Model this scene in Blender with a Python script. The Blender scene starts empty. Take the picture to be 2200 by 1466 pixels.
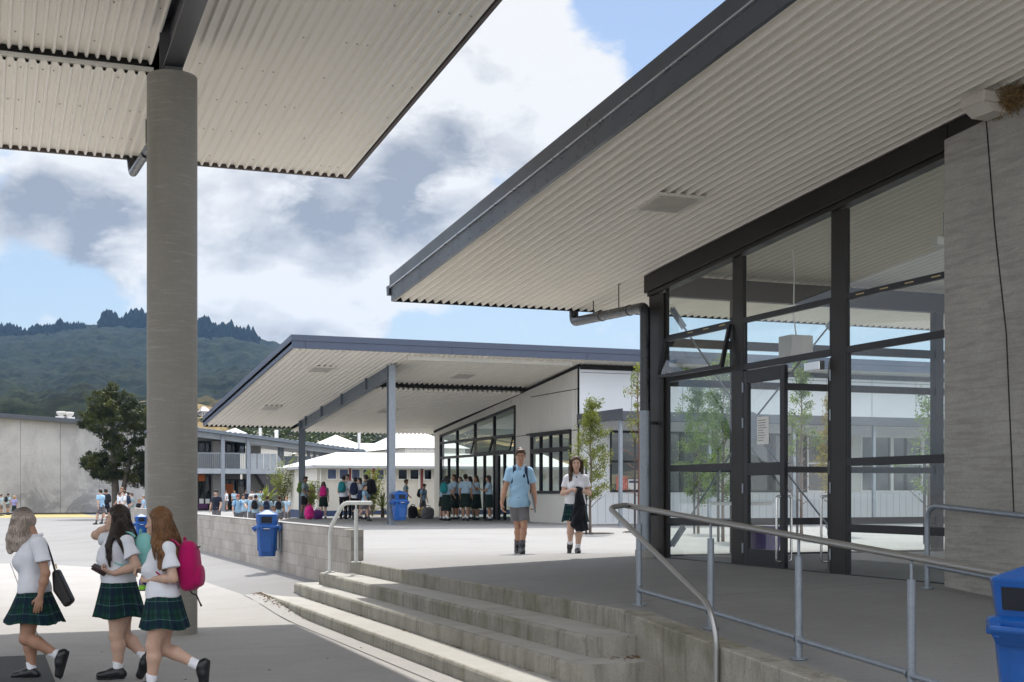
import bpy, bmesh, math, random
import numpy as np
from mathutils import Vector, Matrix, noise, Quaternion
random.seed(7)
sc = bpy.context.scene
COL = sc.collection
R = math.radians
# ---------------------------------------------------------------- camera model
# world axes follow the school buildings: x across, y away, z up; z=0 is the lower concourse
F, HX, HY, CZ = 2900.0, 1100.0, 1061.0, 1.65
TH = math.atan2(1135.0, F); C_, S_ = math.cos(TH), math.sin(TH)
def ray(px, py):
    u, v = (px-HX)/F, (HY-py)/F
    return u*C_+S_, C_-u*S_, v
def at_Z(px, py, Z):
    a, y, v = ray(px, py); return Vector((a*Z, y*Z, CZ+v*Z))
def at_z(px, py, z):
    a, y, v = ray(px, py); return at_Z(px, py, (z-CZ)/v)
def at_y(px, py, yy):
    a, y, v = ray(px, py); return at_Z(px, py, yy/y)
def at_x(px, py, xx):
    a, y, v = ray(px, py); return at_Z(px, py, xx/a)
def on_plane(px, py, z0, y0, s):          # roof plane z = z0 - s (y-y0)
    a, y, v = ray(px, py); return at_Z(px, py, (z0+s*y0-CZ)/(v+s*y))
cam = bpy.data.cameras.new('camera'); camo = bpy.data.objects.new('camera', cam); COL.objects.link(camo)
camo.location = (0, 0, CZ); camo.rotation_euler = (R(90), 0, -TH)
cam.sensor_width = 36; cam.lens = F/2200*36; cam.shift_y = (HY-733)/2200; cam.clip_start = .1; cam.clip_end = 9000
sc.camera = camo
# ---------------------------------------------------------------- light
SUN = Vector((.262, .60, 1)).normalized()
sl = bpy.data.lights.new('sun', 'SUN'); sl.energy = 3.9; sl.angle = R(.53); sl.color = (1, .955, .88)
so = bpy.data.objects.new('sun', sl); COL.objects.link(so); so.rotation_euler = (-SUN).to_track_quat('-Z', 'Y').to_euler()
w = bpy.data.worlds.new('World'); sc.world = w; w.use_nodes = True
sc.view_settings.view_transform = 'Standard'; sc.view_settings.look = 'None'; sc.view_settings.exposure = .36; sc.view_settings.gamma = 1
sc.cycles.max_bounces = 10; sc.cycles.diffuse_bounces = 5; sc.cycles.transparent_max_bounces = 32; sc.cycles.glossy_bounces = 4
sc.cycles.caustics_reflective = False; sc.cycles.caustics_refractive = False
sc.cycles.sample_clamp_indirect = 6
class NT:
    """small helper round a node tree"""
    def __init__(s, nt): s.t = nt; nt.nodes.clear()
    def n(s, typ, **kw):
        nd = s.t.nodes.new(typ)
        ins = kw.pop('ins', {})
        for k, v in kw.items(): setattr(nd, k, v)
        for k, v in ins.items():
            if isinstance(v, bpy.types.NodeSocket): s.t.links.new(v, nd.inputs[k])
            else: nd.inputs[k].default_value = v
        return nd
    def math(s, op, a, b=0., c=0., clamp=False):
        nd = s.n('ShaderNodeMath', operation=op, use_clamp=clamp)
        for i, v in enumerate((a, b, c)):
            if isinstance(v, bpy.types.NodeSocket): s.t.links.new(v, nd.inputs[i])
            else: nd.inputs[i].default_value = v
        return nd.outputs[0]
    def vmath(s, op, a, b=(0, 0, 0)):
        nd = s.n('ShaderNodeVectorMath', operation=op)
        for i, v in enumerate((a, b)):
            if isinstance(v, bpy.types.NodeSocket): s.t.links.new(v, nd.inputs[i])
            else: nd.inputs[i].default_value = v
        return nd.outputs['Value'] if op in ('DOT_PRODUCT', 'LENGTH') else nd.outputs[0]
    def mix(s, f, a, b, mode='MIX'):
        nd = s.n('ShaderNodeMix', data_type='RGBA', blend_type=mode)
        for k, v in ((0, f), (6, a), (7, b)):
            if isinstance(v, bpy.types.NodeSocket): s.t.links.new(v, nd.inputs[k])
            else: nd.inputs[k].default_value = v if k == 0 else (*v[:3], 1)
        return nd.outputs[2]
    def ramp(s, f, lo, hi, a=0., b=1., smooth=True):
        nd = s.n('ShaderNodeMapRange', interpolation_type='SMOOTHSTEP' if smooth else 'LINEAR')
        for k, v in enumerate((f, lo, hi, a, b)):
            if isinstance(v, bpy.types.NodeSocket): s.t.links.new(v, nd.inputs[k])
            else: nd.inputs[k].default_value = v
        return nd.outputs[0]
    def noise(s, vec, scale, detail=4, rough=.55, dist=0.):
        nd = s.n('ShaderNodeTexNoise', ins={'Scale': scale, 'Detail': detail, 'Roughness': rough, 'Distortion': dist})
        if vec is not None: s.t.links.new(vec, nd.inputs['Vector'])
        return nd.outputs[0]
    def xyz(s, vec):
        nd = s.n('ShaderNodeSeparateXYZ'); s.t.links.new(vec, nd.inputs[0]); return nd.outputs
    def comb(s, x, y, z):
        nd = s.n('ShaderNodeCombineXYZ')
        for i, v in enumerate((x, y, z)):
            if isinstance(v, bpy.types.NodeSocket): s.t.links.new(v, nd.inputs[i])
            else: nd.inputs[i].default_value = v
        return nd.outputs[0]
# ---------------------------------------------------------------- sky with cumulus
t = NT(w.node_tree)
sky = t.n('ShaderNodeTexSky', sky_type='NISHITA', sun_disc=False, sun_elevation=math.asin(SUN.z), sun_rotation=math.atan2(SUN.x, SUN.y), air_density=1.0, dust_density=.9, ozone_density=2.0)
d = t.vmath('NORMALIZE', t.n('ShaderNodeTexCoord').outputs['Generated'])
dx, dy, dz = t.xyz(d)[:3]
zz = t.math('ADD', t.math('MAXIMUM', dz, 0.), .16)
pc = t.comb(t.math('DIVIDE', dx, zz), t.math('DIVIDE', dy, zz), 0.)
def dirp(px, py): return Vector(ray(px, py)).normalized()
def blob(px, py, r, soft=1.0):
    v = dirp(px, py); dot = t.vmath('DOT_PRODUCT', d, tuple(v))
    return t.ramp(dot, math.cos(R(r)), math.cos(R(r*.15)))
q = t.vmath('MULTIPLY', d, (1., 1., 1.75))
wob_ = t.n('ShaderNodeTexNoise', ins={'Vector': q, 'Scale': 7., 'Detail': 3., 'Roughness': .6})
q = t.vmath('ADD', q, t.vmath('MULTIPLY', t.vmath('SUBTRACT', wob_.outputs['Color'], (.5, .5, .5)), (.055, .055, .055)))
def cl(v): return t.math('ADD', t.math('MULTIPLY', t.noise(v, 5.2, 3, .5), .60), t.math('MULTIPLY', t.noise(v, 15., 9, .60), .40))
lit_ = t.vmath('ADD', q, tuple(V_ for V_ in (.006, .014, .040)))
nA = cl(q); nL = cl(lit_)
nB = t.noise(t.vmath('ADD', q, (3, 1, 2)), 11., 7, .6)
cov = t.math('ADD', nA, .055)
for (px, py, r, amt) in ((1540, -60, 8.5, -.30), (1700, 150, 6, -.22), (1240, 30, 2.4, -.14), (60, 690, 4.6, -.20), (250, 700, 3, -.12), (-10, 350, 1.8, -.18), (1280, 705, 6.0, -.15), (960, 705, 3.5, -.10), (150, 350, 1.5, -.06),
                        (1190, 160, 4.6, .22), (1060, 40, 3, .2), (600, 600, 5.5, .12), (640, 420, 7, .16), (150, 480, 7, .16), (820, 560, 5, .10), (2300, 300, 10, -.10), (1650, 690, 5, -.10), (2000, 620, 6, -.12)):
    cov = t.math('ADD', cov, t.math('MULTIPLY', blob(px, py, r), amt))
dens = t.ramp(cov, .475, .565)
thick = t.ramp(cov, .50, .80)
dark = t.math('ADD', t.math('MULTIPLY', thick, .12), t.math('MULTIPLY', t.math('SUBTRACT', nL, nA), 4.2))
for (px, py, r, amt) in ((600, 440, 4.6, .55), (470, 460, 3.2, .30), (780, 440, 4.0, .40), (150, 500, 4.2, .48), (260, 560, 3.2, .45), (30, 440, 2.6, .22), (560, 668, 2.8, .50), (700, 672, 2.4, .32), (1010, 290, 4.0, .42), (930, 350, 3, .26), (860, 470, 3, .25),
                        (1190, 130, 4.6, -.6), (430, 350, 3.5, -.4), (60, 600, 3, -.35), (560, 575, 3, -.45), (720, 590, 3.5, -.45), (720, 345, 2.4, -.2), (330, 630, 3.6, -.35), (850, 560, 3, -.25)):
    dark = t.math('ADD', dark, t.math('MULTIPLY', t.math('MULTIPLY', blob(px, py, r), amt), t.ramp(nB, .38, .60, .12, 1.45)))
dark = t.math('MINIMUM', t.math('MAXIMUM', t.math('ADD', dark, t.math('MULTIPLY', t.math('SUBTRACT', .5, nB), .5)), 0.), 1.)
ccol = t.mix(dark, (11.6, 11.6, 11.6), (4.4, 4.75, 5.5))
skyc = t.mix(1., sky.outputs[0], (1.5, 1.5, 1.5), 'MULTIPLY')
# milky band near the horizon belongs to the sky itself
hz = t.ramp(dz, .0, .34, .45, .0)
skyc = t.mix(hz, skyc, (6.4, 7.4, 8.4))
allc = t.mix(dens, skyc, ccol)
# gain added to the unseen sky overhead and behind the camera, lifting the shade
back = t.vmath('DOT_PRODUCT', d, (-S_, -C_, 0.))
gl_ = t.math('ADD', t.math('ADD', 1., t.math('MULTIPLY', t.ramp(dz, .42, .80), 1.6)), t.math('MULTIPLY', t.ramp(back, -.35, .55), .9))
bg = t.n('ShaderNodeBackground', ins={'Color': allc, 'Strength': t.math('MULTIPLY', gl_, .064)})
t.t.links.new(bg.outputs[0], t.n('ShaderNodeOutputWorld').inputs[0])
# ---------------------------------------------------------------- materials
M = {}
def mat(name, col, rough=.6, metal=0., var=.12, vscale=3., fine=0., fscale=60., bump=0., bscale=40., spec=.5, stretch=None, extra=None, coat=0., sheen=0., subsurf=0.):
    """Principled surface whose colour wanders by noise in object space"""
    m = bpy.data.materials.new(name); m.use_nodes = True; t = NT(m.node_tree)
    co = t.n('ShaderNodeTexCoord').outputs['Object']
    if stretch: co = t.vmath('MULTIPLY', co, stretch)
    c = (*col, 1)
    nz = t.noise(co, vscale, 5, .6)
    f = t.ramp(nz, .28, .72, 1-var, 1+var, False)
    base = t.mix(1., col, t.comb(f, f, f), 'MULTIPLY')
    if fine:
        n2 = t.noise(co, fscale, 3, .6); f2 = t.ramp(n2, .3, .7, 1-fine, 1+fine, False)
        base = t.mix(1., base, t.comb(f2, f2, f2), 'MULTIPLY')
    if extra: base = extra(t, co, base)
    p = t.n('ShaderNodeBsdfPrincipled', ins={'Base Color': base, 'Metallic': metal, 'Specular IOR Level': spec})
    t.t.links.new(t.ramp(nz, .3, .7, max(.03, rough-.07), min(1, rough+.07), False), p.inputs['Roughness'])
    if coat: p.inputs['Coat Weight'].default_value = coat
    if sheen: p.inputs['Sheen Weight'].default_value = sheen
    if subsurf:
        p.inputs['Subsurface Weight'].default_value = subsurf; p.inputs['Subsurface Radius'].default_value = (.012, .005, .003); p.inputs['Subsurface Scale'].default_value = 1
    if bump:
        b = t.n('ShaderNodeBump', ins={'Strength': bump, 'Distance': .01, 'Height': t.noise(co, bscale, 4, .6)})
        t.t.links.new(b.outputs[0], p.inputs['Normal'])
    t.t.links.new(p.outputs[0], t.n('ShaderNodeOutputMaterial').inputs[0])
    M[name] = m; return m
def glass_mat(name, tint, refl=1.0, dirt=.012):
    m = bpy.data.materials.new(name); m.use_nodes = True; t = NT(m.node_tree)
    co = t.n('ShaderNodeTexCoord').outputs['Object']
    tr = t.n('ShaderNodeBsdfTransparent', ins={'Color': (*tint, 1)})
    wob = t.n('ShaderNodeBump', ins={'Strength': .012, 'Distance': .02, 'Height': t.noise(co, .9, 2)})
    gl = t.n('ShaderNodeBsdfGlossy', ins={'Color': (.95, .97, 1, 1), 'Roughness': .008, 'Normal': wob.outputs[0]})
    fr = t.n('ShaderNodeLayerWeight', ins={'Blend': .5})
    fac = t.math('MINIMUM', t.math('ADD', t.math('MULTIPLY', t.math('POWER', fr.outputs['Facing'], 4.), .9*refl), .045*refl), 1.)
    mx = t.n('ShaderNodeMixShader', ins={0: fac, 1: tr.outputs[0], 2: gl.outputs[0]})
    df = t.n('ShaderNodeBsdfDiffuse', ins={'Color': (.6, .62, .6, 1)})
    dfac = t.math('MULTIPLY', t.ramp(t.noise(co, 2.2, 4, .7), .45, .8), dirt)
    m2 = t.n('ShaderNodeMixShader', ins={0: dfac, 1: mx.outputs[0], 2: df.outputs[0]})
    t.t.links.new(m2.outputs[0], t.n('ShaderNodeOutputMaterial').inputs[0]); M[name] = m; return m
# ---------------------------------------------------------------- mesh builder
class MB:
    def __init__(s): s.v = []; s.f = []; s.mi = []; s.sm = []
    def add(s, vs, fs, mi=0, smooth=False):
        o = len(s.v); s.v += [tuple(v) for v in vs]
        s.f += [tuple(o+i for i in f) for f in fs]; s.mi += [mi]*len(fs); s.sm += [smooth]*len(fs); return s
    def box(s, x0, x1, y0, y1, z0, z1, mi=0):
        return s.add([(x0, y0, z0), (x1, y0, z0), (x1, y1, z0), (x0, y1, z0), (x0, y0, z1), (x1, y0, z1), (x1, y1, z1), (x0, y1, z1)],
                     [(0, 3, 2, 1), (4, 5, 6, 7), (0, 1, 5, 4), (1, 2, 6, 5), (2, 3, 7, 6), (3, 0, 4, 7)], mi)
    def hexa(s, p, mi=0):      # eight corners: bottom ring then top ring
        return s.add(p, [(0, 3, 2, 1), (4, 5, 6, 7), (0, 1, 5, 4), (1, 2, 6, 5), (2, 3, 7, 6), (3, 0, 4, 7)], mi)
    def slab(s, x0, x1, y0, y1, zf, dz0, dz1, mi=0):  # box sheared to follow z = zf(y)
        a, b = zf(y0), zf(y1)
        return s.hexa([(x0, y0, a+dz0), (x1, y0, a+dz0), (x1, y1, b+dz0), (x0, y1, b+dz0), (x0, y0, a+dz1), (x1, y0, a+dz1), (x1, y1, b+dz1), (x0, y1, b+dz1)], mi)
    def bar(s, p, q, w, h=None, mi=0, up=(0, 0, 1)):
        p, q = Vector(p), Vector(q); h = h or w; d = (q-p).normalized(); up = Vector(up)
        if abs(d.dot(up)) > .98: up = Vector((1, 0, 0))
        x = d.cross(up).normalized()*w/2; y = x.cross(d).normalized()*h/2
        return s.hexa([p-x-y, p+x-y, q+x-y, q-x-y, p-x+y, p+x+y, q+x+y, q-x+y], mi)
    def tube(s, pts, r, n=10, mi=0, caps=True):
        pts = [Vector(p) for p in pts]; rs = r if isinstance(r, (list, tuple)) else [r]*len(pts)
        rings = []; up = Vector((0, 0, 1)); prev = None
        for i, p in enumerate(pts):
            dd = (pts[min(i+1, len(pts)-1)]-pts[max(i-1, 0)]).normalized()
            if prev is None:
                x = dd.cross(up)
                if x.length < .1: x = dd.cross(Vector((0, 1, 0)))
            else:
                x = prev-dd*prev.dot(dd)
            x.normalize(); prev = x; y = dd.cross(x)
            rings.append([p+(x*math.cos(2*math.pi*k/n)+y*math.sin(2*math.pi*k/n))*rs[i] for k in range(n)])
        o = [v for rg in rings for v in rg]; fs = []
        for i in range(len(pts)-1):
            for k in range(n): fs.append((i*n+k, i*n+(k+1) % n, (i+1)*n+(k+1) % n, (i+1)*n+k))
        s.add(o, fs, mi, True)
        if caps: s.add(rings[0], [tuple(range(n))], mi); s.add(rings[-1], [tuple(range(n))[::-1]], mi)
        return s
    def lathe(s, prof, c=(0, 0, 0), n=32, mi=0, sq=1.0):
        c = Vector(c); o = []
        for r, z in prof: o += [c+Vector((r*math.cos(2*math.pi*k/n), sq*r*math.sin(2*math.pi*k/n), z)) for k in range(n)]
        fs = []
        for i in range(len(prof)-1):
            for k in range(n): fs.append((i*n+k, i*n+(k+1) % n, (i+1)*n+(k+1) % n, (i+1)*n+k))
        s.add(o, fs, mi, True)
        s.add(o[:n], [tuple(range(n))[::-1]], mi); s.add(o[-n:], [tuple(range(n))], mi); return s
    def prism(s, poly, axis, a0, a1, mi=0):   # polygon in the two other axes, pushed along axis
        def mk(p, a): return (a, p[0], p[1]) if axis == 'x' else (p[0], a, p[1]) if axis == 'y' else (p[0], p[1], a)
        n = len(poly); vs = [mk(p, a0) for p in poly]+[mk(p, a1) for p in poly]
        fs = [tuple(range(n))[::-1], tuple(range(n, 2*n))]+[(i, (i+1) % n, n+(i+1) % n, n+i) for i in range(n)]
        return s.add(vs, fs, mi)
    def build(s, name, m, parent=None, loc=None, bevel=0., local=False, smooth=None, seg=1):
        me = bpy.data.meshes.new(name); off = Vector((0, 0, 0))
        if parent is not None and not local:
            off = Vector(parent.location); pp = parent.parent
            while pp is not None: off = off+Vector(pp.location); pp = pp.parent
        if loc is not None: off = Vector(loc)
        vs = [(v[0]-off.x, v[1]-off.y, v[2]-off.z) for v in s.v]
        me.from_pydata(vs, [], s.f)
        ms = m if isinstance(m, (list, tuple)) else [m]
        for k in ms: me.materials.append(M[k] if isinstance(k, str) else k)
        if len(ms) > 1: me.polygons.foreach_set('material_index', s.mi)
        me.polygons.foreach_set('use_smooth', s.sm if smooth is None else [smooth]*len(s.f)); me.update()
        bm = bmesh.new(); bm.from_mesh(me); bmesh.ops.recalc_face_normals(bm, faces=bm.faces); bm.to_mesh(me); bm.free()
        o = bpy.data.objects.new(name, me); COL.objects.link(o)
        if parent is not None: o.parent = parent
        if loc is not None: o.location = loc
        if bevel:
            b = o.modifiers.new('edge', 'BEVEL'); b.width = bevel; b.segments = seg; b.limit_method = 'ANGLE'; b.angle_limit = R(35); b.harden_normals = False
        return o
def tag(o, label=None, cat=None, group=None, kind=None):
    if label: o['label'] = label
    if cat: o['category'] = cat
    if group: o['group'] = group
    if kind: o['kind'] = kind
    return o
def thing(name, label, cat, loc=(0, 0, 0), rz=0., group=None):
    o = bpy.data.objects.new(name, None); COL.objects.link(o); o.empty_display_size = .2
    o.location = loc; o.rotation_euler = (0, 0, rz); return tag(o, label, cat, group)
def copy_tree(o, parent=None):
    c = o.copy(); COL.objects.link(c)
    if parent is not None: c.parent = parent
    for ch in list(o.children): copy_tree(ch, c)
    return c
def arc(c, r, a0, a1, n, ux, uy):
    c, ux, uy = Vector(c), Vector(ux), Vector(uy)
    return [c+ux*r*math.cos(a0+(a1-a0)*i/n)+uy*r*math.sin(a0+(a1-a0)*i/n) for i in range(n+1)]
def rounded(pts, r, n=5):
    """polyline with its inner corners rounded"""
    pts = [Vector(p) for p in pts]; out = [pts[0]]
    for i in range(1, len(pts)-1):
        p, a, b = pts[i], (pts[i-1]-pts[i]), (pts[i+1]-pts[i])
        rr = min(r, a.length*.45, b.length*.45); q0, q1 = p+a.normalized()*rr, p+b.normalized()*rr
        for k in range(n+1):
            tt = k/n; out.append(q0*(1-tt)**2+p*2*tt*(1-tt)+q1*tt**2)
    return out+[pts[-1]]
def sstep(x, a, b):
    t = min(1, max(0, (x-a)/(b-a))); return t*t*(3-2*t)
def zp(x, y):
    """height of the upper deck; falls as a ramp towards the camera and rises a little to the pavilion sill"""
    z = .65+.125*min(1, max(0, (x-5.12)/3.4))*(1-sstep(y, 17, 21.5))
    if y > 28:      # lower court behind the block wall
        xb = 5.1+(y-28)*.24 if y < 56 else 11.8+(y-56)*.75
        z -= .66*(1-sstep(x, xb-1.5, xb+.1))*sstep(y, 28, 38)*(1-sstep(y, 63, 77))
    if y < 10.6: z -= .078*(10.6-y)
    return z
# ================================================================ MATERIALS for the setting
def joints(px, py, wd=.012, dk=.55, rot=0.):
    def ex(t, co, base):
        x, y, z = t.xyz(co)[:3]
        def line(v, per):
            return t.math('LESS_THAN', t.math('ABSOLUTE', t.math('SUBTRACT', t.math('FRACT', t.math('ADD', t.math('DIVIDE', v, per), .37)), .5)), wd/per)
        l = line(x, px) if px else 0.
        if py: l = t.math('MAXIMUM', l, line(y, py)) if px else line(y, py)
        st = t.ramp(t.noise(co, .55, 6, .65, .6), .52, .75); sp = t.ramp(t.noise(co, 9., 3, .7), .66, .74)
        br = t.noise(t.vmath('MULTIPLY', co, (1.2, 22, 1)), 2.2, 4, .6)
        b = t.mix(t.ramp(br, .3, .7, 0, .34, False), base, (.17, .165, .158))
        b = t.mix(t.math('MULTIPLY', st, .22), b, (.16, .15, .14)); b = t.mix(t.math('MULTIPLY', sp, .4), b, (.09, .085, .08))
        return t.mix(t.math('MULTIPLY', l, dk), b, (.07, .07, .07))
    return ex
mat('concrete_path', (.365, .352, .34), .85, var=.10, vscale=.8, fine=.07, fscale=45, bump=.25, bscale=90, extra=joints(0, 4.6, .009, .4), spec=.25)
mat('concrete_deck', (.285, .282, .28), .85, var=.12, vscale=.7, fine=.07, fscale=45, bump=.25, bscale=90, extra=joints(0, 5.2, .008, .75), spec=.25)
mat('asphalt_worn', (.235, .232, .232), .9, var=.14, vscale=.35, fine=.16, fscale=120, bump=.4, bscale=220, extra=joints(0, 0) if False else None, spec=.2)
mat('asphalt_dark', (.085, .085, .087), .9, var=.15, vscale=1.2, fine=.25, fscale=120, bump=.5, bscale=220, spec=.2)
mat('joint_dark', (.05, .05, .048), .9)
def stains(t, co, base):
    x, y, z = t.xyz(co)[:3]
    dr = t.noise(t.vmath('MULTIPLY', co, (5, 5, .7)), 1.6, 6, .7, .4)
    b = t.mix(t.ramp(dr, .44, .72, 0, .62), base, (.105, .095, .078))
    gr = t.noise(co, 1.1, 5, .65, .5)
    b = t.mix(t.ramp(gr, .46, .70, 0, .55), b, (.13, .125, .07))
    pit = t.ramp(t.noise(co, 26., 2, .5), .68, .72)
    return t.mix(t.math('MULTIPLY', pit, .5), b, (.09, .085, .08))
mat('concrete_step', (.33, .312, .268), .88, var=.16, vscale=2.2, fine=.1, fscale=50, bump=.35, bscale=60, extra=stains, spec=.25)
def tread_dust(t, co, base):
    st = t.ramp(t.noise(co, 1.3, 6, .7, .5), .50, .74)
    return t.mix(t.math('MULTIPLY', st, .35), base, (.17, .16, .12))
mat('concrete_tread', (.40, .39, .365), .88, var=.1, vscale=1.5, fine=.08, fscale=50, bump=.3, bscale=70, extra=tread_dust, spec=.25)
def boards(t, co, base):
    x, y, z = t.xyz(co)[:3]
    g = t.noise(t.vmath('MULTIPLY', co, (1, 1.6, 16)), 1.4, 6, .65, .6)
    b = t.mix(t.ramp(g, .40, .70, 0, .42), base, (.17, .163, .15))
    l = t.math('LESS_THAN', t.math('FRACT', t.math('DIVIDE', z, .32)), .03)
    return t.mix(t.math('MULTIPLY', l, .2), b, (.1, .1, .09))
mat('board_concrete', (.36, .345, .315), .85, var=.13, vscale=1.3, fine=.08, fscale=40, bump=.4, bscale=30, extra=boards, spec=.3)
def colgrain(t, co, base):
    g = t.noise(t.vmath('MULTIPLY', co, (2, 2, 26)), 1.5, 5, .7, .5)
    b = t.mix(t.ramp(g, .50, .72, 0, .3), base, (.52, .50, .45))
    s = t.noise(t.vmath('MULTIPLY', co, (3, 3, .35)), 1., 5, .6)
    return t.mix(t.ramp(s, .48, .72, 0, .4), b, (.19, .175, .15))
mat('column_concrete', (.262, .246, .215), .62, var=.1, vscale=.9, fine=.05, fscale=40, bump=.12, bscale=40, extra=colgrain, spec=.4)
def tilt(t, co, base):
    x, y, z = t.xyz(co)[:3]
    g = t.noise(t.vmath('MULTIPLY', co, (.5, .5, .28)), 1.0, 6, .65, .5)
    b = t.mix(t.ramp(g, .40, .68, 0, .55), base, (.215, .21, .215))
    m = t.math('MULTIPLY', t.ramp(t.noise(co, .42, 6, .7, .6), .50, .60), t.ramp(z, 4.2, .6))
    b = t.mix(t.math('MULTIPLY', m, .5), b, (.10, .102, .11))
    w_ = t.math('MULTIPLY', t.ramp(z, 6.0, 8.2), t.ramp(t.noise(t.vmath('MULTIPLY', co, (1.5, 1, .2)), 1.2, 4), .4, .7))
    return t.mix(t.math('MULTIPLY', w_, .45), b, (.36, .32, .26))
mat('tilt_panel', (.40, .395, .395), .85, var=.12, vscale=.5, fine=.06, fscale=6, extra=tilt, spec=.3)
def blocks(t, co, base):
    x, y, z = t.xyz(co)[:3]
    br = t.n('ShaderNodeTexBrick', ins={'Vector': t.comb(y, z, 0.), 'Scale': 1., 'Brick Width': .40, 'Row Height': .20, 'Mortar Size': .006, 'Mortar Smooth': .3, 'Color1': (.44, .41, .375, 1), 'Color2': (.34, .31, .28, 1), 'Mortar': (.27, .26, .245, 1)}, offset=.5)
    g = t.noise(t.vmath('MULTIPLY', t.comb(y, z, 0.), (26, 1.5, 1)), 1., 3, .7)
    b = t.mix(t.ramp(g, .42, .70, 0, .38), br.outputs[0], (.23, .20, .17))
    n = t.noise(co, 1.7, 5, .6); f = t.ramp(n, .3, .7, .82, 1.15, False)
    return t.mix(1., b, t.comb(f, f, f), 'MULTIPLY')
mat('block_wall', (.3, .29, .27), .9, bump=.35, bscale=60, extra=blocks, spec=.25)
mat('soffit', (.88, .84, .755), .42, var=.05, vscale=1.4, spec=.4, stretch=(1, .12, 1))
mat('screw', (.12, .10, .08), .5)
mat('fascia_paint', (.062, .070, .086), .34, var=.10, vscale=1.2, spec=.5)
mat('fascia_lip', (.55, .57, .6), .3, metal=.6)
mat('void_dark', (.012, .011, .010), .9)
mat('edge_brown', (.085, .065, .055), .6)
mat('beam_paint', (.105, .105, .11), .4, var=.08)
mat('fascia_blue', (.060, .078, .125), .4, var=.08)
mat('steel_blue', (.15, .18, .215), .42, var=.10, vscale=3)
mat('galv', (.27, .30, .34), .42, metal=.5, var=.10, vscale=14, fine=.08, fscale=60)
mat('galv_panel', (.34, .37, .40), .5, metal=.2, var=.12, vscale=2)
mat('galv_pale', (.60, .62, .60), .45, metal=.25, var=.10, vscale=8)
mat('rail_steel', (.33, .325, .315), .34, metal=.8, var=.03, vscale=3)
mat('frame_dark', (.018, .018, .021), .4, var=.15, vscale=4, spec=.3)
mat('frame_brown', (.022, .019, .017), .45, var=.12, spec=.3)
mat('pipe_black', (.022, .024, .028), .28, var=.12, spec=.55)
mat('cladding', (.66, .64, .59), .55, var=.05, vscale=.8, spec=.35)
mat('cladding_white', (.76, .78, .81), .5, var=.03, vscale=.8, spec=.35)
mat('cladding_low', (.44, .46, .47), .55, var=.05)
mat('white_paint', (.80, .79, .77), .5, var=.05)
mat('cream_paint', (.72, .69, .63), .6, var=.05, vscale=1.)
mat('plinth_blue', (.045, .075, .16), .6, var=.1)
mat('dark_inside', (.05, .05, .05), .9)
mat('grey_inside', (.22, .21, .19), .9)
mat('stainless', (.62, .62, .61), .22, metal=.95, var=.06)
mat('brass', (.55, .42, .2), .35, metal=.9)
mat('paper', (.82, .82, .80), .8, var=.02)
mat('ink', (.15, .15, .17), .8)
mat('bin_blue', (.004, .080, .32), .34, var=.10, vscale=5, spec=.5, coat=.15)
mat('bin_dark', (.004, .006, .012), .6)
mat('nest_straw', (.26, .17, .075), .95, var=.4, vscale=30)
mat('ivory_plastic', (.60, .55, .49), .5)
glass_mat('glass', (.90, .94, .925), 1.15); glass_mat('glass_green', (.62, .72, .68), 1.2); glass_mat('glass_dark', (.20, .23, .27), 1.3)
# ================================================================ GROUND
def zl(x, y): return .22*sstep(x, 2.2, 5.2)*sstep(y, 17.0, 20.4)*(1-sstep(y, 60, 75))
def sheet(xs_of, ys, dz, zf, n=30):
    m = MB(); vs = []; fs = []
    for y in ys:
        x0, x1 = xs_of(y)
        for i in range(n+1):
            x = x0+(x1-x0)*i/n; vs.append((x, y, zf(x, y)+dz))
    for j in range(len(ys)-1):
        for i in range(n): fs.append((j*(n+1)+i, j*(n+1)+i+1, (j+1)*(n+1)+i+1, (j+1)*(n+1)+i))
    return m.add(vs, fs)
def lin(a, b, n): return [a+(b-a)*i/n for i in range(n+1)]
g = MB()   # one sheet to the hills with a fine part near the steps
xs = [-3500, -900, -300, -80, -30]+lin(-12, 1.8, 6)+lin(2.2, 5.4, 12)+[30, 120, 400, 1200, 3500]
ys = [-300, -20, 2]+lin(6, 16.5, 4)+lin(17, 20.6, 12)+lin(24, 60, 9)+[64, 70, 76, 120, 250, 700, 1600, 3600]
vs = [(x, y, zl(x, y) if x < 5.5 else -.05) for y in ys for x in xs]; nx = len(xs)
g.add(vs, [(j*nx+i, j*nx+i+1, (j+1)*nx+i+1, (j+1)*nx+i) for j in range(len(ys)-1) for i in range(nx-1)])
tag(g.build('ground', 'asphalt_worn', smooth=True), kind='structure')
def xr(y):
    if y <= 20.55: return 3.96
    if y < 26: return 3.68-.02*(y-20.6)
    return 3.57-2.9*((y-26)/8)**2.2
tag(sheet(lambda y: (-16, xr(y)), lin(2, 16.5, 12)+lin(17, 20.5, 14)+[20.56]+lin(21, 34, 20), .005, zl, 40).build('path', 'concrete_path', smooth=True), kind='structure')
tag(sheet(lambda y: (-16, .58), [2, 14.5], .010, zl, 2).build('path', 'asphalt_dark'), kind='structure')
jm = MB()
jm.box(.575, .59, 14.5, 34, .004, .0085); jm.box(-16, .58, 14.5, 14.512, .004, .0125)
for y0, y1 in zip(lin(6, 20, 14), lin(7, 21, 14)[:]):
    za, zb = zl(3.66, y0)+.0085, zl(3.66, min(y1, 20.5))+.0085
    jm.add([(3.655, y0, za), (3.67, y0, za), (3.67, min(y1, 20.5), zb), (3.655, min(y1, 20.5), zb)], [(0, 1, 2, 3)])
tag(jm.build('path', 'joint_dark'), kind='structure')
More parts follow.
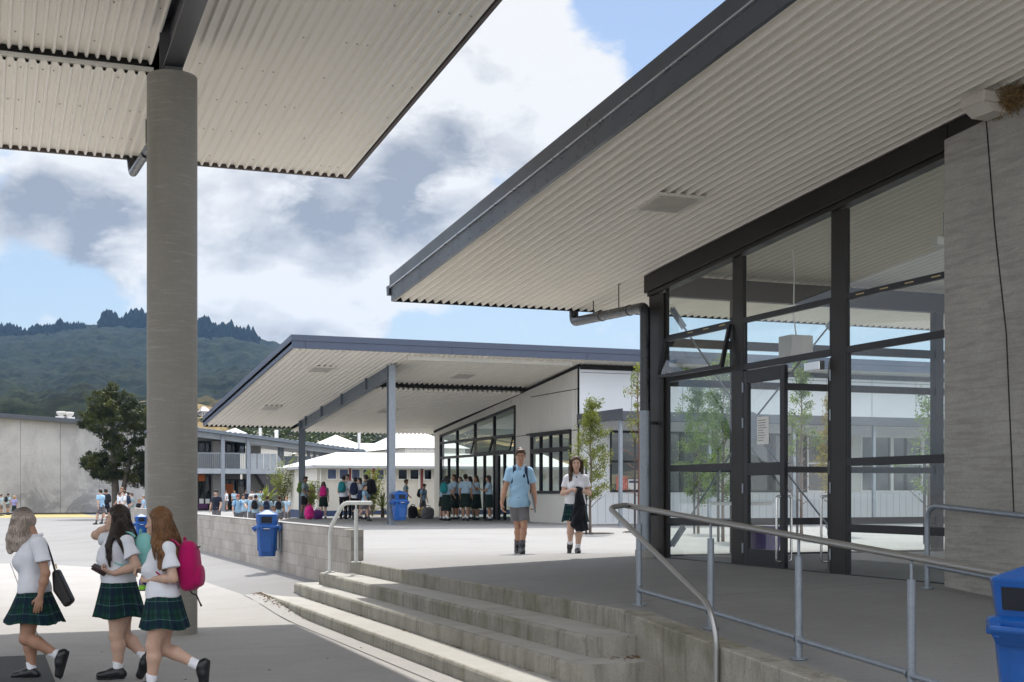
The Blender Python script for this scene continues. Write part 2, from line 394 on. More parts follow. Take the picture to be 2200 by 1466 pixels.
# far grass verge in front of the concrete hall
mat('dry_grass', (.36, .29, .12), .95, var=.3, vscale=1.2, fine=.3, fscale=30)
v0, v1 = at_z(0, 1113, 0), at_z(0, 1104.5, 0)
tag(MB().box(-26, 7.5, v0.y, v1.y+1, -.3, .012).build('verge', 'dry_grass'), kind='structure')
# upper deck and ramp, one surface
dxs = lin(5.12, 8.6, 10)+lin(9.0, 16, 14)+[17, 20, 25, 30, 60, 110]; dys = lin(1, 10.6, 6)+lin(11.5, 16.5, 4)+lin(17, 21.5, 9)+[24, 28, 30, 33, 36, 40, 44, 48]+lin(50, 78, 14)+[80, 108]
xl = lambda y: 5.12+max(0, y-52)*.146
vs = [((max(x, xl(y)+(x-5.12)*.2) if x < 17 else x), y, zp(x, y)) for y in dys for x in dxs]; nx = len(dxs); ny = len(dys)
dk = MB(); dk.add(vs, [(j*nx+i, j*nx+i+1, (j+1)*nx+i+1, (j+1)*nx+i) for j in range(ny-1) for i in range(nx-1)])
dk.mi = [0]*len(dk.f)
for j in range(ny-1):   # riser along the steps and the back of the block wall
    p, q = (xl(dys[j]), dys[j], zp(5.12, dys[j])), (xl(dys[j+1]), dys[j+1], zp(5.12, dys[j+1]))
    dk.add([p, q, (q[0], q[1], -.3), (p[0], p[1], -.3)], [(0, 1, 2, 3)], 1)
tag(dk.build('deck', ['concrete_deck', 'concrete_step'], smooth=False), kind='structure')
# far dark paving of the shaded yard left of the classrooms is the same deck
# ---------------------------------------------------------------- steps
A3, A2, A1 = 3.93, 4.345, 4.636
st = thing('concrete_steps', 'flight of three long weathered concrete steps up to the deck', 'steps', (4.5, 15, 0))
for (x0, y0, y1, z1, b) in ((A3, 9.1, 20.6, .14, -.5), (A2, 9.62, 20.1, .31, -.45), (A1, 10.02, 19.72, .48, -.4)):
    m = MB(); ns = 60; pr = []; rnd = random.Random(int(x0*1000))
    xe = 5.14-(x0-3.9)*.03
    yy = lin(y0, y1, ns)
    for i, y in enumerate(yy):
        j = rnd.uniform(-.004, .004)
        pr.append([(x0+j, y, b), (x0+j*.5, y, z1-.028), (x0+.012+j, y, z1-.007+j*.3), (x0+.03, y, z1), (xe, y, z1), (xe, y, b)])
    for i in range(ns):
        for k in range(5):
            m.add([pr[i][k], pr[i+1][k], pr[i+1][k+1], pr[i][k+1]], [(0, 1, 2, 3)], 1 if k == 3 else 0)
    m.add(pr[0], [tuple(range(6))]); m.add(pr[-1], [tuple(range(6))])
    m.build('step', ['concrete_step', 'concrete_tread'], st)
# nosing of the deck edge
nm = MB(); nm.slab(5.095, 5.135, 10.3, 19.62, lambda y: .65, -.2, .006)
nm.build('nosing', 'concrete_step', st, bevel=.012)
# leaf litter in the corners of the steps
mat('dead_leaf', (.20, .12, .05), .9, var=.4, vscale=40)
lm = MB()
for i in range(260):
    k = random.random()
    if k < .55: x, y, z = A3-abs(random.gauss(0, .06)), 20.6-abs(random.gauss(0, 1.1)), None
    elif k < .7: x, y, z = 5.0-abs(random.gauss(0, .12)), 10.0-abs(random.gauss(0, .12)), .31
    elif k < .8: x, y, z = random.uniform(1, 3.9), random.uniform(8, 16), None
    else: x, y, z = A2-abs(random.gauss(0, .03)), random.uniform(10, 20), .14
    if z is None: z = zl(x, y)+.006
    s = random.uniform(.012, .03); a = random.uniform(0, 6.28); c_, s_ = math.cos(a)*s, math.sin(a)*s
    lm.add([(x-c_, y-s_, z+.004), (x+s_*.5, y-c_*.5, z+.012), (x+c_, y+s_, z+.004), (x-s_*.5, y+c_*.5, z+.009)], [(0, 1, 2, 3)])
tag(lm.build('leaf_litter', 'dead_leaf'), kind='stuff')
# ---------------------------------------------------------------- low walls
rw = MB()
for y0, y1 in ((1, 4.4), (4.403, 7.4), (7.403, 10.33)):
    rw.slab(5.03, 5.26, y0, y1, lambda y: .65-.078*(10.6-y), -1.6, .028)
tag(rw.build('retaining_wall', 'concrete_step', loc=(5.1, 8, 0), bevel=.012), 'stained concrete wall retaining the ramp under the galvanised rail', 'wall')
bw = thing('block_wall', 'long low grey concrete block wall running back from the steps', 'wall', (5.2, 30, .2))
MB().box(5.09, 5.29, 19.6, 52, -.2, 1.115).build('blockwork', 'block_wall', bw, bevel=.008)
MB().box(5.085, 5.295, 20.0, 52, 1.115, 1.128).build('capping', 'concrete_path', bw)
# ================================================================ CORRUGATED ROOFS
def corr(m, x0, x1, y0, y1, zf, kind, dz=0., pitch=.128, depth=.050, mi=0, screws=None, smi=1):
    n = int(round((x1-x0)/pitch)); pitch = (x1-x0)/n
    prof = [(0, 0), (.50, 0), (.66, -1), (.84, -1)] if kind == 'rib' else [(0, -1), (.12, -1), (.36, -.06), (.46, 0), (.66, 0), (.76, -.06)]
    pts = [(x0+(i+u)*pitch, w*depth) for i in range(n) for u, w in prof]+[(x1, prof[0][1]*depth)]
    vs = []
    for y in (y0, y1): vs += [(x, y, zf(y)+dz+h) for x, h in pts]
    k = len(pts); m.add(vs, [(i, i+1, k+i+1, k+i) for i in range(k-1)], mi, False)
    if screws:
        y = y0+.3
        while y < y1-.05:
            for i in range(0, n):
                if random.random() < screws:
                    uu = .25 if kind == 'rib' else .5; x = x0+(i+uu)*pitch; z = zf(y)+dz-.004; s = .0105
                    m.add([(x-s, y-s, z), (x+s, y-s, z), (x+s, y+s, z), (x-s, y+s, z), (x, y, z-.008)], [(0, 1, 4), (1, 2, 4), (2, 3, 4), (3, 0, 4)], smi)
            y += 1.15
    return m
# ---- near left canopy
c0 = at_Z(752, 385, 21.3); sL = .079
zL = lambda y: c0.z-sL*(y-c0.y)
cb = at_z(370, 1368, 0); CX, CY = at_Z(370, 1368, cb.dot(Vector((S_, C_, 0)))+.29).xy
lap = 17.4; XB = CX
lc = thing('entrance_canopy', 'corrugated steel canopy overhead on a single fat round concrete column', 'canopy', (CX, CY, 0))
m = MB(); corr(m, XB, c0.x-.06, 4, c0.y-.03, zL, 'rib', .055, screws=.34)
corr(m, -9, XB, lap, c0.y-.03, zL, 'rib', .055, screws=.34); m.build('soffit', ['soffit', 'screw'], lc)
m = MB(); corr(m, -9, XB-.09, 4, lap-.02, zL, 'rib', .185, screws=.34); m.build('raised_soffit', ['soffit', 'screw'], lc)
m = MB(); m.slab(-9, XB-.08, lap+.0, lap+.05, zL, .055, .115); m.build('lap_flashing', 'soffit', lc)
m = MB(); m.slab(-9, XB-.16, lap-.03, lap-.005, zL, .115, .42); m.build('purlin', 'void_dark', lc)
m = MB(); m.slab(-9.1, c0.x, 3.9, c0.y+.02, zL, .42, .50); m.build('roof', 'fascia_paint', lc)
m = MB(); m.slab(-9.1, c0.x, c0.y-.02, c0.y+.03, zL, .003, .41); m.build('eave_fascia', 'edge_brown', lc)
m = MB(); m.slab(c0.x-.05, c0.x, 3.9, c0.y-.021, zL, .0, .41)
m.build('verge_fascia', 'edge_brown', lc)
zt = 6.555
m = MB()    # I-beam on the column
FL = zt-zL(CY)+.075
m.slab(XB-.11, XB+.11, 4.2, CY+.12, zL, FL, FL+.03); m.slab(XB-.012, XB+.012, 4.2, CY+.118, zL, FL+.03, .30); m.slab(XB-.11, XB+.11, 4.2, CY+.12, zL, .30, .325)
m.box(XB-.13, XB+.10, CY+.12, CY+.135, zt+.02, zL(CY)+.30); m.box(XB-.11, XB+.11, CY-.19, CY+.118, zt, zt+.025); m.box(XB-.10, XB+.10, CY-.15, CY+.117, zt+.025, zt+.075)
m.build('beam', 'beam_paint', lc)
cm = MB(); cm.lathe([(.290, -.3), (.290, .0), (.2895, zt-.012), (.28, zt)], (CX, CY, 0), 64)
cm.build('column', 'column_concrete', lc)
p0 = at_y(281, 346, c0.y-.02); p1 = at_y(285, 378, c0.y-.05)
m = MB(); pth = rounded([(p0.x, p0.y, p0.z+.05), (p1.x, p1.y, p1.z+.03), (CX+.05, CY+.3, p1.z-.12)], .12); m.tube(pth, .062, 14)
for q in (.35,):
    pq = Vector(pth[-2]).lerp(Vector(pth[-1]), q) if False else Vector(pth[-1]).lerp(Vector((p1.x, p1.y, p1.z)), .62)
    m.tube([pq+Vector((0, 0, .05)), pq+Vector((0, 0, .55))], .008, 6); m.tube([pq-Vector((0, .02, 0)), pq+Vector((0, .02, 0.002))], .068, 14)
m.build('downpipe', 'pipe_black', lc)
# ---- right canopy / glazed pavilion
c1 = at_Z(840, 648, 20.0); sR = .079
zR = lambda y: c1.z-sR*(y-c1.y)
AF = on_plane(1389, 598, c1.z, c1.y, sR).x; X1 = 17.6
pv = thing('glass_pavilion', 'pavilion with dark framed glass wall under a sloping corrugated roof', 'building', (AF, 13, .7))
m = MB(); corr(m, c1.x+.045, X1, 2.5, c1.y-.03, zR, 'wave', .066, .126, .064, screws=.10); m.build('soffit', ['soffit', 'screw'], pv)
rf = MB().slab(c1.x+.02, X1+.05, 2.4, c1.y-.02, zR, .20, .34).build('roof', 'fascia_paint', pv)
m = MB(); y0 = 2.4
for y1 in lin(2.4, c1.y, 6)[1:]:
    m.slab(c1.x, c1.x+.045, y0, y1-.004, zR, .0, .195); y0 = y1
m.slab(c1.x+.01, c1.x+.04, 2.4, c1.y, zR, .195, .2)
m.slab(c1.x-.026, c1.x+.045, 2.4, c1.y+.01, zR, .20, .216, 1)
m.slab(c1.x-.018, c1.x+.04, 2.4, c1.y+.02, zR, .216, .385)
for y in lin(2.7, c1.y-.2, 40):
    for h in (.045, .15): m.box(c1.x-.006, c1.x, y-.006, y+.006, zR(y)+h-.006, zR(y)+h+.006, 2)
m.build('fascia', ['fascia_paint', 'fascia_lip', 'screw'], rf)
m = MB(); m.slab(c1.x+.03, X1, c1.y-.02, c1.y+.02, zR, .002, .19); m.build('eave_board', 'void_dark', rf)
gy = c1.y+.02; gz = zR(gy)
m = MB(); m.prism([(gy+.002, gz+.10), (gy+.10, gz+.10), (gy+.13, gz+.24), (gy+.002, gz+.24)], 'x', c1.x-.03, X1); m.build('gutter', 'fascia_paint', rf)
# downpipe
pe = at_y(1233, 692, c1.y+.06); pt = at_x(1386, 660, AF-.22); pb = at_x(1389, 884, AF-.22); pg = at_x(1389, 1196, AF-.22)
dp = MB(); dp.tube(rounded([(pe.x, pe.y, gz+.12), (pe.x, pe.y, pe.z), (pt.x, pt.y, pt.z), (pt.x, pt.y, pb.z)], .11), .072, 18)
for q in (.42, .80):
    a = Vector(pe).lerp(Vector(pt), q); dp.tube([a, a+(Vector(pt)-Vector(pe)).normalized()*.035], .079, 18)
for q in (.30, .66):
    a = Vector(pe).lerp(Vector(pt), q); dp.tube([a+Vector((0, 0, .06)), (a.x, a.y, zR(a.y)+.03), (a.x+.05, a.y, zR(a.y)+.035)], .009, 6)
for zz_ in (1.35, 2.6): dp.box(pt.x, AF, pt.y-.02, pt.y+.02, zz_, zz_+.04)
dpo = dp.build('downpipe', 'pipe_black', pv)
MB().tube([(pt.x, pt.y, pb.z+.01), (pt.x, pt.y, zp(pt.x, pt.y)+.10)], .078, 20).build('pipe_guard', 'galv', dpo)
MB().box(pt.x-.10, pt.x+.10, pt.y-.12, pt.y+.12, .5, zp(pt.x, pt.y)+.11).build('pad', 'concrete_tread', dpo, bevel=.01)
# facade frame, measured on plane x = AF
def fy(px): return at_x(px, 1000, AF).y
yc0, yc1 = fy(1401), fy(1432); ym = [(fy(1577), fy(1600)), (fy(1789), fy(1822))]; yend = fy(2052)
ZS, ZLr, ZM, ZA0, ZA1 = .785, 1.28, 1.99, 3.20, 3.77   # sill, low rail, mid rail, awning bottom, awning top
tz = lambda y: zR(y)-.30
fr = MB()
fr.slab(AF-.10, AF+.10, yend, yc0+.06, zR, -.245, .0)              # head beam
fr.slab(AF-.07, AF-.102+.18, yend, yc0+.02, zR, -.30, -.247)
fr.box(AF-.05, AF+.03, yc1, yc0, .70, tz(yc0)-.001)
fr.box(AF-.02, AF+.02, yc1-.05, yc1-.002, .74, tz(yc1))
for (a, b) in ym:
    fr.box(AF-.025, AF+.03, b, a, .70, tz(a)-.001)
fr.box(AF-.03, AF+.05, yend, yc1-.07, .70, ZS)
fb = fr.build('frame', 'frame_brown', pv, bevel=.006)
def rail(m, ya, yb, z, h=.065, d=.024): m.box(AF-d, AF+d, ya, yb, z-h/2, z+h/2)
bays = [(ym[0][0]+.002, yc1-.052), (ym[1][0]+.002, ym[0][1]-.002), (yend+.004, ym[1][1]-.002)]
tr = MB()
for i, (a, b) in enumerate(bays):
    rail(tr, a, b, ZA1); rail(tr, a, b, ZA0, .075)
    if i != 1: rail(tr, a, b, ZM, .085); rail(tr, a, b, ZLr, .085)
    for e in (a+.016, b-.016): tr.box(AF-.02, AF+.02, e-.014, e+.014, ZS if i != 1 else ZA0+.04, ZLr-.044 if i != 1 else ZA1-.034)
    if i != 1:
        for e in (a+.016, b-.016):
            tr.box(AF-.02, AF+.02, e-.014, e+.014, ZLr+.044, ZM-.044); tr.box(AF-.02, AF+.02, e-.014, e+.014, ZM+.044, ZA0-.039)
    for k in range(4 if i == 2 else 3 if i == 0 else 0):
        e = a+(b-a)*(k+.6)/4.2; tr.box(AF-.028, AF-.0245, e-.07, e+.07, ZA1-.006, ZA1+.006, 1)
tr.build('transom', ['frame_dark', 'brass'], pv, bevel=.004)
def pane(y0, y1, z0, z1, m='glass', z1b=None, x=None):
    x = AF if x is None else x; z1b = z1 if z1b is None else z1b
    return MB().add([(x, y0, z0), (x, y1, z0), (x, y1, z1b), (x, y0, z1)], [(0, 1, 2, 3)]).build('pane', m, pv)
for i, (a, b) in enumerate(bays):
    pane(a, b, ZA1+.03, tz(a)+.02, 'glass', tz(b)+.02)
    if i == 0:
        pass
    else: pane(a, b, ZA0+.036, ZA1-.03)
    if i != 1: pane(a, b, ZS, ZLr-.04); pane(a, b, ZLr+.04, ZM-.04); pane(a, b, ZM+.04, ZA0-.036)
# awning sash in the first bay stands open at the bottom
a, b = bays[0]; aw = MB(); h = ZA1-ZA0-.06; tl = R(13)
def awp(y, k): return Vector((AF-.05-math.sin(tl)*h*k, y, ZA1-.04-math.cos(tl)*h*k))
for (p, q) in ((awp(a, 0), awp(b, 0)), (awp(a, 1), awp(b, 1)), (awp(a+.02, 0), awp(a+.02, 1)), (awp(b-.02, 0), awp(b-.02, 1))): aw.bar(p, q, .045, .045)
awo = aw.build('awning_sash', 'frame_dark', pv)
MB().add([awp(a, .05), awp(b, .05), awp(b, .95), awp(a, .95)], [(0, 1, 2, 3)]).build('pane', 'glass', awo)
# doors: left leaf shut, right leaf ajar inwards
dA, dB = bays[1]; dh = ZA0-.05; lw = (dB-dA)/2-.005
def door(hinge, ang, sgn, notice):
    dd = thing('door', None, None, (0, 0, 0)); dd.parent = pv
    dd.location = Vector((AF, hinge, .765))-Vector(pv.location); dd.rotation_euler = (0, 0, ang)
    H = dh-.765; m = MB()
    for y in (0, lw-.10): m.box(-.025, .025, sgn*(y), sgn*(y+.10), .0, H)
    for z0, z1 in ((0, .22), (ZM-.765-.12, ZM-.765+.03), (H-.16, H)): m.box(-.0245, .0245, sgn*.10, sgn*(lw-.10), z0, z1)
    m.build('stile', 'frame_dark', dd, local=True, bevel=.004)
    for z0, z1 in ((.22, ZM-.765-.12), (ZM-.765+.03, H-.16)): MB().add([(0, sgn*.10, z0), (0, sgn*(lw-.10), z0), (0, sgn*(lw-.10), z1), (0, sgn*.10, z1)], [(0, 1, 2, 3)]).build('pane', 'glass', dd, local=True)
    hy = sgn*(lw-.05); m = MB()
    for s in (-1, 1): m.tube(rounded([(s*.025, hy, 1.62-.765), (s*.10, hy, 1.62-.765), (s*.10, hy, .86-.765), (s*.025, hy, .86-.765)], .05), .015, 10)
    m.build('handle', 'stainless', dd, local=True)
    m = MB()
    for z in (.22, .95, 1.75, H-.2): m.box(-.034, -.02, sgn*-.02, sgn*.012, z-.06, z+.06)
    m.build('hinge', 'galv', dd, local=True)
    if notice:
        m = MB(); y0, y1 = sgn*(lw-.62), sgn*(lw-.36); z0 = 2.24-.765; m.box(-.010, -.006, min(y0, y1), max(y0, y1), z0, z0+.33)
        for k in range(9):
            wd = random.uniform(.45, .85)*.24; yy_ = max(y0, y1)-.02; m.box(-.0112, -.010, yy_-wd, yy_, z0+.285-k*.03, z0+.292-k*.03, 1)
        tag(m.build('notice', ['paper', 'ink'], None, loc=None), 'white printed notice taped to the shut glass door', 'notice').matrix_world = Matrix.Translation((AF, hinge, .765)) @ Matrix.Rotation(ang, 4, 'Z')
    return dd
door(dB-.004, 0, -1, True); door(dA+.004, R(-33), 1, False)
MB().box(AF-.16, AF-.085, dA+.02, dA+.32, ZA0-.19, ZA0-.09).build('door_closer', 'stainless', pv, bevel=.006)
# concrete wall carrying on from the glass
m = MB(); zc = lambda y: zR(y)
m.hexa([(AF-.14, 3.2, -.4), (AF+.2, 3.2, -.4), (AF+.2, yend-.005, -.4), (AF-.14, yend-.005, -.4), (AF-.14, 3.2, zc(3.2)-.16), (AF+.2, 3.2, zc(3.2)-.16), (AF+.2, yend-.005, zc(yend)-.16), (AF-.14, yend-.005, zc(yend)-.16)])
m.build('concrete_wall', 'board_concrete', pv, bevel=.012)
MB().slab(AF-.09, AF+.1, 3.2, yend-.006, zR, -.158, .0).build('head_packer', 'frame_brown', pv)
q0, q1 = at_x(2118, 252, AF-.145), at_x(2162, 720, AF-.145); q2 = at_x(2178, 1100, AF-.145)
MB().tube([q0, q0.lerp(q1, .5)+Vector((0, .02, 0)), q1, q2], .006, 6).build('cable', 'frame_brown', pv)
# end wall towards the yard (plane y = YE) with the ring brace
YE = yc0-.05; xsE = [AF+.1, 10.0, 11.75, 13.5, 15.2]
em = MB(); zE = zR(YE)
em.box(AF+.101, 15.3, YE-.06, YE+.06, zE-.30, zE-.01)
for x in xsE[1:]: em.box(x-.07, x+.07, YE-.07, YE+.07, .70, zE-.301)
for i in range(4):
    for z, h in ((3.76, .12), (3.2, .10), (2.0, .09), (1.25, .10), (.76, .08)): em.box(xsE[i]+.071, xsE[i+1]-.071, YE-.04, YE+.04, z-h/2, z+h/2)
em.build('end_frame', 'frame_dark', pv)
for i in range(4):
    for z0, z1 in ((.8, 1.2), (1.3, 1.955), (2.045, 3.15), (3.25, 3.7), (3.82, zE-.30)):
        MB().add([(xsE[i]+.071, YE, z0), (xsE[i+1]-.071, YE, z0), (xsE[i+1]-.071, YE, z1), (xsE[i]+.071, YE, z1)], [(0, 1, 2, 3)]).build('end_pane', 'glass', pv)
bm_ = MB(); ctr = Vector((10.08, YE-.22, 2.62)); ends = [Vector((AF+.16, YE-.2, 4.22)), Vector((AF+.16, YE-.2, .92)), Vector((11.62, YE-.2, 4.3)), Vector((11.62, YE-.2, .95))]
for e in ends:
    dn = (e-ctr).normalized(); bm_.tube([ctr+dn*.14, e], .014, 8); bm_.bar(e-dn*.02, e-dn*.34, .09, .016, up=(0, 1, 0))
bm_.tube([ctr-Vector((0, .02, 0)), ctr+Vector((0, .02, 0))], .19, 28)
bm_.build('brace', 'galv', pv)
# things inside
tbp = at_z(1642, 1192, .775); ib = MB(); ib.lathe([(.20, 0), (.25, .42), (.26, .43), (.24, .43), (.19, .05)], (tbp.x, tbp.y, .75), 28); mat('purple_plastic', (.07, .04, .22), .4)
tag(ib.build('tub', 'purple_plastic', loc=(tbp.x, tbp.y, .75)), 'purple plastic tub standing behind the shut glass door', 'tub')
tb = thing('table', 'small pale table inside the pavilion behind the glass', 'table', (9.25, 15.4, .77))
MB().lathe([(.40, 1.50), (.41, 1.52), (.40, 1.54)], (9.25, 15.4, 0), 28).build('tabletop', 'white_paint', tb); MB().tube([(9.25, 15.4, .77), (9.25, 15.4, 1.5)], .03).build('leg', 'frame_dark', tb)
ps = at_x(1711, 744, 9.9); sp = thing('speaker', 'pale grey speaker box hanging on a cable behind the glass', 'speaker', ps)
MB().box(ps.x-.18, ps.x+.16, ps.y-.15, ps.y+.15, ps.z-.17, ps.z+.13).build('cabinet', 'ivory_plastic', sp, bevel=.01)
MB().tube([ps+Vector((0, 0, .12)), ps+Vector((-.03, .02, .4)), ps+Vector((.03, .1, 1.0)), (ps.x, ps.y+.1, zR(ps.y)+.02)], .010, 6).build('cable', 'white_paint', sp)
for i, (px, py, x) in enumerate(((1700, 628, 11.2), (2020, 520, 10.6))):
    p = at_x(px, py, x); o = thing('strip_light', ('white strip light hung under the pavilion roof behind the door glass', 'white strip light hung beside the concrete wall behind the glass')[i], 'light', p, 0, 'strip lights inside the pavilion')
    MB().box(p.x-.1, p.x+1.1, p.y-.07, p.y+.07, p.z-.05, p.z+.05).build('housing', 'white_paint', o, bevel=.01)
    m = MB()
    for k in (.05, .9): m.tube([(p.x+k, p.y, p.z+.05), (p.x+k, p.y, zR(p.y)+.02)], .006, 6)
    m.build('rod', 'galv', o)
# recessed lights in the soffits
def downlight(name, p, zf, label, w=.30, l=.62, group='recessed lights in the soffits'):
    o = thing(name, label, 'light', p, 0, group); y0, y1 = p.y-l/2, p.y+l/2
    m = MB(); m.slab(p.x-w, p.x+w, y0, y1, zf, -.010, .02); m.build('trim', 'soffit', o)
    m = MB(); m.slab(p.x-w+.06, p.x+w-.06, y0+.06, y1-.06, zf, -.022, -.011); m.build('diffuser', 'ivory_plastic', o)
    m = MB()
    for k in range(3): m.slab(p.x-w+.02+k*.2, p.x-w+.16+k*.2, y1, y1+.01, zf, -.008, .05)
    m.build('slot', 'void_dark', o)
downlight('recessed_light', on_plane(1436, 437, c1.z-.0, c1.y, sR), zR, 'square recessed light in the soffit before the glass pavilion')
# flood light box on the concrete wall and the bird's nest behind it
pf = at_x(2122, 224, AF-.30); o = thing('flood_light', 'ivory box light mounted on top of the concrete wall', 'light', pf)
MB().box(pf.x-.17, pf.x+.14, pf.y-.15, pf.y+.17, pf.z-.02, pf.z+.08).build('housing', 'ivory_plastic', o, bevel=.012)
MB().prism([(pf.x-.165, pf.z-.021), (pf.x+.135, pf.z-.021), (pf.x+.135, pf.z-.10), (pf.x-.05, pf.z-.10)], 'y', pf.y-.14, pf.y+.16).build('lens', 'ivory_plastic', o, bevel=.008)
pn = at_x(2172, 214, AF-.2); nm = MB(); rn = random.Random(3)
for i in range(420):
    c = pn+Vector((rn.gauss(0, .05), rn.gauss(0, .06), rn.gauss(0, .05))); dv = Vector((rn.gauss(0, 1), rn.gauss(0, 1), rn.gauss(-.4, 1))).normalized()*rn.uniform(.03, .10)
    nm.bar(c-dv, c+dv, .003, .003)
for i in range(40):
    c = at_x(2130+rn.gauss(0, 12), 240+rn.gauss(0, 3), AF-.15); nm.bar(c, c+Vector((rn.gauss(0, .02), rn.gauss(0, .03), -.07)), .003, .003)
tag(nm.build('birds_nest', 'nest_straw', loc=pn), 'straw bird nest tucked behind the ivory light box', 'nest')
# ================================================================ CLASSROOM BLOCK with the wide canopy
YF = 39.6
k0 = at_y(627, 748, YF); k1 = at_x(436, 916, k0.x); sM = (k0.z-k1.z)/(k1.y-YF); YE2 = k1.y
zM = lambda y: k0.z-sM*(y-YF)
wc = on_plane(1245, 783, k0.z, YF, sM); XW, YW = wc.x, wc.y      # wall corner
pn_, pf_ = at_z(853, 1128, .65), at_z(638.5, 1113.5, .65); XP = (pn_.x+pf_.x)/2; YP0, YP1 = pn_.y, pf_.y
cl = thing('classroom_block', 'cream panelled classroom block with a wide corrugated canopy on two steel posts', 'building', (XW, YW, .65))
lapM = 45.2; XR = 62
m = MB(); corr(m, k0.x+.04, XP, YF+.03, YE2-.03, zM, 'wave', .09, .185, .10); corr(m, XP, XR, YF+.03, lapM, zM, 'wave', .09, .185, .10)
corr(m, XP, XW+1.5, lapM+.05, YE2-.03, zM, 'wave', -.10, .185, .10); m.build('soffit', 'soffit', cl)
m = MB(); m.slab(k0.x, XR, YF, YE2, zM, .12, .30); cr = m.build('roof', 'fascia_paint', cl)
m = MB(); m.box(k0.x, XR, YF-.02, YF+.03, zM(YF), zM(YF)+.215); m.box(k0.x-.02, XR, YF-.035, YF+.02, zM(YF)+.222, zM(YF)+.40); x = k0.x+.4
while x < 50: m.box(x-.006, x+.006, YF-.023, YF-.02, zM(YF), zM(YF)+.215, 1); x += 4.6
m.slab(k0.x, k0.x+.04, YF+.031, YE2, zM, .0, .215); m.slab(k0.x-.02, k0.x+.04, YF+.021, YE2, zM, .222, .40); m.slab(k0.x-.012, k0.x+.04, YF+.031, YE2, zM, .2155, .2215, 2)
m.build('fascia', ['fascia_blue', 'void_dark', 'fascia_lip'], cr)
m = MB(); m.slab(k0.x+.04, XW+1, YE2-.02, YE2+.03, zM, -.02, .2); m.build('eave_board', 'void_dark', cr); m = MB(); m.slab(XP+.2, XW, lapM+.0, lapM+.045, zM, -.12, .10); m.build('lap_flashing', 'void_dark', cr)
MB().box(XP+.1, XW-.4, YF+.5, YF+.62, zM(YF)-.16, zM(YF)+.05).build('lintel', 'cladding', cl)
m = MB(); m.slab(XP-.09, XP+.09, YP0-.1, YP1+.1, zM, -.42, -.39); m.slab(XP-.011, XP+.011, YP0-.1, YP1+.1, zM, -.39, .04)
for q in (.22, .48, .72, .93): y = YP0+(YP1-YP0)*q; m.slab(XP-.09, XP+.09, y-.02, y+.02, zM, -.389, .03)
for q in (.24, .86):
    for i in range(5): y = YP0+(YP1-YP0)*q; m.box(XP-.03, XP-.012, y-.02, y+.02, zM(y)-.34+i*.08, zM(y)-.31+i*.08)
m.build('beam', 'steel_blue', cl)
for (y, b) in ((YP0, 0), (YP1, 1)):
    m = MB(); zt = zM(y)-.02 if not b else zM(y)-.02; z0 = .62
    m.box(XP-.11, XP+.11, y-.125, y-.108, z0, zt); m.box(XP-.11, XP+.11, y+.108, y+.125, z0, zt); m.box(XP-.011, XP+.011, y-.107, y+.107, z0, zt)
    m.box(XP-.17, XP+.17, y-.17, y+.17, .60, .672)
    m.build('post', 'galv' if not b else 'steel_blue', cl)
for i, (px, py) in enumerate(((690, 794), (581, 877), (995, 808), (830, 884))):
    zf = zM if i != 3 else (lambda y: zM(y)-.19); p = on_plane(px, py, k0.z-(0 if i != 3 else .19), YF, sM)
    downlight('recessed_light', p, zf, ('small recessed light nearest the front edge of the classroom canopy', 'small recessed light near the far eave of the classroom canopy', 'small recessed light above the seam of the inner classroom canopy', 'small recessed light beside the near steel post under the classroom canopy')[i], .35, .9)
# side wall (plane x = XW) with the stepped window wall
def wp(px, py): p = at_x(px, py, XW); return p.y, p.z
YEND = at_x(933, 1000, XW).y
wy0, wy1 = wp(947, 1000)[0], wp(1107, 1000)[0]; vy0, vy1 = wp(1142, 1000)[0], wp(1227, 1000)[0]
ztop = lambda y: zM(y)-(.0 if y < lapM else .19)
hz = lambda y: wp(1107, 871)[1]+(wp(946, 935)[1]-wp(1107, 871)[1])*(y-wy1)/(wy0-wy1)
zb1 = wp(1107, 972)[1]; vz0, vz1 = wp(1142, 1061)[1], wp(1228, 926)[1]
m = MB()
def wall(y0, y1, z0a, z1a, z0b=None, z1b=None, x=None, th=.16):
    z0b = z0a if z0b is None else z0b; z1b = z1a if z1b is None else z1b
    m.hexa([(XW, y0, z0a), (XW+th, y0, z0a), (XW+th, y1, z0b), (XW, y1, z0b), (XW, y0, z1a), (XW+th, y0, z1a), (XW+th, y1, z1b), (XW, y1, z1b)])
wall(YW+.001, vy1, .6, ztop(YW), None, ztop(vy1)); wall(vy1, vy0, .6, vz0); wall(vy1, vy0, vz1, ztop(vy1), vz1, ztop(vy0))
wall(vy0, wy1, .6, ztop(vy0), None, ztop(wy1)); wall(wy1, lapM, hz(wy1), ztop(wy1), hz(lapM), zM(lapM)) if wy1 < lapM else None
ya = max(wy1, lapM+.001); wall(ya, wy0, hz(ya), ztop(ya), hz(wy0), ztop(wy0)); wall(wy0, YEND, .6, ztop(wy0), None, ztop(YEND))
y = YW+.55
while y < YEND:   # battens
    if not (wy1-.1 < y < wy0+.1) and not (vy1-.1 < y < vy0+.1): m.box(XW-.014, XW, y-.012, y+.012, .66, ztop(y)-.06, 1)
    elif wy1-.1 < y < wy0+.1: m.box(XW-.014, XW, y-.012, y+.012, hz(y)+.10, ztop(y)-.06, 1)
    else: m.box(XW-.014, XW, y-.012, y+.012, vz1+.06, ztop(y)-.06, 1)
    y += .93
for z in (5.1, 3.75): m.box(XW-.010, XW, YW+.02, wy1-.15 if z < 4 else YW+4.2, z-.012, z+.012, 2)
m.build('side_wall', ['cladding', 'cladding', 'void_dark'], cl)
m = MB(); m.slab(XW-.03, XW+.02, YW, YEND, lambda y: ztop(y), -.10, -.0); m.build('head_trim', 'void_dark', cl)
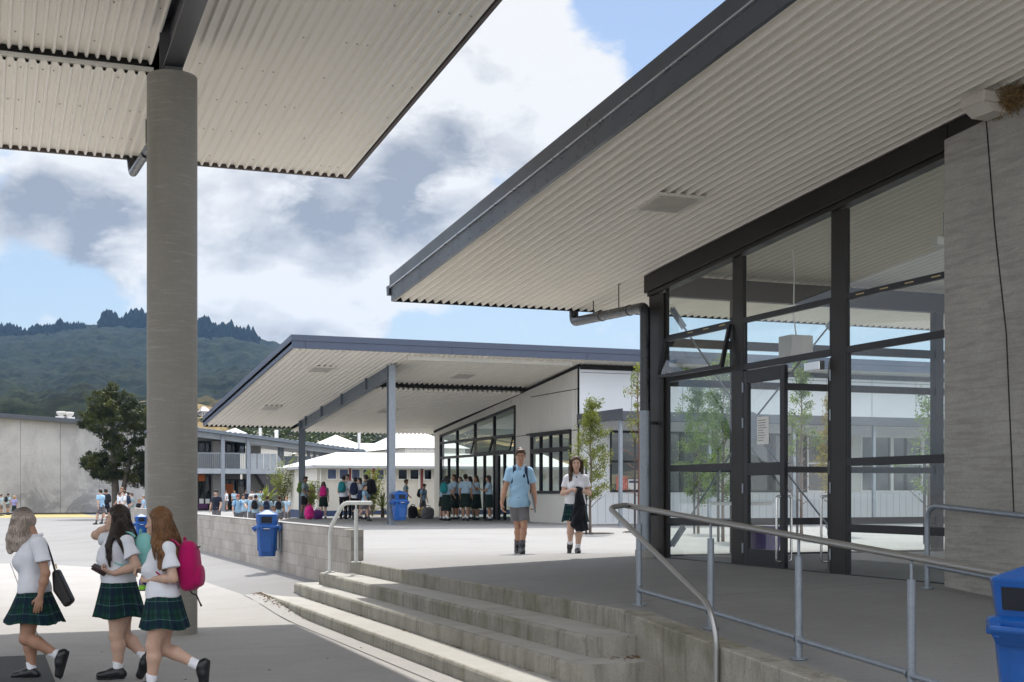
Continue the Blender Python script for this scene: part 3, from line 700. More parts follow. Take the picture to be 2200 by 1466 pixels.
# big window wall
wf = MB(); D = .05
def wm(y0, y1, z0, z1): wf.box(XW-D, XW+.06, y0, y1, z0, z1)
ncol = 4; ys = [wy1+(wy0-wy1)*i/ncol for i in range(ncol+1)]
yrow = [wp(1107, 935)[1], zb1]
for i, y in enumerate(ys): wm(y-.045, y+.045, .66, hz(y))
for i in range(ncol):
    a, b = ys[i]+.046, ys[i+1]-.046
    for z in yrow: wm(a, b, z-.05, z+.05)
    wf.hexa([(XW-D, a, hz(a)-.1), (XW+.06, a, hz(a)-.1), (XW+.06, b, hz(b)-.1), (XW-D, b, hz(b)-.1), (XW-D, a, hz(a)), (XW+.06, a, hz(a)), (XW+.06, b, hz(b)), (XW-D, b, hz(b))])
    if i in (0, 1, 3): wm((a+b)/2-.04, (a+b)/2+.04, .66, yrow[1]-.051)
wm(ys[1]-.5, ys[1]-.2, .66, yrow[1]-.06)
wfo = wf.build('window_wall', 'frame_dark', cl)
for i in range(ncol):
    a, b = ys[i]+.046, ys[i+1]-.046
    for (z0, z1, z1b) in ((.68, yrow[1]-.05, None), (yrow[1]+.05, yrow[0]-.05, None), (yrow[0]+.05, hz(a)-.1, hz(b)-.1)):
        if i in (0, 1) and z0 > 1 and z1b is None:   # top hung sash pushed open
            hgt = z1-z0; dxx = math.sin(R(16))*hgt; zz0 = z1-math.cos(R(16))*hgt
            f = MB(); P = lambda y, k: Vector((XW-.06-dxx*k, y, z1-(z1-zz0)*k))
            for (u, v) in ((P(a, 0), P(b, 0)), (P(a, 1), P(b, 1)), (P(a, 0), P(a, 1)), (P(b, 0), P(b, 1))): f.bar(u, v, .06, .05)
            so_ = f.build('sash', 'frame_dark', wfo)
            MB().add([P(a, .03), P(b, .03), P(b, .97), P(a, .97)], [(0, 1, 2, 3)]).build('pane', 'glass_green', so_)
            continue
        z1b_ = z1 if z1b is None else z1b
        MB().add([(XW, a, z0), (XW, b, z0), (XW, b, z1b_), (XW, a, z1)], [(0, 1, 2, 3)]).build('pane', 'glass_green', wfo)
# second window
wf = MB(); m_ = lambda y0, y1, z0, z1: wf.box(XW-D, XW+.06, y0, y1, z0, z1)
ys2 = [vy1+(vy0-vy1)*i/4 for i in range(5)]; zs = vz0+(vz1-vz0)*.72
for y in ys2: m_(y-.04, y+.04, vz0, vz1)
for i in range(4):
    for z, h in ((vz0+.05, .1), (zs, .16), (vz1-.04, .08)): m_(ys2[i]+.041, ys2[i+1]-.041, z-h/2, z+h/2)
wf.box(XW-.16, XW-.051, vy1-.12, vy0+.12, vz1-.02, vz1+.05)
wfo = wf.build('window', 'frame_dark', cl)
for i in range(4):
    for z0, z1 in ((vz0+.1, zs-.08), (zs+.08, vz1-.08)): MB().add([(XW, ys2[i]+.04, z0), (XW, ys2[i+1]-.04, z0), (XW, ys2[i+1]-.04, z1), (XW, ys2[i]+.04, z1)], [(0, 1, 2, 3)]).build('pane', 'glass_green', wfo)
# front wall (plane y = YW) with its low veranda
def vp(px, py): p = at_y(px, py, YW); return p.x, p.z
zv = vp(1300, 900)[1]; XV = vp(1240, 900)[0]
m = MB(); wz0, wz1 = vp(1300, 1058)[1], vp(1300, 925)[1]
m.box(XW, XR, YW, YW+.16, wz1, zM(YW)-.0); m.box(XW, XR, YW, YW+.16, .6, wz0); m.box(XW, XW+1.1, YW, YW+.16, wz0, wz1)
x = XW+1.9
while x < XR: m.box(x-.014, x+.014, YW-.010, YW, zv+.1, zM(YW)-.05, 1); x += 1.92
z = vp(1300, 802)[1]; m.box(XW+.05, XR, YW-.008, YW, z-.010, z+.010, 2)
for i in range(150): x = XW+.1+i*.28; m.box(x-.006, x+.006, YW-.006, YW, .7, wz0-.03, 1)
m.build('front_wall', ['cladding_white', 'cladding_low', 'steel_blue'], cl)
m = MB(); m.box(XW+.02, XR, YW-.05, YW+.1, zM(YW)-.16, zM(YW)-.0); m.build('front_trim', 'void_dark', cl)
x = XW+1.1; wb = MB(); k = 0
while x < 48:
    x1 = x+1.35; m = MB()
    for (a0, a1, b0, b1) in ((x, x1, wz0, wz0+.07), (x, x1, wz1-.07, wz1), (x, x+.06, wz0+.07, wz1-.07), (x1-.06, x1, wz0+.07, wz1-.07), (x+.06, x1-.06, (wz0+wz1)/2-.03, (wz0+wz1)/2+.03)): m.box(a0, a1, YW-.03, YW+.1, b0, b1)
    o = m.build('window', 'frame_dark' if x < 26 else 'white_paint', cl)
    MB().add([(x+.05, YW+.05, wz0+.06), (x1-.05, YW+.05, wz0+.06), (x1-.05, YW+.05, wz1-.06), (x+.05, YW+.05, wz1-.06)], [(0, 1, 2, 3)]).build('pane', 'glass_dark', o)
    x = x1+.001; k += 1
    if k % 3 == 0: wb.box(x, x+.9, YW, YW+.16, wz0, wz1); x += .901
wb.build('front_pier', 'cladding', cl)
m = MB(); m.hexa([(XV, YW-3.4, zv-.16), (48, YW-3.4, zv-.16), (48, YW-.052, zv-.06), (XV, YW-.052, zv-.06), (XV, YW-3.4, zv-.02), (48, YW-3.4, zv-.02), (48, YW-.052, zv+.10), (XV, YW-.052, zv+.10)])
m.box(XV-.03, 48, YW-3.46, YW-3.401, zv-.24, zv+.04); m.box(XV-.035, XV-.001, YW-3.4, YW-.05, zv-.22, zv+.12)
m.build('veranda_roof', 'fascia_paint', cl)
px0 = at_y(1333, 1100, YW-3.15).x
for i in range(7):
    x = px0+i*3.1; MB().box(x-.05, x+.05, YW-3.2, YW-3.1, .6, zv-.161).build('veranda_post', 'galv', cl)
# inside of the block
m = MB(); m.box(XW+7, XR, YW+7.5, YW+7.6, .64, 4.5); m.build('back_wall', 'grey_inside', cl)
for i, (px, py, wd, hg, mm, lab) in enumerate(((1336, 1042, .42, .55, 'poster_red', 'red picture poster stuck inside the veranda window'), (1362, 1041, .42, .34, 'paper', 'white and blue notice stuck inside the veranda window'))):
    if mm == 'poster_red': mat('poster_red', (.62, .22, .17), .7, var=.55, vscale=9)
    p = at_y(px, py, YW+.03); q = MB(); q.box(p.x-wd/2, p.x+wd/2, p.y, p.y+.006, p.z-hg/2, p.z+hg/2)
    if i: q.box(p.x-wd/2+.03, p.x+wd/2-.03, p.y-.002, p.y, p.z+.05, p.z+.12, 1)
    tag(q.build('poster', [mm, 'plinth_blue'] if i else mm, loc=p), lab, 'poster', 'posters in the veranda windows')
# ================================================================ WHITE LOW CLASSROOM behind
YB = 62.0
def bp(px, py): p = at_y(px, py, YB); return p.x, p.z
bx0, bz1 = bp(681, 1001); bx1 = bp(985, 1000)[0]+6
lw_ = thing('low_classroom', 'long low white classroom with a speckled white roof and blue plinth', 'building', (bx0, YB, .65))
wz0, wz1 = bp(760, 1029)[1], bp(760, 1009)[1]; zpl0, zpl1 = .5, bp(800, 1097)[1]
m = MB(); m.box(bx0, bx1, YB, YB+8, zpl1, bz1+.05); m.build('wall', 'cream_paint', lw_)
MB().box(bx0-.01, bx1, YB-.012, YB+8.01, .4, zpl1-.002).build('plinth', 'plinth_blue', lw_)
ex0, ez = bp(668, 1000); rx0, rz = at_y(722, 972, YB+3.6).x, at_y(722, 972, YB+3.6).z
def speck(t, co, base):
    return t.mix(t.math('MULTIPLY', t.ramp(t.noise(co, 5., 2, .5), .66, .70), .45), base, (.2, .19, .16))
mat('white_roof', (.52, .51, .49), .6, var=.05, vscale=1.5, extra=speck)
m = MB(); y0 = YB-.5
vs = [(ex0, y0, ez), (bx1, y0, ez), (bx1, YB+3.6, rz), (rx0, YB+3.6, rz), (ex0, YB+8.5, ez), (bx1, YB+8.5, ez)]
m.add(vs, [(0, 1, 2, 3), (3, 2, 5, 4), (0, 3, 4)]); m.box(ex0, bx1, y0-.02, y0-.002, ez-.13, ez-.002, 1); m.box(ex0-.02, ex0-.002, y0, YB+8.5, ez-.13, ez-.002, 1)
m.build('roof', ['white_roof', 'cladding_low'], lw_)
mat('curtain_blue', (.10, .13, .24), .8, var=.35, vscale=6, stretch=(4, 1, .3)); mat('post_red', (.24, .04, .045), .5)
for (a, b, n) in ((700, 751, 2), (752, 800, 2), (805, 850, 2), (852, 903, 2), (908, 930, 1)):
    xa, xb = bp(a, 1000)[0], bp(b, 1000)[0]
    for i in range(n):
        p0, p1 = xa+(xb-xa)*i/n+.03, xa+(xb-xa)*(i+1)/n-.03; m = MB()
        for (u0, u1, v0, v1) in ((p0, p1, wz0-.06, wz0), (p0, p1, wz1, wz1+.05), (p0, p0+.06, wz0, wz1), (p1-.06, p1, wz0, wz1)): m.box(u0, u1, YB-.04, YB-.001, v0, v1)
        o = m.build('window', 'white_paint', lw_); MB().box(p0+.06, p1-.06, YB-.02, YB-.006, wz0, wz1).build('pane', 'curtain_blue' if a < 850 else 'glass_dark', o)
m = MB()
for a in (751.5, 802, 906): x = bp(a, 1000)[0]; m.box(x-.05, x+.05, YB-.06, YB-.045, zpl1, bz1)
m.build('red_pipe', 'post_red', lw_)
m = MB()
for a in (688, 899): x = bp(a, 1000)[0]; m.tube([(x, YB-.1, .6), (x, YB-.1, ez-.14)], .04, 8)
m.build('downpipe', 'white_paint', lw_)
tag(MB().box(bp(735, 1000)[0], bp(940, 1000)[0], YB-2.2, YB-.5, .5, .665).build('garden_bed', 'dry_grass'), kind='structure')
# ================================================================ TWO STOREY BLOCK with balcony
YT = 80.0
def tp(px, py, dy=0.): p = at_y(px, py, YT+dy); return p.x, p.z
tx0, tx1, tx2 = tp(348, 1000)[0], tp(545, 1000)[0], tp(780, 1000)[0]
ts = thing('two_storey_block', 'grey two storey school block with a railed balcony and outside stair', 'building', (tp(500, 1000)[0], YT, 0))
zr0, zr1 = tp(425, 921)[1], tp(780, 968)[1]; xa, xb = tp(425, 1)[0], tx2
zrf = lambda x: zr0+(zr1-zr0)*(x-xa)/(xb-xa)
zfl0, zfl1 = tp(480, 1018)[1], tp(480, 1007)[1]; zra = tp(480, 974)[1]; GZ = -.3
mat('lined_wall', (.25, .24, .225), .8, var=.1); mat('timber_dark', (.05, .045, .05), .6); mat('orange_panel', (.50, .12, .02), .6); mat('violet_panel', (.10, .02, .10), .6)
m = MB(); m.box(tx0, tx1-.4, YT+2.2, YT+9, GZ, zrf(tx0)-.5); m.build('wall', 'lined_wall', ts)
m = MB(); m.hexa([(tx0, YT-.6, zrf(tx0)-.16), (tx2, YT-.6, zrf(tx2)-.16), (tx2, YT+9.3, zrf(tx2)-.16), (tx0, YT+9.3, zrf(tx0)-.16), (tx0, YT-.6, zrf(tx0)), (tx2, YT-.6, zrf(tx2)), (tx2, YT+9.3, zrf(tx2)), (tx0, YT+9.3, zrf(tx0))])
n = int((tx2-tx0)/.3)
for i in range(n): x = tx0+(tx2-tx0)*(i+.5)/n; m.box(x-.05, x+.05, YT-.66, YT+9.3, zrf(x)-.0, zrf(x)+.05, 1)
m.build('roof', ['steel_blue', 'galv_panel'], ts)
m = MB(); m.hexa([(tx0, YT+.1, zrf(tx0)-.50), (tx2, YT+.1, zrf(tx2)-.42), (tx2, YT+.25, zrf(tx2)-.42), (tx0, YT+.25, zrf(tx0)-.50), (tx0, YT+.1, zrf(tx0)-.165), (tx2, YT+.1, zrf(tx2)-.165), (tx2, YT+.25, zrf(tx2)-.165), (tx0, YT+.25, zrf(tx0)-.165)]); m.build('roof_beam', 'galv_panel', ts)
bx_ = tp(617, 1000)[0]
MB().box(tx0, bx_, YT, YT+2.2, zfl0, zfl1).build('balcony', 'galv_panel', ts)
MB().box(bx_+.02, tx2, YT+1.2, YT+2.6, zfl0-.1, zfl1).build('walkway', 'galv_panel', ts)
for px in (479, 534, 360): x = tp(px, 1000)[0]; MB().box(x-.11, x+.11, YT-.02, YT+.2, GZ, zrf(x)-.17).build('post', 'galv', ts)
for px in (600, 607, 663, 676, 689): x = tp(px, 1000, 1.3)[0]; MB().box(x-.08, x+.08, YT+1.25, YT+1.4, GZ, zrf(x)-.17).build('post', 'steel_blue', ts)
m = MB()
x = tx0
while x < tp(534, 1)[0]: m.box(x-.018, x+.018, YT+.02, YT+.05, zfl1, zra-.03); x += .115
m.box(tx0, tp(534, 1)[0], YT+.0, YT+.08, zra-.03, zra+.03); m.build('balustrade', 'galv', ts)
m = MB(); x0, x1 = tp(538, 1)[0], tp(595, 1)[0]
for i in range(4): m.box(x0+(x1-x0)*i/4+.02, x0+(x1-x0)*(i+1)/4-.02, YT+.02, YT+.06, zfl1, zra)
m.build('balcony_panel', 'galv_panel', ts)
m = MB(); x0 = tp(620, 1)[0]
for i in range(9): m.box(x0+i*.85, x0+i*.85+.82, YT+1.22, YT+1.26, zfl1, zra-.1)
m.build('walkway_panel', 'steel_blue', ts)
# outside stair: solid inclined balustrade and dark soffit
s0, s1 = tp(597, 1000), tp(630, 1052); xs0, xs1 = s0[0], tp(633, 1)[0]
m = MB(); m.prism([(tp(596, 980)[0], tp(596, 977)[1]), (tp(632, 1040)[0], tp(632, 1028)[1]), (tp(632, 1)[0], tp(632, 1062)[1]), (tp(596, 1)[0], tp(596, 1016)[1])], 'y', YT-.04, YT+.02); m.build('stair_side', 'galv', ts)
m = MB(); m.prism([(tp(553, 1)[0], tp(553, 1018)[1]), (tp(596, 1)[0], tp(596, 1018)[1]), (tp(632, 1)[0], tp(632, 1066)[1]), (tp(632, 1)[0], tp(632, 1078)[1]), (tp(590, 1)[0], tp(590, 1078)[1])], 'y', YT+.1, YT+1.4); m.build('stair', 'timber_dark', ts)
YI = YT+2.19
def ip(px, py): p = at_y(px, py, YI); return p.x, p.z
def opening(px0, px1, py0, py1, mm, nm_, mull=()):
    x0, z1 = ip(px0, py0); x1, z0 = ip(px1, py1); m = MB(); fwd = .08
    for (u0, u1, v0, v1) in ((x0, x1, z0, z0+fwd), (x0, x1, z1-fwd, z1), (x0, x0+fwd, z0+fwd, z1-fwd), (x1-fwd, x1, z0+fwd, z1-fwd)): m.box(u0, u1, YI-.05, YI, v0, v1)
    for q in mull: x = x0+(x1-x0)*q; m.box(x-.05, x+.05, YI-.05, YI, z0+fwd, z1-fwd)
    o = m.build(nm_, 'frame_dark', ts); MB().box(x0+fwd, x1-fwd, YI-.02, YI-.005, z0+fwd, z1-fwd).build('pane', mm, o)
opening(425, 459, 948, 975, 'glass_dark', 'door', (.45,)); opening(484, 527, 950, 975, 'glass_dark', 'window', (.33, .66)); opening(425, 459, 1020, 1096, 'glass_dark', 'door', (.4,)); opening(484, 529, 1030, 1095, 'glass_dark', 'window', (.2, .55))
m = MB(); a_, b_ = ip(426, 1020); c_, d_ = ip(440, 1034); m.box(a_, c_, YI-.09, YI-.055, d_, b_); m.build('orange_panel', 'orange_panel', ts); m = MB(); a_, b_ = ip(484, 1040); c_, d_ = ip(500, 1062); m.box(a_, c_, YI-.09, YI-.055, d_, b_); m.build('orange_panel', 'orange_panel', ts)
m = MB(); a_, b_ = ip(426, 1082); c_, d_ = ip(446, 1093); m.box(a_, c_, YI-.09, YI-.055, d_, b_); m.build('door_panel', 'violet_panel', ts)
m = MB()
for p0 in (428, 441): a_, b_ = ip(p0, 1072); c_, d_ = ip(p0+9, 1082); m.box(a_, c_, YI-.09, YI-.055, d_, b_)
m.build('door_sign', 'paper', ts)
for px in (466, 542): x = ip(px, 1)[0]; MB().box(x-.35, x+.35, YI-.9, YI-.052, GZ, zrf(x)-.5).build('pier', 'lined_wall', ts)
x0, x1 = ip(552, 1)[0], ip(640, 1)[0]
MB().box(x0, x1, YT+7, YT+7.2, GZ, tp(560, 1012, 7)[1]).build('rear_wall', 'cream_paint', ts)
x0, x1 = tp(700, 1, 3)[0], tx2
MB().box(x0, x1, YT+3, YT+8, GZ, zrf(x1)-.5).build('rear_room', 'timber_dark', ts)
# ================================================================ CONCRETE HALL on the far left
b0 = at_z(0, 1105, 0); YG = at_z(150, 1104.5, 0).y
def gp(px, py): p = at_y(px, py, YG); return p.x, p.z
gx0, gx1 = -34., gp(338, 1)[0]; za, zb = gp(0, 898), gp(170, 911)
zg = lambda x: za[1]+(zb[1]-za[1])*(x-za[0])/(zb[0]-za[0])
hl = thing('concrete_hall', 'large grey concrete panel hall with a dark sloping roof edge', 'building', (0, YG, 0))
m = MB(); edges = [gx0, gp(-140, 1)[0], gp(-42, 1)[0], gp(44, 1)[0], gp(130, 1)[0], gp(214, 1)[0], gx1]
for a, b in zip(edges, edges[1:]):
    m.hexa([(a+.012, YG, -.3), (b-.012, YG, -.3), (b-.012, YG+.2, -.3), (a+.012, YG+.2, -.3), (a+.012, YG, zg(a)), (b-.012, YG, zg(b)), (b-.012, YG+.2, zg(b)), (a+.012, YG+.2, zg(a))])
m.build('wall_panel', 'tilt_panel', hl)
m = MB(); m.hexa([(gx0, YG+.05, -.3), (gx1, YG+.05, -.3), (gx1, YG+30, -.3), (gx0, YG+30, -.3), (gx0, YG+.05, zg(gx0)-.1), (gx1, YG+.05, zg(gx1)-.1), (gx1, YG+30, zg(gx1)-.1), (gx0, YG+30, zg(gx0)-.1)]); m.build('core', 'void_dark', hl)
m = MB(); m.hexa([(gx0, YG-.5, zg(gx0)+.001), (gx1, YG-.5, zg(gx1)+.001), (gx1, YG+30, zg(gx1)), (gx0, YG+30, zg(gx0)), (gx0, YG-.5, zg(gx0)+.4), (gx1, YG-.5, zg(gx1)+.35), (gx1, YG+30, zg(gx1)+.4), (gx0, YG+30, zg(gx0)+.4)]); m.build('roof', 'fascia_paint', hl)
MB().box(gx0, gx1, YG-.03, YG-.005, -.2, .10).build('base_strip', 'void_dark', hl)
for i, px in enumerate((131, 149)):
    p = at_y(px, 897, YG+2); z0 = zg(p.x)+.38; o = thing('roof_vent', ('left of two squat white roof vents on the concrete hall', 'right of two squat white roof vents on the concrete hall')[i], 'roof vent', (p.x, p.y, z0), 0, 'white vents on the hall roof')
    m = MB(); m.box(p.x-.42, p.x+.42, p.y-.4, p.y+.4, z0-.1, z0+.22); m.build('curb', 'white_paint', o)
    m = MB(); m.lathe([(.18, .22), (.20, .3), (.34, .42), (.37, .62), (.30, .64), (.05, .62)], (p.x, p.y, z0), 20); m.build('cowl', 'cream_paint', o)
# ================================================================ RAILS
def rail_thing(name, label, base): return thing(name, label, 'handrail', base, 0, 'galvanised handrails')
rl = rail_thing('handrail', 'long galvanised ramp handrail on four posts with a looped end', (5.4, 9, .5))
XRl = 5.40; py_ = [at_x(1373, 1308, XRl).y, at_x(1527, 1355, XRl).y, at_x(1716, 1418, XRl).y, at_x(1958, 1466, XRl).y, 5.6, 4.2]
rz = lambda y: 1.525-.072*(py_[0]-y)
for y in py_[:5]:
    z0 = zp(XRl, y); m = MB(); zt = rz(y)-.14
    m.tube([(XRl, y, z0), (XRl, y, zt)], .027, 14); m.lathe([(.065, 0), (.065, .012)], (XRl, y, z0), 16); m.tube([(XRl, y, zt), (XRl, y, rz(y)-.02)], .011, 8)
    m.build('post', 'galv', rl)
m = MB()
yy0 = at_x(1352, 1090, XRl).y; yl = at_x(1326, 1092, 5.2).y
for dxx in (-.023, .023): m.tube([(XRl+dxx, yy0, rz(yy0)), (XRl+dxx, 3.0, rz(3.0))], .021, 12)
lo = at_x(1530, 1318, 5.0)
m.tube(rounded([(XRl-.023, yy0-.002, rz(yy0)), (XRl-.10, yl+.02, rz(yy0)+.012), (5.12, yl, rz(yy0)-.01), (5.0, lo.y+.05, lo.z+.06), (5.0, lo.y-.06, lo.z-.15), (5.0, lo.y-.06, .0)], .10, 6), .023, 14)
m.tube([(XRl+.023, yy0, rz(yy0)), (XRl-.05, yy0+.06, rz(yy0)+.008)], .023, 10)
m.build('top_rail', 'rail_steel', rl)
m = MB()
for a, b in zip(py_[:5], py_[1:5]):
    h = .145; m.tube([(XRl, a-.025, zp(XRl, a)+h), (XRl, a-.06, zp(XRl, a)+h-.01), (XRl, b+.06, zp(XRl, b)+h+.01), (XRl, b+.025, zp(XRl, b)+h)], [.032, .021, .021, .032], 12)
m.build('bottom_rail', 'galv', rl)
XR2 = 8.30; r2 = at_x(1992, 1279, XR2); rr = rail_thing('handrail', 'short galvanised handrail with a bent end against the concrete wall', (XR2, r2.y, .7))
zt2 = at_x(1992, 1085, XR2).z; y0 = r2.y
m = MB(); m.tube(rounded([(XR2, y0, zp(XR2, y0)), (XR2, y0, zt2), (XR2, y0-1.5, zt2-.1), (XR2, 3.5, zt2-.1-.075*(y0-5))], .17, 7), .026, 14)
m.lathe([(.06, 0), (.06, .012)], (XR2, y0, zp(XR2, y0)), 16); m.build('top_rail', 'galv', rr)
MB().tube([(XR2, y0-.02, zp(XR2, y0)+.22), (XR2, 3.5, zp(XR2, 3.5)+.22)], .024, 12).build('bottom_rail', 'galv', rr)
for y in (y0-1.45, y0-2.9, y0-4.4): MB().tube([(XR2, y, zp(XR2, y)), (XR2, y, zt2-.14-.075*(y0-1.5-y))], .026, 12).build('post', 'galv', rr)
qb, qa = at_z(765, 1209, .65), at_z(709, 1230, .48); r3 = rail_thing('handrail', 'pale bent handrail standing at the end of the block wall', qb)
zt3 = at_x(765, 1081, qb.x).z
m = MB(); m.tube(rounded([(qa.x, qa.y, .47), (qa.x, qa.y, at_x(711, 1137, qa.x).z), (qa.x+(qb.x-qa.x)*.52, (qa.y+qb.y)/2, zt3), (qb.x+.22, qb.y-.05, zt3)], .10, 6), .030, 14); m.build('top_rail', 'galv_pale', r3)
m = MB(); m.tube([(qb.x, qb.y, .65), (qb.x, qb.y, zt3-.09)], .030, 14); m.tube([(qb.x, qb.y, zt3-.09), (qb.x, qb.y, zt3-.02)], .014, 8)
for q, z in ((qa, .48), (qb, .65)): m.lathe([(.07, .002), (.07, .014)], (q[0], q[1], z), 16)
m.build('post', 'galv_pale', r3)
# ================================================================ BINS
def make_bin(label, p, rz_, bracket=True, grp='blue litter bins'):
    """hooded eight sided litter bin; origin at the foot of the body"""
    o = thing('litter_bin', label, 'litter bin', p, rz_, grp)
    def oc(w, d, c): return [(-w+c, -d), (w-c, -d), (w, -d+c), (w, d-c), (w-c, d), (-w+c, d), (-w, d-c), (-w, -d+c)]
    def loft(m, rings, mi=0):
        vs = [(x, y, z) for (w, d, c, z) in rings for (x, y) in oc(w, d, c)]; n = 8
        m.add(vs, [(i*n+k, i*n+(k+1) % n, (i+1)*n+(k+1) % n, (i+1)*n+k) for i in range(len(rings)-1) for k in range(n)], mi)
        m.add(vs[:n], [tuple(range(n))[::-1]], mi); m.add(vs[-n:], [tuple(range(n))], mi)
    m = MB(); loft(m, [(.145, .145, .045, 0), (.150, .150, .045, .03), (.19, .19, .055, .50)])
    for s in (-1, 1):
        m.box(s*.165-.012, s*.165+.012, -.07, .07, .10, .42); m.box(-.09, .09, s*.172-.006, s*.172+.006, .08, .40)
    m.build('body', 'bin_blue', o, local=True, bevel=.008)
    m = MB(); loft(m, [(.205, .205, .06, .50), (.215, .215, .06, .515), (.215, .215, .06, .56), (.185, .185, .05, .575)])
    for sx, sy in ((-1, 0), (1, 0), (0, -1), (0, 1)):
        for k in (-.09, .09):
            cx, cy = sx*.225+(0 if sx else k), sy*.225+(0 if sy else k); m.box(cx-.018-.012*abs(sx), cx+.018+.012*abs(sx), cy-.018-.012*abs(sy), cy+.018+.012*abs(sy), .47, .545)
    for s in (-1, 1): m.prism([(s*.21, .52), (s*.27, .535), (s*.275, .51), (s*.21, .43)], 'y', -.12, .12)
    m.build('collar', 'bin_blue', o, local=True, bevel=.006)
    m = MB(); loft(m, [(.18, .18, .05, .575), (.20, .20, .055, .75), (.205, .205, .055, .765), (.03, .03, .01, .845)])
    m.build('hood', 'bin_blue', o, local=True, bevel=.008)
    m = MB()
    for s in (-1, 1):
        m = MB(); m.hexa([(-.095, s*.176, .61), (.095, s*.176, .61), (.095, s*.192, .61), (-.095, s*.192, .61), (-.095, s*.19, .725), (.095, s*.19, .725), (.095, s*.204, .725), (-.095, s*.204, .725)]); m.build('mouth', 'bin_dark', o, local=True); m = MB()
        m.hexa([(s*.176, -.095, .61), (s*.192, -.095, .61), (s*.192, .095, .61), (s*.176, .095, .61), (s*.19, -.095, .725), (s*.204, -.095, .725), (s*.204, .095, .725), (s*.19, .095, .725)]); m.build('mouth', 'bin_dark', o, local=True)
    m = MB()
    for s in (-1, 1): m.tube([(-.06, s*.236, .505), (.06, s*.236, .505)], .008, 8); m.tube([(s*.236, -.06, .505), (s*.236, .06, .505)], .008, 8)
    m.build('hinge_pin', 'stainless', o, local=True)
    if bracket:
        m = MB(); m.tube([(.24, .0, .08), (.24, 0, .56)], .028, 10); m.box(.14, .25, -.03, .03, .10, .13); m.box(.18, .25, -.03, .03, .50, .53); m.build('bracket', 'galv', o, local=True)
    return o
p = at_x(574, 1195, 4.84); b1 = make_bin('blue litter bin hung on the block wall, seen whole beside the far rail', p, R(-14)); b1.scale = (1.0,)*3
p = at_Z(858, 1118, at_z(853, 1128, .65).dot(Vector((S_, C_, 0)))-.35); b2 = make_bin('blue litter bin strapped to the near steel post of the classroom canopy', p, R(8), True); b2.scale = (1.12,)*3
p = at_x(303, 1160, 4.84); make_bin('blue litter bin further along the block wall, half behind the round column', p, 0)
pz = at_Z(2238, 1466, 7.05); make_bin('large blue litter bin close by, cut off by the right of the photo', (pz.x, pz.y, at_Z(2216, 1330, 7.05).z-.56*1.03), R(14), True).scale = (1.03,)*3
# ================================================================ HILLS
RX = [-2500, -900, -400, -120, 0, 60, 110, 180, 215, 300, 360, 425, 500, 550, 600, 650, 750, 900, 1100, 1500, 2300, 3500, 5000]
RY = [720, 700, 698, 712, 724, 727, 722, 712, 709, 702, 703, 715, 727, 741, 748, 764, 800, 846, 890, 925, 935, 930, 925]
ZR_, ZB0, ZB1 = 1350., 150., 232.
def hill_z(px, Z):
    ridge = HY-np.interp(px, RX, RY)
    bank = np.minimum(ridge*.75, 118+16*np.sin(px*.011)+9*np.sin(px*.037+1))
    s = np.clip((Z-ZB0)/(ZB1-ZB0), 0, 1); s = s*s*(3-2*s)
    t = np.clip((Z-ZB1)/(ZR_-ZB1), 0, 1); tt = t**.82
    E = s*(bank+(ridge-bank)*tt)
    z = CZ*s+E/F*np.minimum(Z, ZR_)-.06*(1-s)
    over = np.clip((Z-ZR_)/400, 0, 1)
    return z-over**1.5*60
pxs = np.concatenate([np.arange(-2500, -200, 60), np.arange(-200, -40, 12), np.arange(-40, 680, 3.2), np.arange(680, 1100, 10), np.arange(1100, 5001, 90)])
Zs = np.concatenate([np.arange(148, 300, 4.), np.arange(300, 1360, 4.2), np.arange(1360, 1800, 40)])
PX, ZZ = np.meshgrid(pxs, Zs); U = (PX-HX)/F
AX, AY = ZZ*(U*C_+S_), ZZ*(C_-U*S_); HZ = hill_z(PX, ZZ)
nz = np.zeros_like(HZ); kind = np.zeros_like(HZ)
for j in range(HZ.shape[0]):
    for i in range(HZ.shape[1]):
        if -45 < PX[j, i] < 690:
            x, y, Z = AX[j, i], AY[j, i], ZZ[j, i]
            big = noise.noise((x*.006, y*.006, 3.1))+.6*noise.noise((x*.014, y*.014, 1.7))
            t_ = min(1, max(0, (Z-300)/300))
            amp = t_*min(1, max(0, (1380-Z)/350))
            if Z > 245:
                dd = noise.voronoi((x*.105, y*.105, 0.))[0]; d2 = noise.voronoi((x*.045, y*.045, 4.))[0]
                b = (1-min(1, dd[0]))*4.2+(1-min(1, d2[0]))*4.5+noise.noise((x*.3, y*.3, 0))*1.2
            else:
                dd = noise.voronoi((x*.22, y*.22, 0.))[0]; g_ = noise.noise((x*.05, y*.05, 9.))
                b = max(0, .55-dd[0])*3.4 if g_ > -.12 else 0.
            nz[j, i] = big*15*amp+b*min(1, max(0, (Z-190)/40))
HZ2 = HZ+nz
ny_, nx_ = HZ.shape; idx = np.arange(ny_*nx_).reshape(ny_, nx_)
vv = np.stack([AX.ravel(), AY.ravel(), HZ2.ravel()], 1)
ff = np.stack([idx[:-1, :-1].ravel(), idx[:-1, 1:].ravel(), idx[1:, 1:].ravel(), idx[1:, :-1].ravel()], 1)
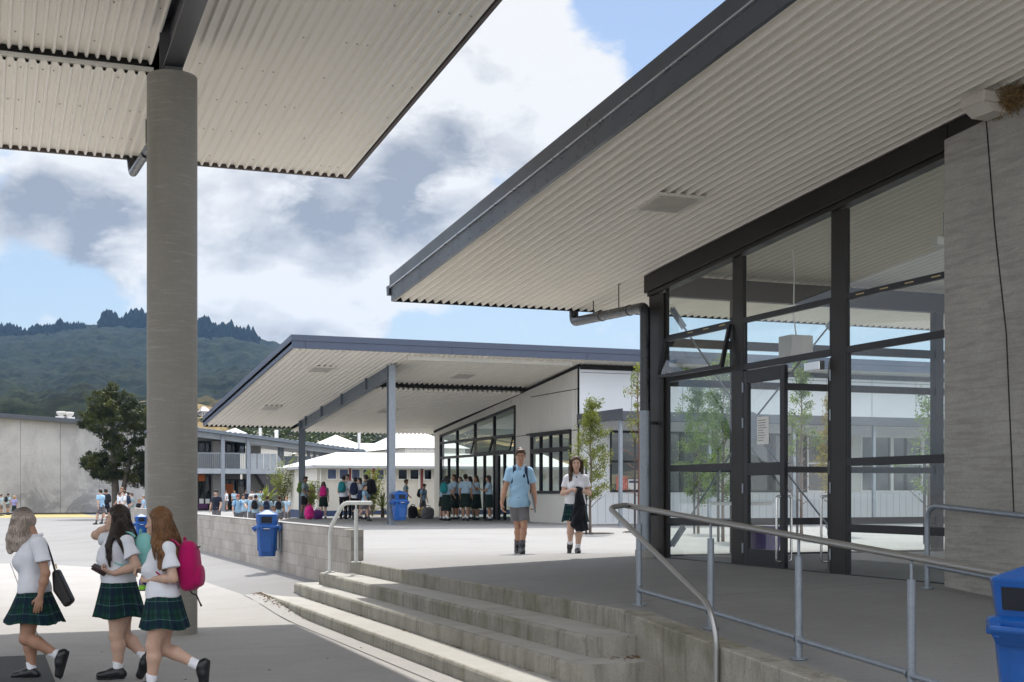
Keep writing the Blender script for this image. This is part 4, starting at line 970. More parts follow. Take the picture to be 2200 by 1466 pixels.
def np_mesh(name, vv, ff, mats, smooth=True):
    me = bpy.data.meshes.new(name); k = ff.shape[1]
    me.vertices.add(len(vv)); me.vertices.foreach_set('co', np.asarray(vv, np.float32).ravel())
    me.loops.add(len(ff)*k); me.loops.foreach_set('vertex_index', np.asarray(ff, np.int32).ravel())
    me.polygons.add(len(ff)); me.polygons.foreach_set('loop_start', np.arange(0, len(ff)*k, k, dtype=np.int32))
    me.polygons.foreach_set('loop_total', np.full(len(ff), k, np.int32)) if bpy.app.version < (4, 1, 0) else None
    me.update(calc_edges=True); me.validate()
    me.polygons.foreach_set('use_smooth', [smooth]*len(me.polygons))
    for m in (mats if isinstance(mats, list) else [mats]): me.materials.append(M[m])
    return me
def hill_extra(t, co, base):
    x, y, z = t.xyz(co)[:3]
    n1 = t.noise(co, .022, 6, .65, .5); n2 = t.noise(co, .13, 5, .8); n3 = t.noise(co, .007, 4, .6)
    b = t.mix(t.ramp(n2, .40, .66), (.002, .004, .003), (.020, .028, .014))
    b = t.mix(t.ramp(n1, .46, .66, 0, .75), b, (.008, .015, .010))
    b = t.mix(t.ramp(n3, .52, .68, 0, .5), b, (.02, .025, .011))
    dry = t.math('MULTIPLY', t.ramp(t.noise(co, .045, 5, .7), .50, .58), t.math('MULTIPLY', t.ramp(y, 420., 260.), t.ramp(x, 22., 42.)))
    return t.mix(t.math('MULTIPLY', dry, .9), b, (.30, .22, .11))
mat('hill_cover', (.05, .06, .02), .95, var=.1, vscale=.05, extra=hill_extra, spec=.05)
ho = bpy.data.objects.new('hills', np_mesh('hills', vv, ff, 'hill_cover')); COL.objects.link(ho); tag(ho, kind='structure')
def ground_at(px, Z): return float(hill_z(np.array(px, float), np.array(Z, float)))
# bare brown knoll beside the far canopy corner
mat('brown_hill', (.21, .15, .085), .95, var=.25, vscale=.02, fine=.2, fscale=.3)
km = MB(); kv = []
KP = [(430, 762), (510, 752), (548, 741), (566, 735), (584, 735), (600, 741), (625, 755), (680, 772), (800, 800), (950, 850)]
for dz_ in (0, 1, 2, 3): 
    for (px, py) in KP:
        p = at_Z(px, py+[34, 10, 0, 60][dz_], [1420, 1520, 1600, 1900][dz_]); kv.append(p)
n = len(KP); km.add(kv, [(r*n+i, r*n+i+1, (r+1)*n+i+1, (r+1)*n+i) for r in range(3) for i in range(n-1)])
tag(km.build('far_hill', 'brown_hill', smooth=True), kind='structure')
# pine stands along the ridge, one mass of far-off trees
mat('pine_needles', (.006, .009, .008), .95, var=.4, vscale=.4, spec=.05)
rp = random.Random(11); pv_ = []; pf__ = []
def pine(p, h, r):
    o = len(pv_); n = 7; tiers = 4
    pv_.append((p.x, p.y, p.z+h))
    for k in range(tiers):
        z0 = h*(1-(k+1)/tiers*.92); rr = r*((k+1)/tiers)**.8
        for q in range(n):
            a = q*6.283/n+rp.uniform(-.3, .3); r2 = rr*rp.uniform(.55, 1.25); pv_.append((p.x+r2*math.cos(a), p.y+r2*math.sin(a), p.z+z0+rp.uniform(-.06, .06)*h))
    for k in range(tiers):
        for q in range(n):
            a, b = o+1+k*n+q, o+1+k*n+(q+1) % n
            if k == 0: pf__.append((o, a, b))
            else: pf__.append((a-n, a, b)); pf__.append((a-n, b, b-n))
stand = [(-260, 185, 24, 520, 0), (213, 330, 30, 420, 0), (325, 560, 27, 560, 0), (-240, 150, 22, 260, 95), (330, 470, 20, 150, 80)]
for (x0, x1, hp, n, drop) in stand:
    for i in range(n):
        px = rp.uniform(x0, x1); Z = ZR_-rp.uniform(0, 70)-drop*rp.random()
        edge = min(1, (px-x0)/12+.35, (x1-px)/30+.3) if x0 > 0 or px > 100 else 1
        h = hp/F*Z*rp.uniform(.55, 1.15)*max(.3, edge)*(1+.35*math.sin(px*.09)*math.sin(px*.031)); u = (px-HX)/F
        p = Vector((Z*(u*C_+S_), Z*(C_-u*S_), ground_at(px, Z)+nz[min(ny_-1, int(np.searchsorted(Zs, Z))), min(nx_-1, int(np.searchsorted(pxs, px)))]-1.5))
        pine(p, h, h*rp.uniform(.26, .46))
po = bpy.data.objects.new('pine_forest', np_mesh('pine_forest', pv_, np.array([f for f in pf__]), 'pine_needles', False)); COL.objects.link(po); tag(po, kind='stuff')
# ================================================================ FOLIAGE
def leaf_mat(name, c0, c1, trans=.35, scale=2.):
    m = bpy.data.materials.new(name); m.use_nodes = True; t = NT(m.node_tree)
    co = t.n('ShaderNodeTexCoord').outputs['Object']
    c = t.mix(t.ramp(t.noise(co, scale, 3, .7), .36, .64), c0, c1)
    c = t.mix(t.ramp(t.noise(co, 31., 2, .6), .3, .7, .0, .55), c, tuple(v*.45 for v in c0))
    df = t.n('ShaderNodeBsdfPrincipled', ins={'Base Color': c, 'Roughness': .5, 'Specular IOR Level': .35})
    tl = t.n('ShaderNodeBsdfTranslucent', ins={'Color': t.mix(1., c, (1.25, 1.25, .6), 'MULTIPLY')})
    mx = t.n('ShaderNodeMixShader', ins={0: trans, 1: df.outputs[0], 2: tl.outputs[0]})
    t.t.links.new(mx.outputs[0], t.n('ShaderNodeOutputMaterial').inputs[0]); M[name] = m
leaf_mat('leaf_dark', (.020, .032, .009), (.085, .10, .016), .25, .9)
leaf_mat('leaf_lime', (.13, .17, .035), (.27, .29, .07), .45, 3.)
leaf_mat('leaf_fresh', (.085, .15, .03), (.20, .28, .07), .45, 3.)
leaf_mat('leaf_amber', (.20, .15, .035), (.30, .26, .06), .45, 3.)
leaf_mat('leaf_bush', (.030, .050, .020), (.085, .105, .035), .2, .35)
leaf_mat('leaf_spike', (.14, .19, .05), (.34, .36, .13), .3, 5.)
mat('bark', (.085, .07, .055), .9, var=.3, vscale=8, bump=.5, bscale=30); mat('bark_pale', (.13, .10, .08), .85, var=.3, vscale=10); mat('twig_red', (.16, .075, .055), .8, var=.3, vscale=12)
def leaves(pts, size, rnd, elong=1.5, droop=.0):
    """one small folded leaf per point"""
    vs = np.zeros((len(pts)*4, 3)); 
    for i, p in enumerate(pts):
        a = Vector((rnd.gauss(0, 1), rnd.gauss(0, 1), rnd.gauss(0, .8)-droop)).normalized(); b = a.cross(Vector((rnd.gauss(0, 1), rnd.gauss(0, 1), rnd.gauss(0, 1)))).normalized(); s = size*rnd.uniform(.6, 1.3)
        a = a*s*elong; b = b*s*.55; q = Vector(p)
        vs[i*4], vs[i*4+1], vs[i*4+2], vs[i*4+3] = q-a*.5, q+b*.5, q+a*.5, q-b*.5
    return vs, np.arange(len(pts)*4).reshape(-1, 4)
def big_tree():
    Z = 88.; base = at_Z(250, 1061+CZ*F/Z, Z); k = Z/F; rnd = random.Random(5)
    o = thing('tree', 'dense dark green tree with two trunks before the concrete hall', 'tree', base)
    right = Vector((C_, -S_, 0)); fwd = Vector((S_, C_, 0))
    def P(px, py, dz=0): return right*((px-250)*k)+Vector((0, 0, CZ-(py-HY)*k))+fwd*dz-Vector((0, 0, 0))
    m = MB(); z0 = Vector((0, 0, 0))
    m.tube([(0, 0, -.1), P(249, 1075), P(247, 1030), P(243, 960), P(240, 900), P(236, 850)], [.34, .26, .22, .17, .11, .04], 10)
    m.tube([P(255, 1092), P(262, 1066), P(272, 1020), P(285, 960), P(292, 920)], [.25, .19, .16, .10, .04], 10)
    for (a, b, r) in (((246, 1005), (205, 985), .09), ((245, 985), (280, 940), .09), ((270, 1030), (312, 1005), .08), ((243, 950), (200, 905), .08), ((241, 930), (275, 890), .07), ((248, 1035), (215, 1020), .06), ((268, 1040), (300, 1045), .06), ((288, 955), (318, 935), .06)):
        p, q = P(*a), P(*b, rnd.uniform(-1, 1)); m.tube([p, p.lerp(q, .5)+Vector((0, 0, .12)), q], [r, r*.7, r*.3], 7)
    m.build('trunk', 'bark', o, local=True)
    cl_ = [(235, 846, 38, 24, 1), (225, 862, 40, 26, .3), (255, 866, 40, 26, -.4), (206, 888, 34, 22, .4), (190, 905, 22, 18, 0), (285, 882, 30, 22, .3), (300, 900, 26, 24, -.3), (262, 900, 45, 30, 0), (222, 915, 36, 26, -.6), (300, 935, 28, 30, .4), (268, 945, 42, 30, -.5), (240, 950, 30, 26, .5), (318, 960, 26, 34, 0), (205, 985, 30, 20, .4), (190, 996, 16, 14, 0), (225, 1002, 34, 20, -.4), (250, 985, 36, 26, .3), (290, 985, 34, 26, -.4), (318, 1005, 24, 26, .3), (238, 1022, 30, 14, 0), (275, 1020, 30, 16, .6), (302, 1035, 24, 15, 0), (214, 1016, 20, 12, .4)]
    pts = []
    for (px, py, rx, ry, dz) in cl_:
        c = P(px, py, dz*.9); nsub = 26
        for s in range(nsub):
            dv = Vector((rnd.gauss(0, 1), rnd.gauss(0, 1), rnd.gauss(0, 1))).normalized()*rnd.uniform(.45, 1.0)
            sc_ = c+right*dv.x*rx*k+fwd*dv.y*max(rx, ry)*k*1.1+Vector((0, 0, dv.z*ry*k)); rs = rnd.uniform(.16, .34)
            for q in range(95):
                e = Vector((rnd.gauss(0, 1), rnd.gauss(0, 1), rnd.gauss(0, .65))).normalized()*rs*rnd.uniform(.5, 1.1); pts.append(sc_+e)
    vs, fs = leaves(pts, .105, rnd, 1.6)
    c = bpy.data.objects.new('crown', np_mesh('crown', vs, fs, 'leaf_dark', False)); COL.objects.link(c); c.parent = o
big_tree()
def young_tree(base, h, w_, label, lm_, nb=22, nl=60, bare=.25, seed=1, lsize=.06, bark='bark_pale', stake=True, low=.18, grp='young trees in the yard'):
    rnd = random.Random(seed); o = thing('young_tree', label, 'tree', base, 0, grp); m = MB(); pts = []
    tr = [Vector((rnd.gauss(0, .03)*i/6, rnd.gauss(0, .03)*i/6, h*i/6*.97)) for i in range(7)]; tr[0] = Vector((0, 0, -.05))
    m.tube(tr, [.035*(1-.88*i/6)+.003 for i in range(7)], 7)
    for b in range(nb):
        t_ = low+(1-low)*(b+rnd.random())/nb; p = tr[int(t_*5.99)].lerp(tr[min(6, int(t_*5.99)+1)], t_*5.99-int(t_*5.99))
        a = b*2.4+rnd.uniform(-.4, .4); L = w_*(1-abs(t_-.45)*1.15)*rnd.uniform(.55, 1.15); L = max(.14, L)
        dv = Vector((math.cos(a), math.sin(a), rnd.uniform(.35, 1.1))).normalized(); e = p+dv*L; mid = p.lerp(e, .5)+Vector((0, 0, .05*L)); m.tube([p, mid, e], [.011, .007, .003], 5)
        tips = [(mid, e)]
        for s in range(3):
            q = p.lerp(e, rnd.uniform(.35, .9)); dv2 = (dv+Vector((rnd.gauss(0, .7), rnd.gauss(0, .7), rnd.gauss(.1, .5)))).normalized(); e2 = q+dv2*L*rnd.uniform(.3, .55); m.tube([q, e2], [.006, .002], 4); tips.append((q, e2))
        if t_ < bare: continue
        for (q0, q1) in tips:
            for i in range(nl//4): pts.append(q0.lerp(q1, rnd.uniform(.15, 1.1))+Vector((rnd.gauss(0, .055), rnd.gauss(0, .055), rnd.gauss(0, .06))))
    for i in range(nl*2): pts.append(tr[5].lerp(tr[6], rnd.random())+Vector((rnd.gauss(0, .06), rnd.gauss(0, .06), rnd.gauss(0, .12))))
    m.build('trunk', bark, o, local=True)
    vs, fs = leaves(pts, lsize, rnd, 1.35, .2)
    c = bpy.data.objects.new('crown', np_mesh('crown', vs, fs, lm_, False)); COL.objects.link(c); c.parent = o
    if stake:
        m = MB(); m.box(-.13, -.09, -.02, .02, -.05, h*.55); m.build('stake', 'timber_dark', o, local=True)
    return o
def yt(px, py, ptop, w_, label, lm_, **kw):
    b = at_z(px, py, .66); Z = (CZ-.66)/((py-HY)/F); h = (py-ptop)/F*Z; return young_tree(b, h, w_, label, lm_, **kw)
mat('bark_chip', (.06, .045, .035), .95, var=.4, vscale=20)
yt(1268, 1147, 862, .62, 'lime green young tree on a thin trunk beside the walking girl', 'leaf_lime', nb=34, nl=190, bare=.2, seed=3, lsize=.046)
yt(1372, 1143, 778, .55, 'taller sparse young tree with bare reddish twigs beside the downpipe', 'leaf_lime', nb=30, nl=42, bare=.48, seed=8, lsize=.06, bark='twig_red')
yt(1500, 1146, 800, .78, 'leafy green young tree behind the left glass pane', 'leaf_fresh', nb=36, nl=210, bare=.15, seed=12, lsize=.05)
yt(1553, 1163, 770, .72, 'bushy green young tree nearest the glass behind the left pane', 'leaf_fresh', nb=38, nl=230, bare=.15, seed=21, lsize=.046)
yt(1722, 1158, 770, .5, 'slim fresh green young tree seen through the open doorway', 'leaf_fresh', nb=28, nl=120, bare=.45, seed=31, lsize=.048)
yt(1788, 1150, 840, .62, 'amber leaved young tree seen at the right of the open doorway', 'leaf_amber', nb=30, nl=170, bare=.3, seed=41, lsize=.048)
yt(1996, 1168, 845, .66, 'sparse twiggy young tree behind the right glass pane', 'leaf_fresh', nb=28, nl=46, bare=.25, seed=51, lsize=.058)
for i, (px, py) in enumerate(((1275, 1147), (1378, 1144))):   # bark rings at the tree feet
    p = at_z(px, py, .66); m = MB(); rnd = random.Random(i)
    for k in range(160):
        a, r = rnd.uniform(0, 6.28), .5*rnd.random()**.5; c = Vector((p.x+r*math.cos(a), p.y+r*math.sin(a), .66)); s = rnd.uniform(.02, .05); m.add([c+Vector((-s, 0, 0)), c+Vector((0, -s, .02)), c+Vector((s, 0, .01)), c+Vector((0, s, .025))], [(0, 1, 2, 3)])
    tag(m.build('bark_mulch', 'bark_chip'), kind='stuff')
def spiky(px, py, Z, h, label, z0=.65, n=70, pot=False):
    b = at_Z(px, py, Z); b.z = z0; rnd = random.Random(int(px)); o = thing('spiky_plant', label, 'plant', b, 0, 'spiky plants by the classrooms'); m = MB(); hb = h*.32
    m.tube([(0, 0, -.1), (0, 0, hb)], [.09, .07], 8); m.build('trunk', 'bark_pale', o, local=True); m = MB()
    for i in range(n):
        a = rnd.uniform(0, 6.28); el = rnd.uniform(-.35, 1.5); L = h*rnd.uniform(.45, .75); dv = Vector((math.cos(a)*math.cos(el), math.sin(a)*math.cos(el), math.sin(el))); sd = Vector((-math.sin(a), math.cos(a), 0))*.022*h
        p = Vector((0, 0, hb)); q = p+dv*L*.6; e = p+dv*L+Vector((0, 0, -.12*L)); m.add([p-sd*.6, p+sd*.6, q+sd, e, q-sd], [(0, 1, 2, 3, 4)])
    m.build('leaves', 'leaf_spike', o, local=True)
spiky(822, 1100, 57, 1.25, 'pale green spiky plant before the white classroom wall')
spiky(571, 1100, 66, 1.65, 'large yellow green spiky plant behind the boys with backpacks')
spiky(845, 1100, 58, .7, 'smallest spiky plant beside the near steel post')
def feathery(px, Z, h, label, seed, wd):
    b = at_Z(px, 1100, Z); b.z = .6; rnd = random.Random(seed); o = thing('feathery_shrub', label, 'shrub', b, 0, 'feathery shrubs by the classrooms'); m = MB(); pts = []
    for i in range(16):
        a = rnd.uniform(0, 6.28); e = Vector((math.cos(a)*wd*rnd.uniform(.3, 1), math.sin(a)*wd*rnd.uniform(.3, 1), h*rnd.uniform(.55, 1))); mid = e*.5+Vector((0, 0, h*.12)); m.tube([(0, 0, 0), mid, e], [.02, .012, .004], 5)
        for k in range(75): t_ = rnd.uniform(.3, 1.05); q = (Vector((0, 0, 0)).lerp(mid, t_*2) if t_ < .5 else mid.lerp(e, t_*2-1)); pts.append(q+Vector((rnd.gauss(0, .10), rnd.gauss(0, .10), rnd.gauss(0, .09))))
    m.build('stems', 'bark_pale', o, local=True); vs, fs = leaves(pts, .075, rnd, 2.2, .3)
    c = bpy.data.objects.new('foliage', np_mesh('foliage', vs, fs, 'leaf_lime', False)); COL.objects.link(c); c.parent = o
feathery(607, 68, 2.9, 'tall feathery yellow green shrub before the outside stair', 4, .9)
feathery(664, 62, 1.7, 'low feathery yellow shrub behind the far steel post', 9, .5)
feathery(800, 60.5, 2.1, 'thin feathery shrub against the white classroom wall', 14, .45)
# scrub on the bank behind the school, one mass
rnd = random.Random(77); pts = []
for i in range(420):
    px = rnd.uniform(415, 1000); Z = rnd.uniform(188, 300); g_ = math.sin(px*.05)+math.sin(px*.021+Z*.03)
    if g_ < -.35: continue
    u = (px-HX)/F; r = rnd.uniform(.9, 2.6); c = Vector((Z*(u*C_+S_), Z*(C_-u*S_), ground_at(px, Z)+r*.4))
    for k in range(46):
        e = Vector((rnd.gauss(0, 1), rnd.gauss(0, 1), abs(rnd.gauss(0, .8)))).normalized(); pts.append(c+Vector((e.x*r, e.y*r, e.z*r*.85))*rnd.uniform(.7, 1.05))
vs, fs = leaves(pts, .62, rnd, 1.3)
so_ = bpy.data.objects.new('scrub', np_mesh('scrub', vs, fs, 'leaf_bush', False)); COL.objects.link(so_); tag(so_, kind='stuff')
# ================================================================ HOUSES AND ROOFS BEHIND
mat('tile_brown', (.36, .31, .28), .7, var=.12, vscale=1.); mat('iron_white', (.55, .55, .55), .5, var=.05, vscale=.4); mat('house_wall', (.55, .50, .45), .8, var=.06); mat('house_blue', (.20, .24, .36), .7)
def house(x0, x1, py_e, py_r, py_b, Z, dep, label, roof, wall_, hip=.35, wins=(), grp=None, name='house', apex=None, ov=.25):
    p0, p1 = at_Z(x0, py_e, Z), at_Z(x1, py_e, Z); yv = (p0.y+p1.y)/2; xa_, xb_ = p0.x, p1.x
    ze = CZ+(HY-py_e)/F*Z; zr_ = CZ+(HY-py_r)/F*(Z+dep/2); zb_ = CZ+(HY-py_b)/F*Z
    o = thing(name, label, 'house' if name == 'house' else 'building', ((xa_+xb_)/2, yv, zb_), 0, grp)
    MB().box(xa_+ov, xb_-ov, yv+ov, yv+dep-ov, zb_-1.5, ze-.01).build('wall', wall_, o)
    L = xb_-xa_; h = hip*L; ax0 = xa_+h if apex is None else at_Z(apex, py_r, Z+dep/2).x-.01; ax1 = xb_-h if apex is None else ax0+.02; ym_ = yv+dep/2
    m = MB(); m.add([(xa_, yv, ze), (xb_, yv, ze), (xb_, yv+dep, ze), (xa_, yv+dep, ze), (ax0, ym_, zr_), (ax1, ym_, zr_)], [(0, 1, 5, 4), (1, 2, 5), (2, 3, 4, 5), (3, 0, 4), (0, 3, 2, 1)]); m.build('roof', roof, o)
    for (u0, u1, v0, v1) in wins:
        q0, q1 = at_Z(u0, v1, Z), at_Z(u1, v0, Z); m = MB(); m.box(q0.x, q1.x, yv+ov-.06, yv+ov-.005, q0.z, q1.z); w0 = m.build('window', 'white_paint', o)
        MB().box(q0.x+.08, q1.x-.08, yv+ov-.08, yv+ov-.061, q0.z+.08, q1.z-.08).build('pane', 'glass_dark', w0)
    return o
house(431, 456, 884, 874, 897, 300, 8, 'brown roofed house on the hillside left of the far canopy', 'tile_brown', 'house_wall', wins=((434, 439, 886, 891), (445, 450, 886, 891)), grp='houses on the hillside')
house(445, 478, 868, 863, 874, 420, 8, 'long pale roofed blue house highest on the hillside', 'iron_white', 'house_blue', .06, ((450, 456, 869, 872), (462, 470, 869, 872)), grp='houses on the hillside')
house(404, 433, 906, 901, 915, 250, 8, 'low blue walled house with a white roof beside the round column', 'iron_white', 'house_blue', .2, ((425, 429, 908, 912),), grp='houses on the hillside')
house(484, 533, 931, 920, 985, 112, 9, 'white pyramid roofed hut above the two storey block', 'iron_white', 'cream_paint', grp='white roofed school huts', name='school_hut', apex=505)
house(540, 640, 962, 946, 1000, 100, 9, 'white roofed hut seen through the open balcony', 'iron_white', 'cream_paint', .12, ((543, 556, 964, 977), (600, 622, 978, 984)), grp='white roofed school huts', name='school_hut')
house(686, 815, 968, 935, 1010, 92, 10, 'cream pyramid roofed hut behind the low white classroom', 'cladding', 'cream_paint', grp='white roofed school huts', name='school_hut', apex=719)
house(770, 870, 972, 953, 1010, 100, 10, 'broad white roofed hut behind the near steel post', 'iron_white', 'cream_paint', .05, grp='white roofed school huts', name='school_hut')
house(856, 1020, 963, 921, 1010, 84, 12, 'tall white hip roofed hut behind the classroom corner', 'iron_white', 'cream_paint', .48, ((870, 888, 964, 970), (892, 906, 964, 970), (910, 930, 964, 970)), grp='white roofed school huts', name='school_hut')
for (px, y0, y1, r, Z, lab) in ((771.5, 922, 972, .10, 88, 'tall white flue pipe behind the low white classroom'), (594, 924, 940, .16, 110, 'short white flue pipe above the two storey roof'), (559, 916, 938, .13, 118, 'slim white flue pipe beside the pyramid roofed hut')):
    p = at_Z(px, y1, Z); q = at_Z(px, y0, Z); tag(MB().tube([(p.x, p.y, p.z-3), (q.x, q.y, q.z)], r, 10).build('flue_pipe', 'white_paint', loc=(p.x, p.y, p.z)), lab, 'flue pipe', 'white flue pipes')
# ================================================================ AIR
hz_ = bpy.data.materials.new('haze'); hz_.use_nodes = True; t = NT(hz_.node_tree)
pvol = t.n('ShaderNodeVolumePrincipled', ins={'Color': (.34, .60, 1., 1), 'Density': .00011, 'Anisotropy': .1})
t.t.links.new(pvol.outputs[0], t.n('ShaderNodeOutputMaterial').inputs['Volume']); M['haze'] = hz_
hb = MB().box(-2600, 2600, -330, 2300, -66, 320).build('haze', 'haze'); tag(hb, kind='stuff')
# ================================================================ PEOPLE: implicit surfaces turned into meshes
class Fld:
    def __init__(s, lo, hi, h):
        s.lo = np.array(lo, float); s.h = h; s.n = np.maximum(4, np.ceil((np.array(hi)-s.lo)/h).astype(int)+1)
        s.a = np.full(s.n, .3, np.float32); s.ax = [(s.lo[i]+np.arange(s.n[i])*h).astype(np.float32) for i in range(3)]
    def blk(s, lo, hi):
        i0 = np.clip(np.floor((lo-s.lo)/s.h).astype(int), 0, s.n); i1 = np.clip(np.ceil((hi-s.lo)/s.h).astype(int)+1, 0, s.n)
        sl_ = tuple(slice(a, b) for a, b in zip(i0, i1))
        return sl_, np.meshgrid(*[s.ax[i][sl_[i]] for i in range(3)], indexing='ij', sparse=True)
    def put(s, sl_, d, k):
        a = s.a[sl_]
        if a.size == 0: return
        if k > 0:
            hh = np.clip(.5+.5*(d-a)/k, 0, 1); s.a[sl_] = d*(1-hh)+a*hh-k*hh*(1-hh)
        else: s.a[sl_] = np.minimum(a, d)
    def cap(s, p, q, r0, r1, k=.02, clip=None):
        p, q = np.array(p, float), np.array(q, float); mg = max(r0, r1)+k+3*s.h
        sl_, (X, Y, Z) = s.blk(np.minimum(p, q)-mg, np.maximum(p, q)+mg)
        d = q-p; L2 = max(1e-9, d.dot(d)); t_ = np.clip(((X-p[0])*d[0]+(Y-p[1])*d[1]+(Z-p[2])*d[2])/L2, 0, 1)
        D = np.sqrt((X-p[0]-t_*d[0])**2+(Y-p[1]-t_*d[1])**2+(Z-p[2]-t_*d[2])**2)-(r0+(r1-r0)*t_)
        for (c, n) in (clip or ()): D = np.maximum(D, (X-c[0])*n[0]+(Y-c[1])*n[1]+(Z-c[2])*n[2])
        s.put(sl_, D.astype(np.float32), k); return s
    def ell(s, c, r, Rm=None, k=.02, clip=None):
        c = np.array(c, float); r = np.array(r, float); mg = r.max()+k+3*s.h; sl_, (X, Y, Z) = s.blk(c-mg, c+mg)
        x, y, z = X-c[0], Y-c[1], Z-c[2]
        if Rm is not None:
            Rm = np.array(Rm); x, y, z = (x*Rm[0, 0]+y*Rm[1, 0]+z*Rm[2, 0], x*Rm[0, 1]+y*Rm[1, 1]+z*Rm[2, 1], x*Rm[0, 2]+y*Rm[1, 2]+z*Rm[2, 2])
        k0 = np.sqrt((x/r[0])**2+(y/r[1])**2+(z/r[2])**2)+1e-6; k1 = np.sqrt((x/r[0]**2)**2+(y/r[1]**2)**2+(z/r[2]**2)**2)+1e-6
        D = k0*(k0-1)/k1
        for (q, n) in (clip or ()): D = np.maximum(D, (X-q[0])*n[0]+(Y-q[1])*n[1]+(Z-q[2])*n[2])
        s.put(sl_, D.astype(np.float32), k); return s
    def cut(s, c, n):     # keep the side where (p-c).n < 0
        X, Y, Z = np.meshgrid(*s.ax, indexing='ij', sparse=True); s.a = np.maximum(s.a, ((X-c[0])*n[0]+(Y-c[1])*n[1]+(Z-c[2])*n[2]).astype(np.float32)); return s
    def sub(s, p, q, r0, r1):
        f = Fld.__new__(Fld); f.__dict__.update(s.__dict__); f.a = np.full(s.n, .3, np.float32); f.cap(p, q, r0, r1, 0); s.a = np.maximum(s.a, -f.a); return s
    def folds(s, amp, seed, fr=1.):
        rg = np.random.RandomState(seed); X, Y, Z = np.meshgrid(*s.ax, indexing='ij', sparse=True)
        for i in range(5):
            w_ = rg.normal(0, 1, 3)*[16, 16, 9]*fr; s.a = s.a+(amp/2.2*np.sin(X*w_[0]+Y*w_[1]+Z*w_[2]+rg.uniform(0, 6)+1.5*np.sin(Z*13*fr+i))).astype(np.float32)
        return s
    def mesh(s):
        a = s.a; neg = a < 0; nx, ny, nz = a.shape
        c = [neg[i:nx-1+i, j:ny-1+j, k:nz-1+k] for i in (0, 1) for j in (0, 1) for k in (0, 1)]
        cnt = sum(x.astype(np.int8) for x in c); act = (cnt > 0) & (cnt < 8); I = np.argwhere(act)
        if len(I) == 0: return np.zeros((0, 3)), np.zeros((0, 4), int)
        idm = -np.ones(act.shape, np.int64); idm[act] = np.arange(len(I))
        P = np.zeros((len(I), 3)); N = np.zeros(len(I)); co = [(i, j, k) for i in (0, 1) for j in (0, 1) for k in (0, 1)]
        val = {o: a[I[:, 0]+o[0], I[:, 1]+o[1], I[:, 2]+o[2]] for o in co}
        for o in co:
            for axq in range(3):
                if o[axq]: continue
                o2 = tuple(1 if i == axq else v for i, v in enumerate(o)); v0, v1 = val[o], val[o2]; m = (v0 < 0) != (v1 < 0)
                t_ = v0[m]/(v0[m]-v1[m]); q = np.zeros((m.sum(), 3)); q[:] = o; q[:, axq] = t_; P[m] += q; N[m] += 1
        P = (I+P/N[:, None])*s.h+s.lo; Q = []
        for axq in range(3):
            b, c_ = [i for i in range(3) if i != axq]
            A = np.take(neg, range(0, neg.shape[axq]-1), axq); B = np.take(neg, range(1, neg.shape[axq]), axq); E = np.argwhere(A != B)
            ok = (E[:, b] > 0) & (E[:, c_] > 0) & (E[:, b] < act.shape[b]) & (E[:, c_] < act.shape[c_]); E = E[ok]; fl = A[tuple(E.T)]
            def cell(db, dc): e = E.copy(); e[:, b] -= db; e[:, c_] -= dc; return idm[tuple(e.T)]
            q = np.stack([cell(0, 0), cell(1, 0), cell(1, 1), cell(0, 1)], 1); sw = fl if axq != 1 else ~fl
            q[sw] = q[sw][:, ::-1]; Q.append(q)
        return P, np.concatenate(Q)
def fobj(name, f, m, parent, smooth=True):
    P, Q = f.mesh()
    if len(P) == 0: return None
    o = bpy.data.objects.new(name, np_mesh(name, P, Q, m, smooth)); COL.objects.link(o); o.parent = parent; return o
V = Vector
def skin(nm, c): mat(nm, c, .5, var=.07, vscale=9, fine=.04, fscale=70, spec=.35, subsurf=.12)
skin('skin_fair', (.56, .36, .27)); skin('skin_tan', (.42, .235, .155)); skin('skin_brown', (.20, .11, .07))
def cloth(nm, c, var=.05, sheen=.15): mat(nm, c, .85, var=var, vscale=5, fine=.05, fscale=160, bump=.85, bscale=13, spec=.2, sheen=sheen)
for nm, c in dict(blouse_white=(.74, .75, .80), shirt_white=(.70, .72, .78), polo_blue=(.31, .50, .68), shirt_blue=(.36, .50, .62), shirt_grey=(.22, .30, .32), navy=(.014, .018, .034), shorts_grey=(.15, .145, .155), trousers_black=(.012, .012, .015), skirt_dark=(.010, .022, .018), skirt_green=(.010, .040, .028),
                  sock_white=(.78, .78, .82), sock_grey=(.10, .10, .11), stripe_violet=(.30, .28, .48), cap_red=(.32, .06, .06), cap_white=(.7, .68, .66), cap_black=(.02, .02, .03), jacket_black=(.008, .009, .014), tie_navy=(.02, .03, .06),
                  bag_black=(.014, .014, .018), bag_navy=(.018, .026, .06), bag_teal=(.02, .22, .24), bag_mint=(.24, .55, .52), bag_pink=(.62, .02, .22), bag_magenta=(.40, .004, .10), bag_green=(.08, .14, .03), bag_grey=(.16, .16, .17), bag_blue=(.03, .22, .55), bag_violet=(.16, .05, .22), bag_yellow=(.5, .45, .12)).items(): cloth(nm, c)
mat('shoe_black', (.012, .012, .014), .36, var=.15, spec=.5); mat('shoe_sole', (.02, .02, .02), .8); mat('leather_black', (.016, .013, .013), .5, spec=.35, bump=.4, bscale=30)
mat('eye_white', (.7, .68, .66), .3); mat('eye_dark', (.02, .014, .01), .2); mat('lip', (.42, .17, .14), .45); mat('brow', (.05, .03, .02), .9)
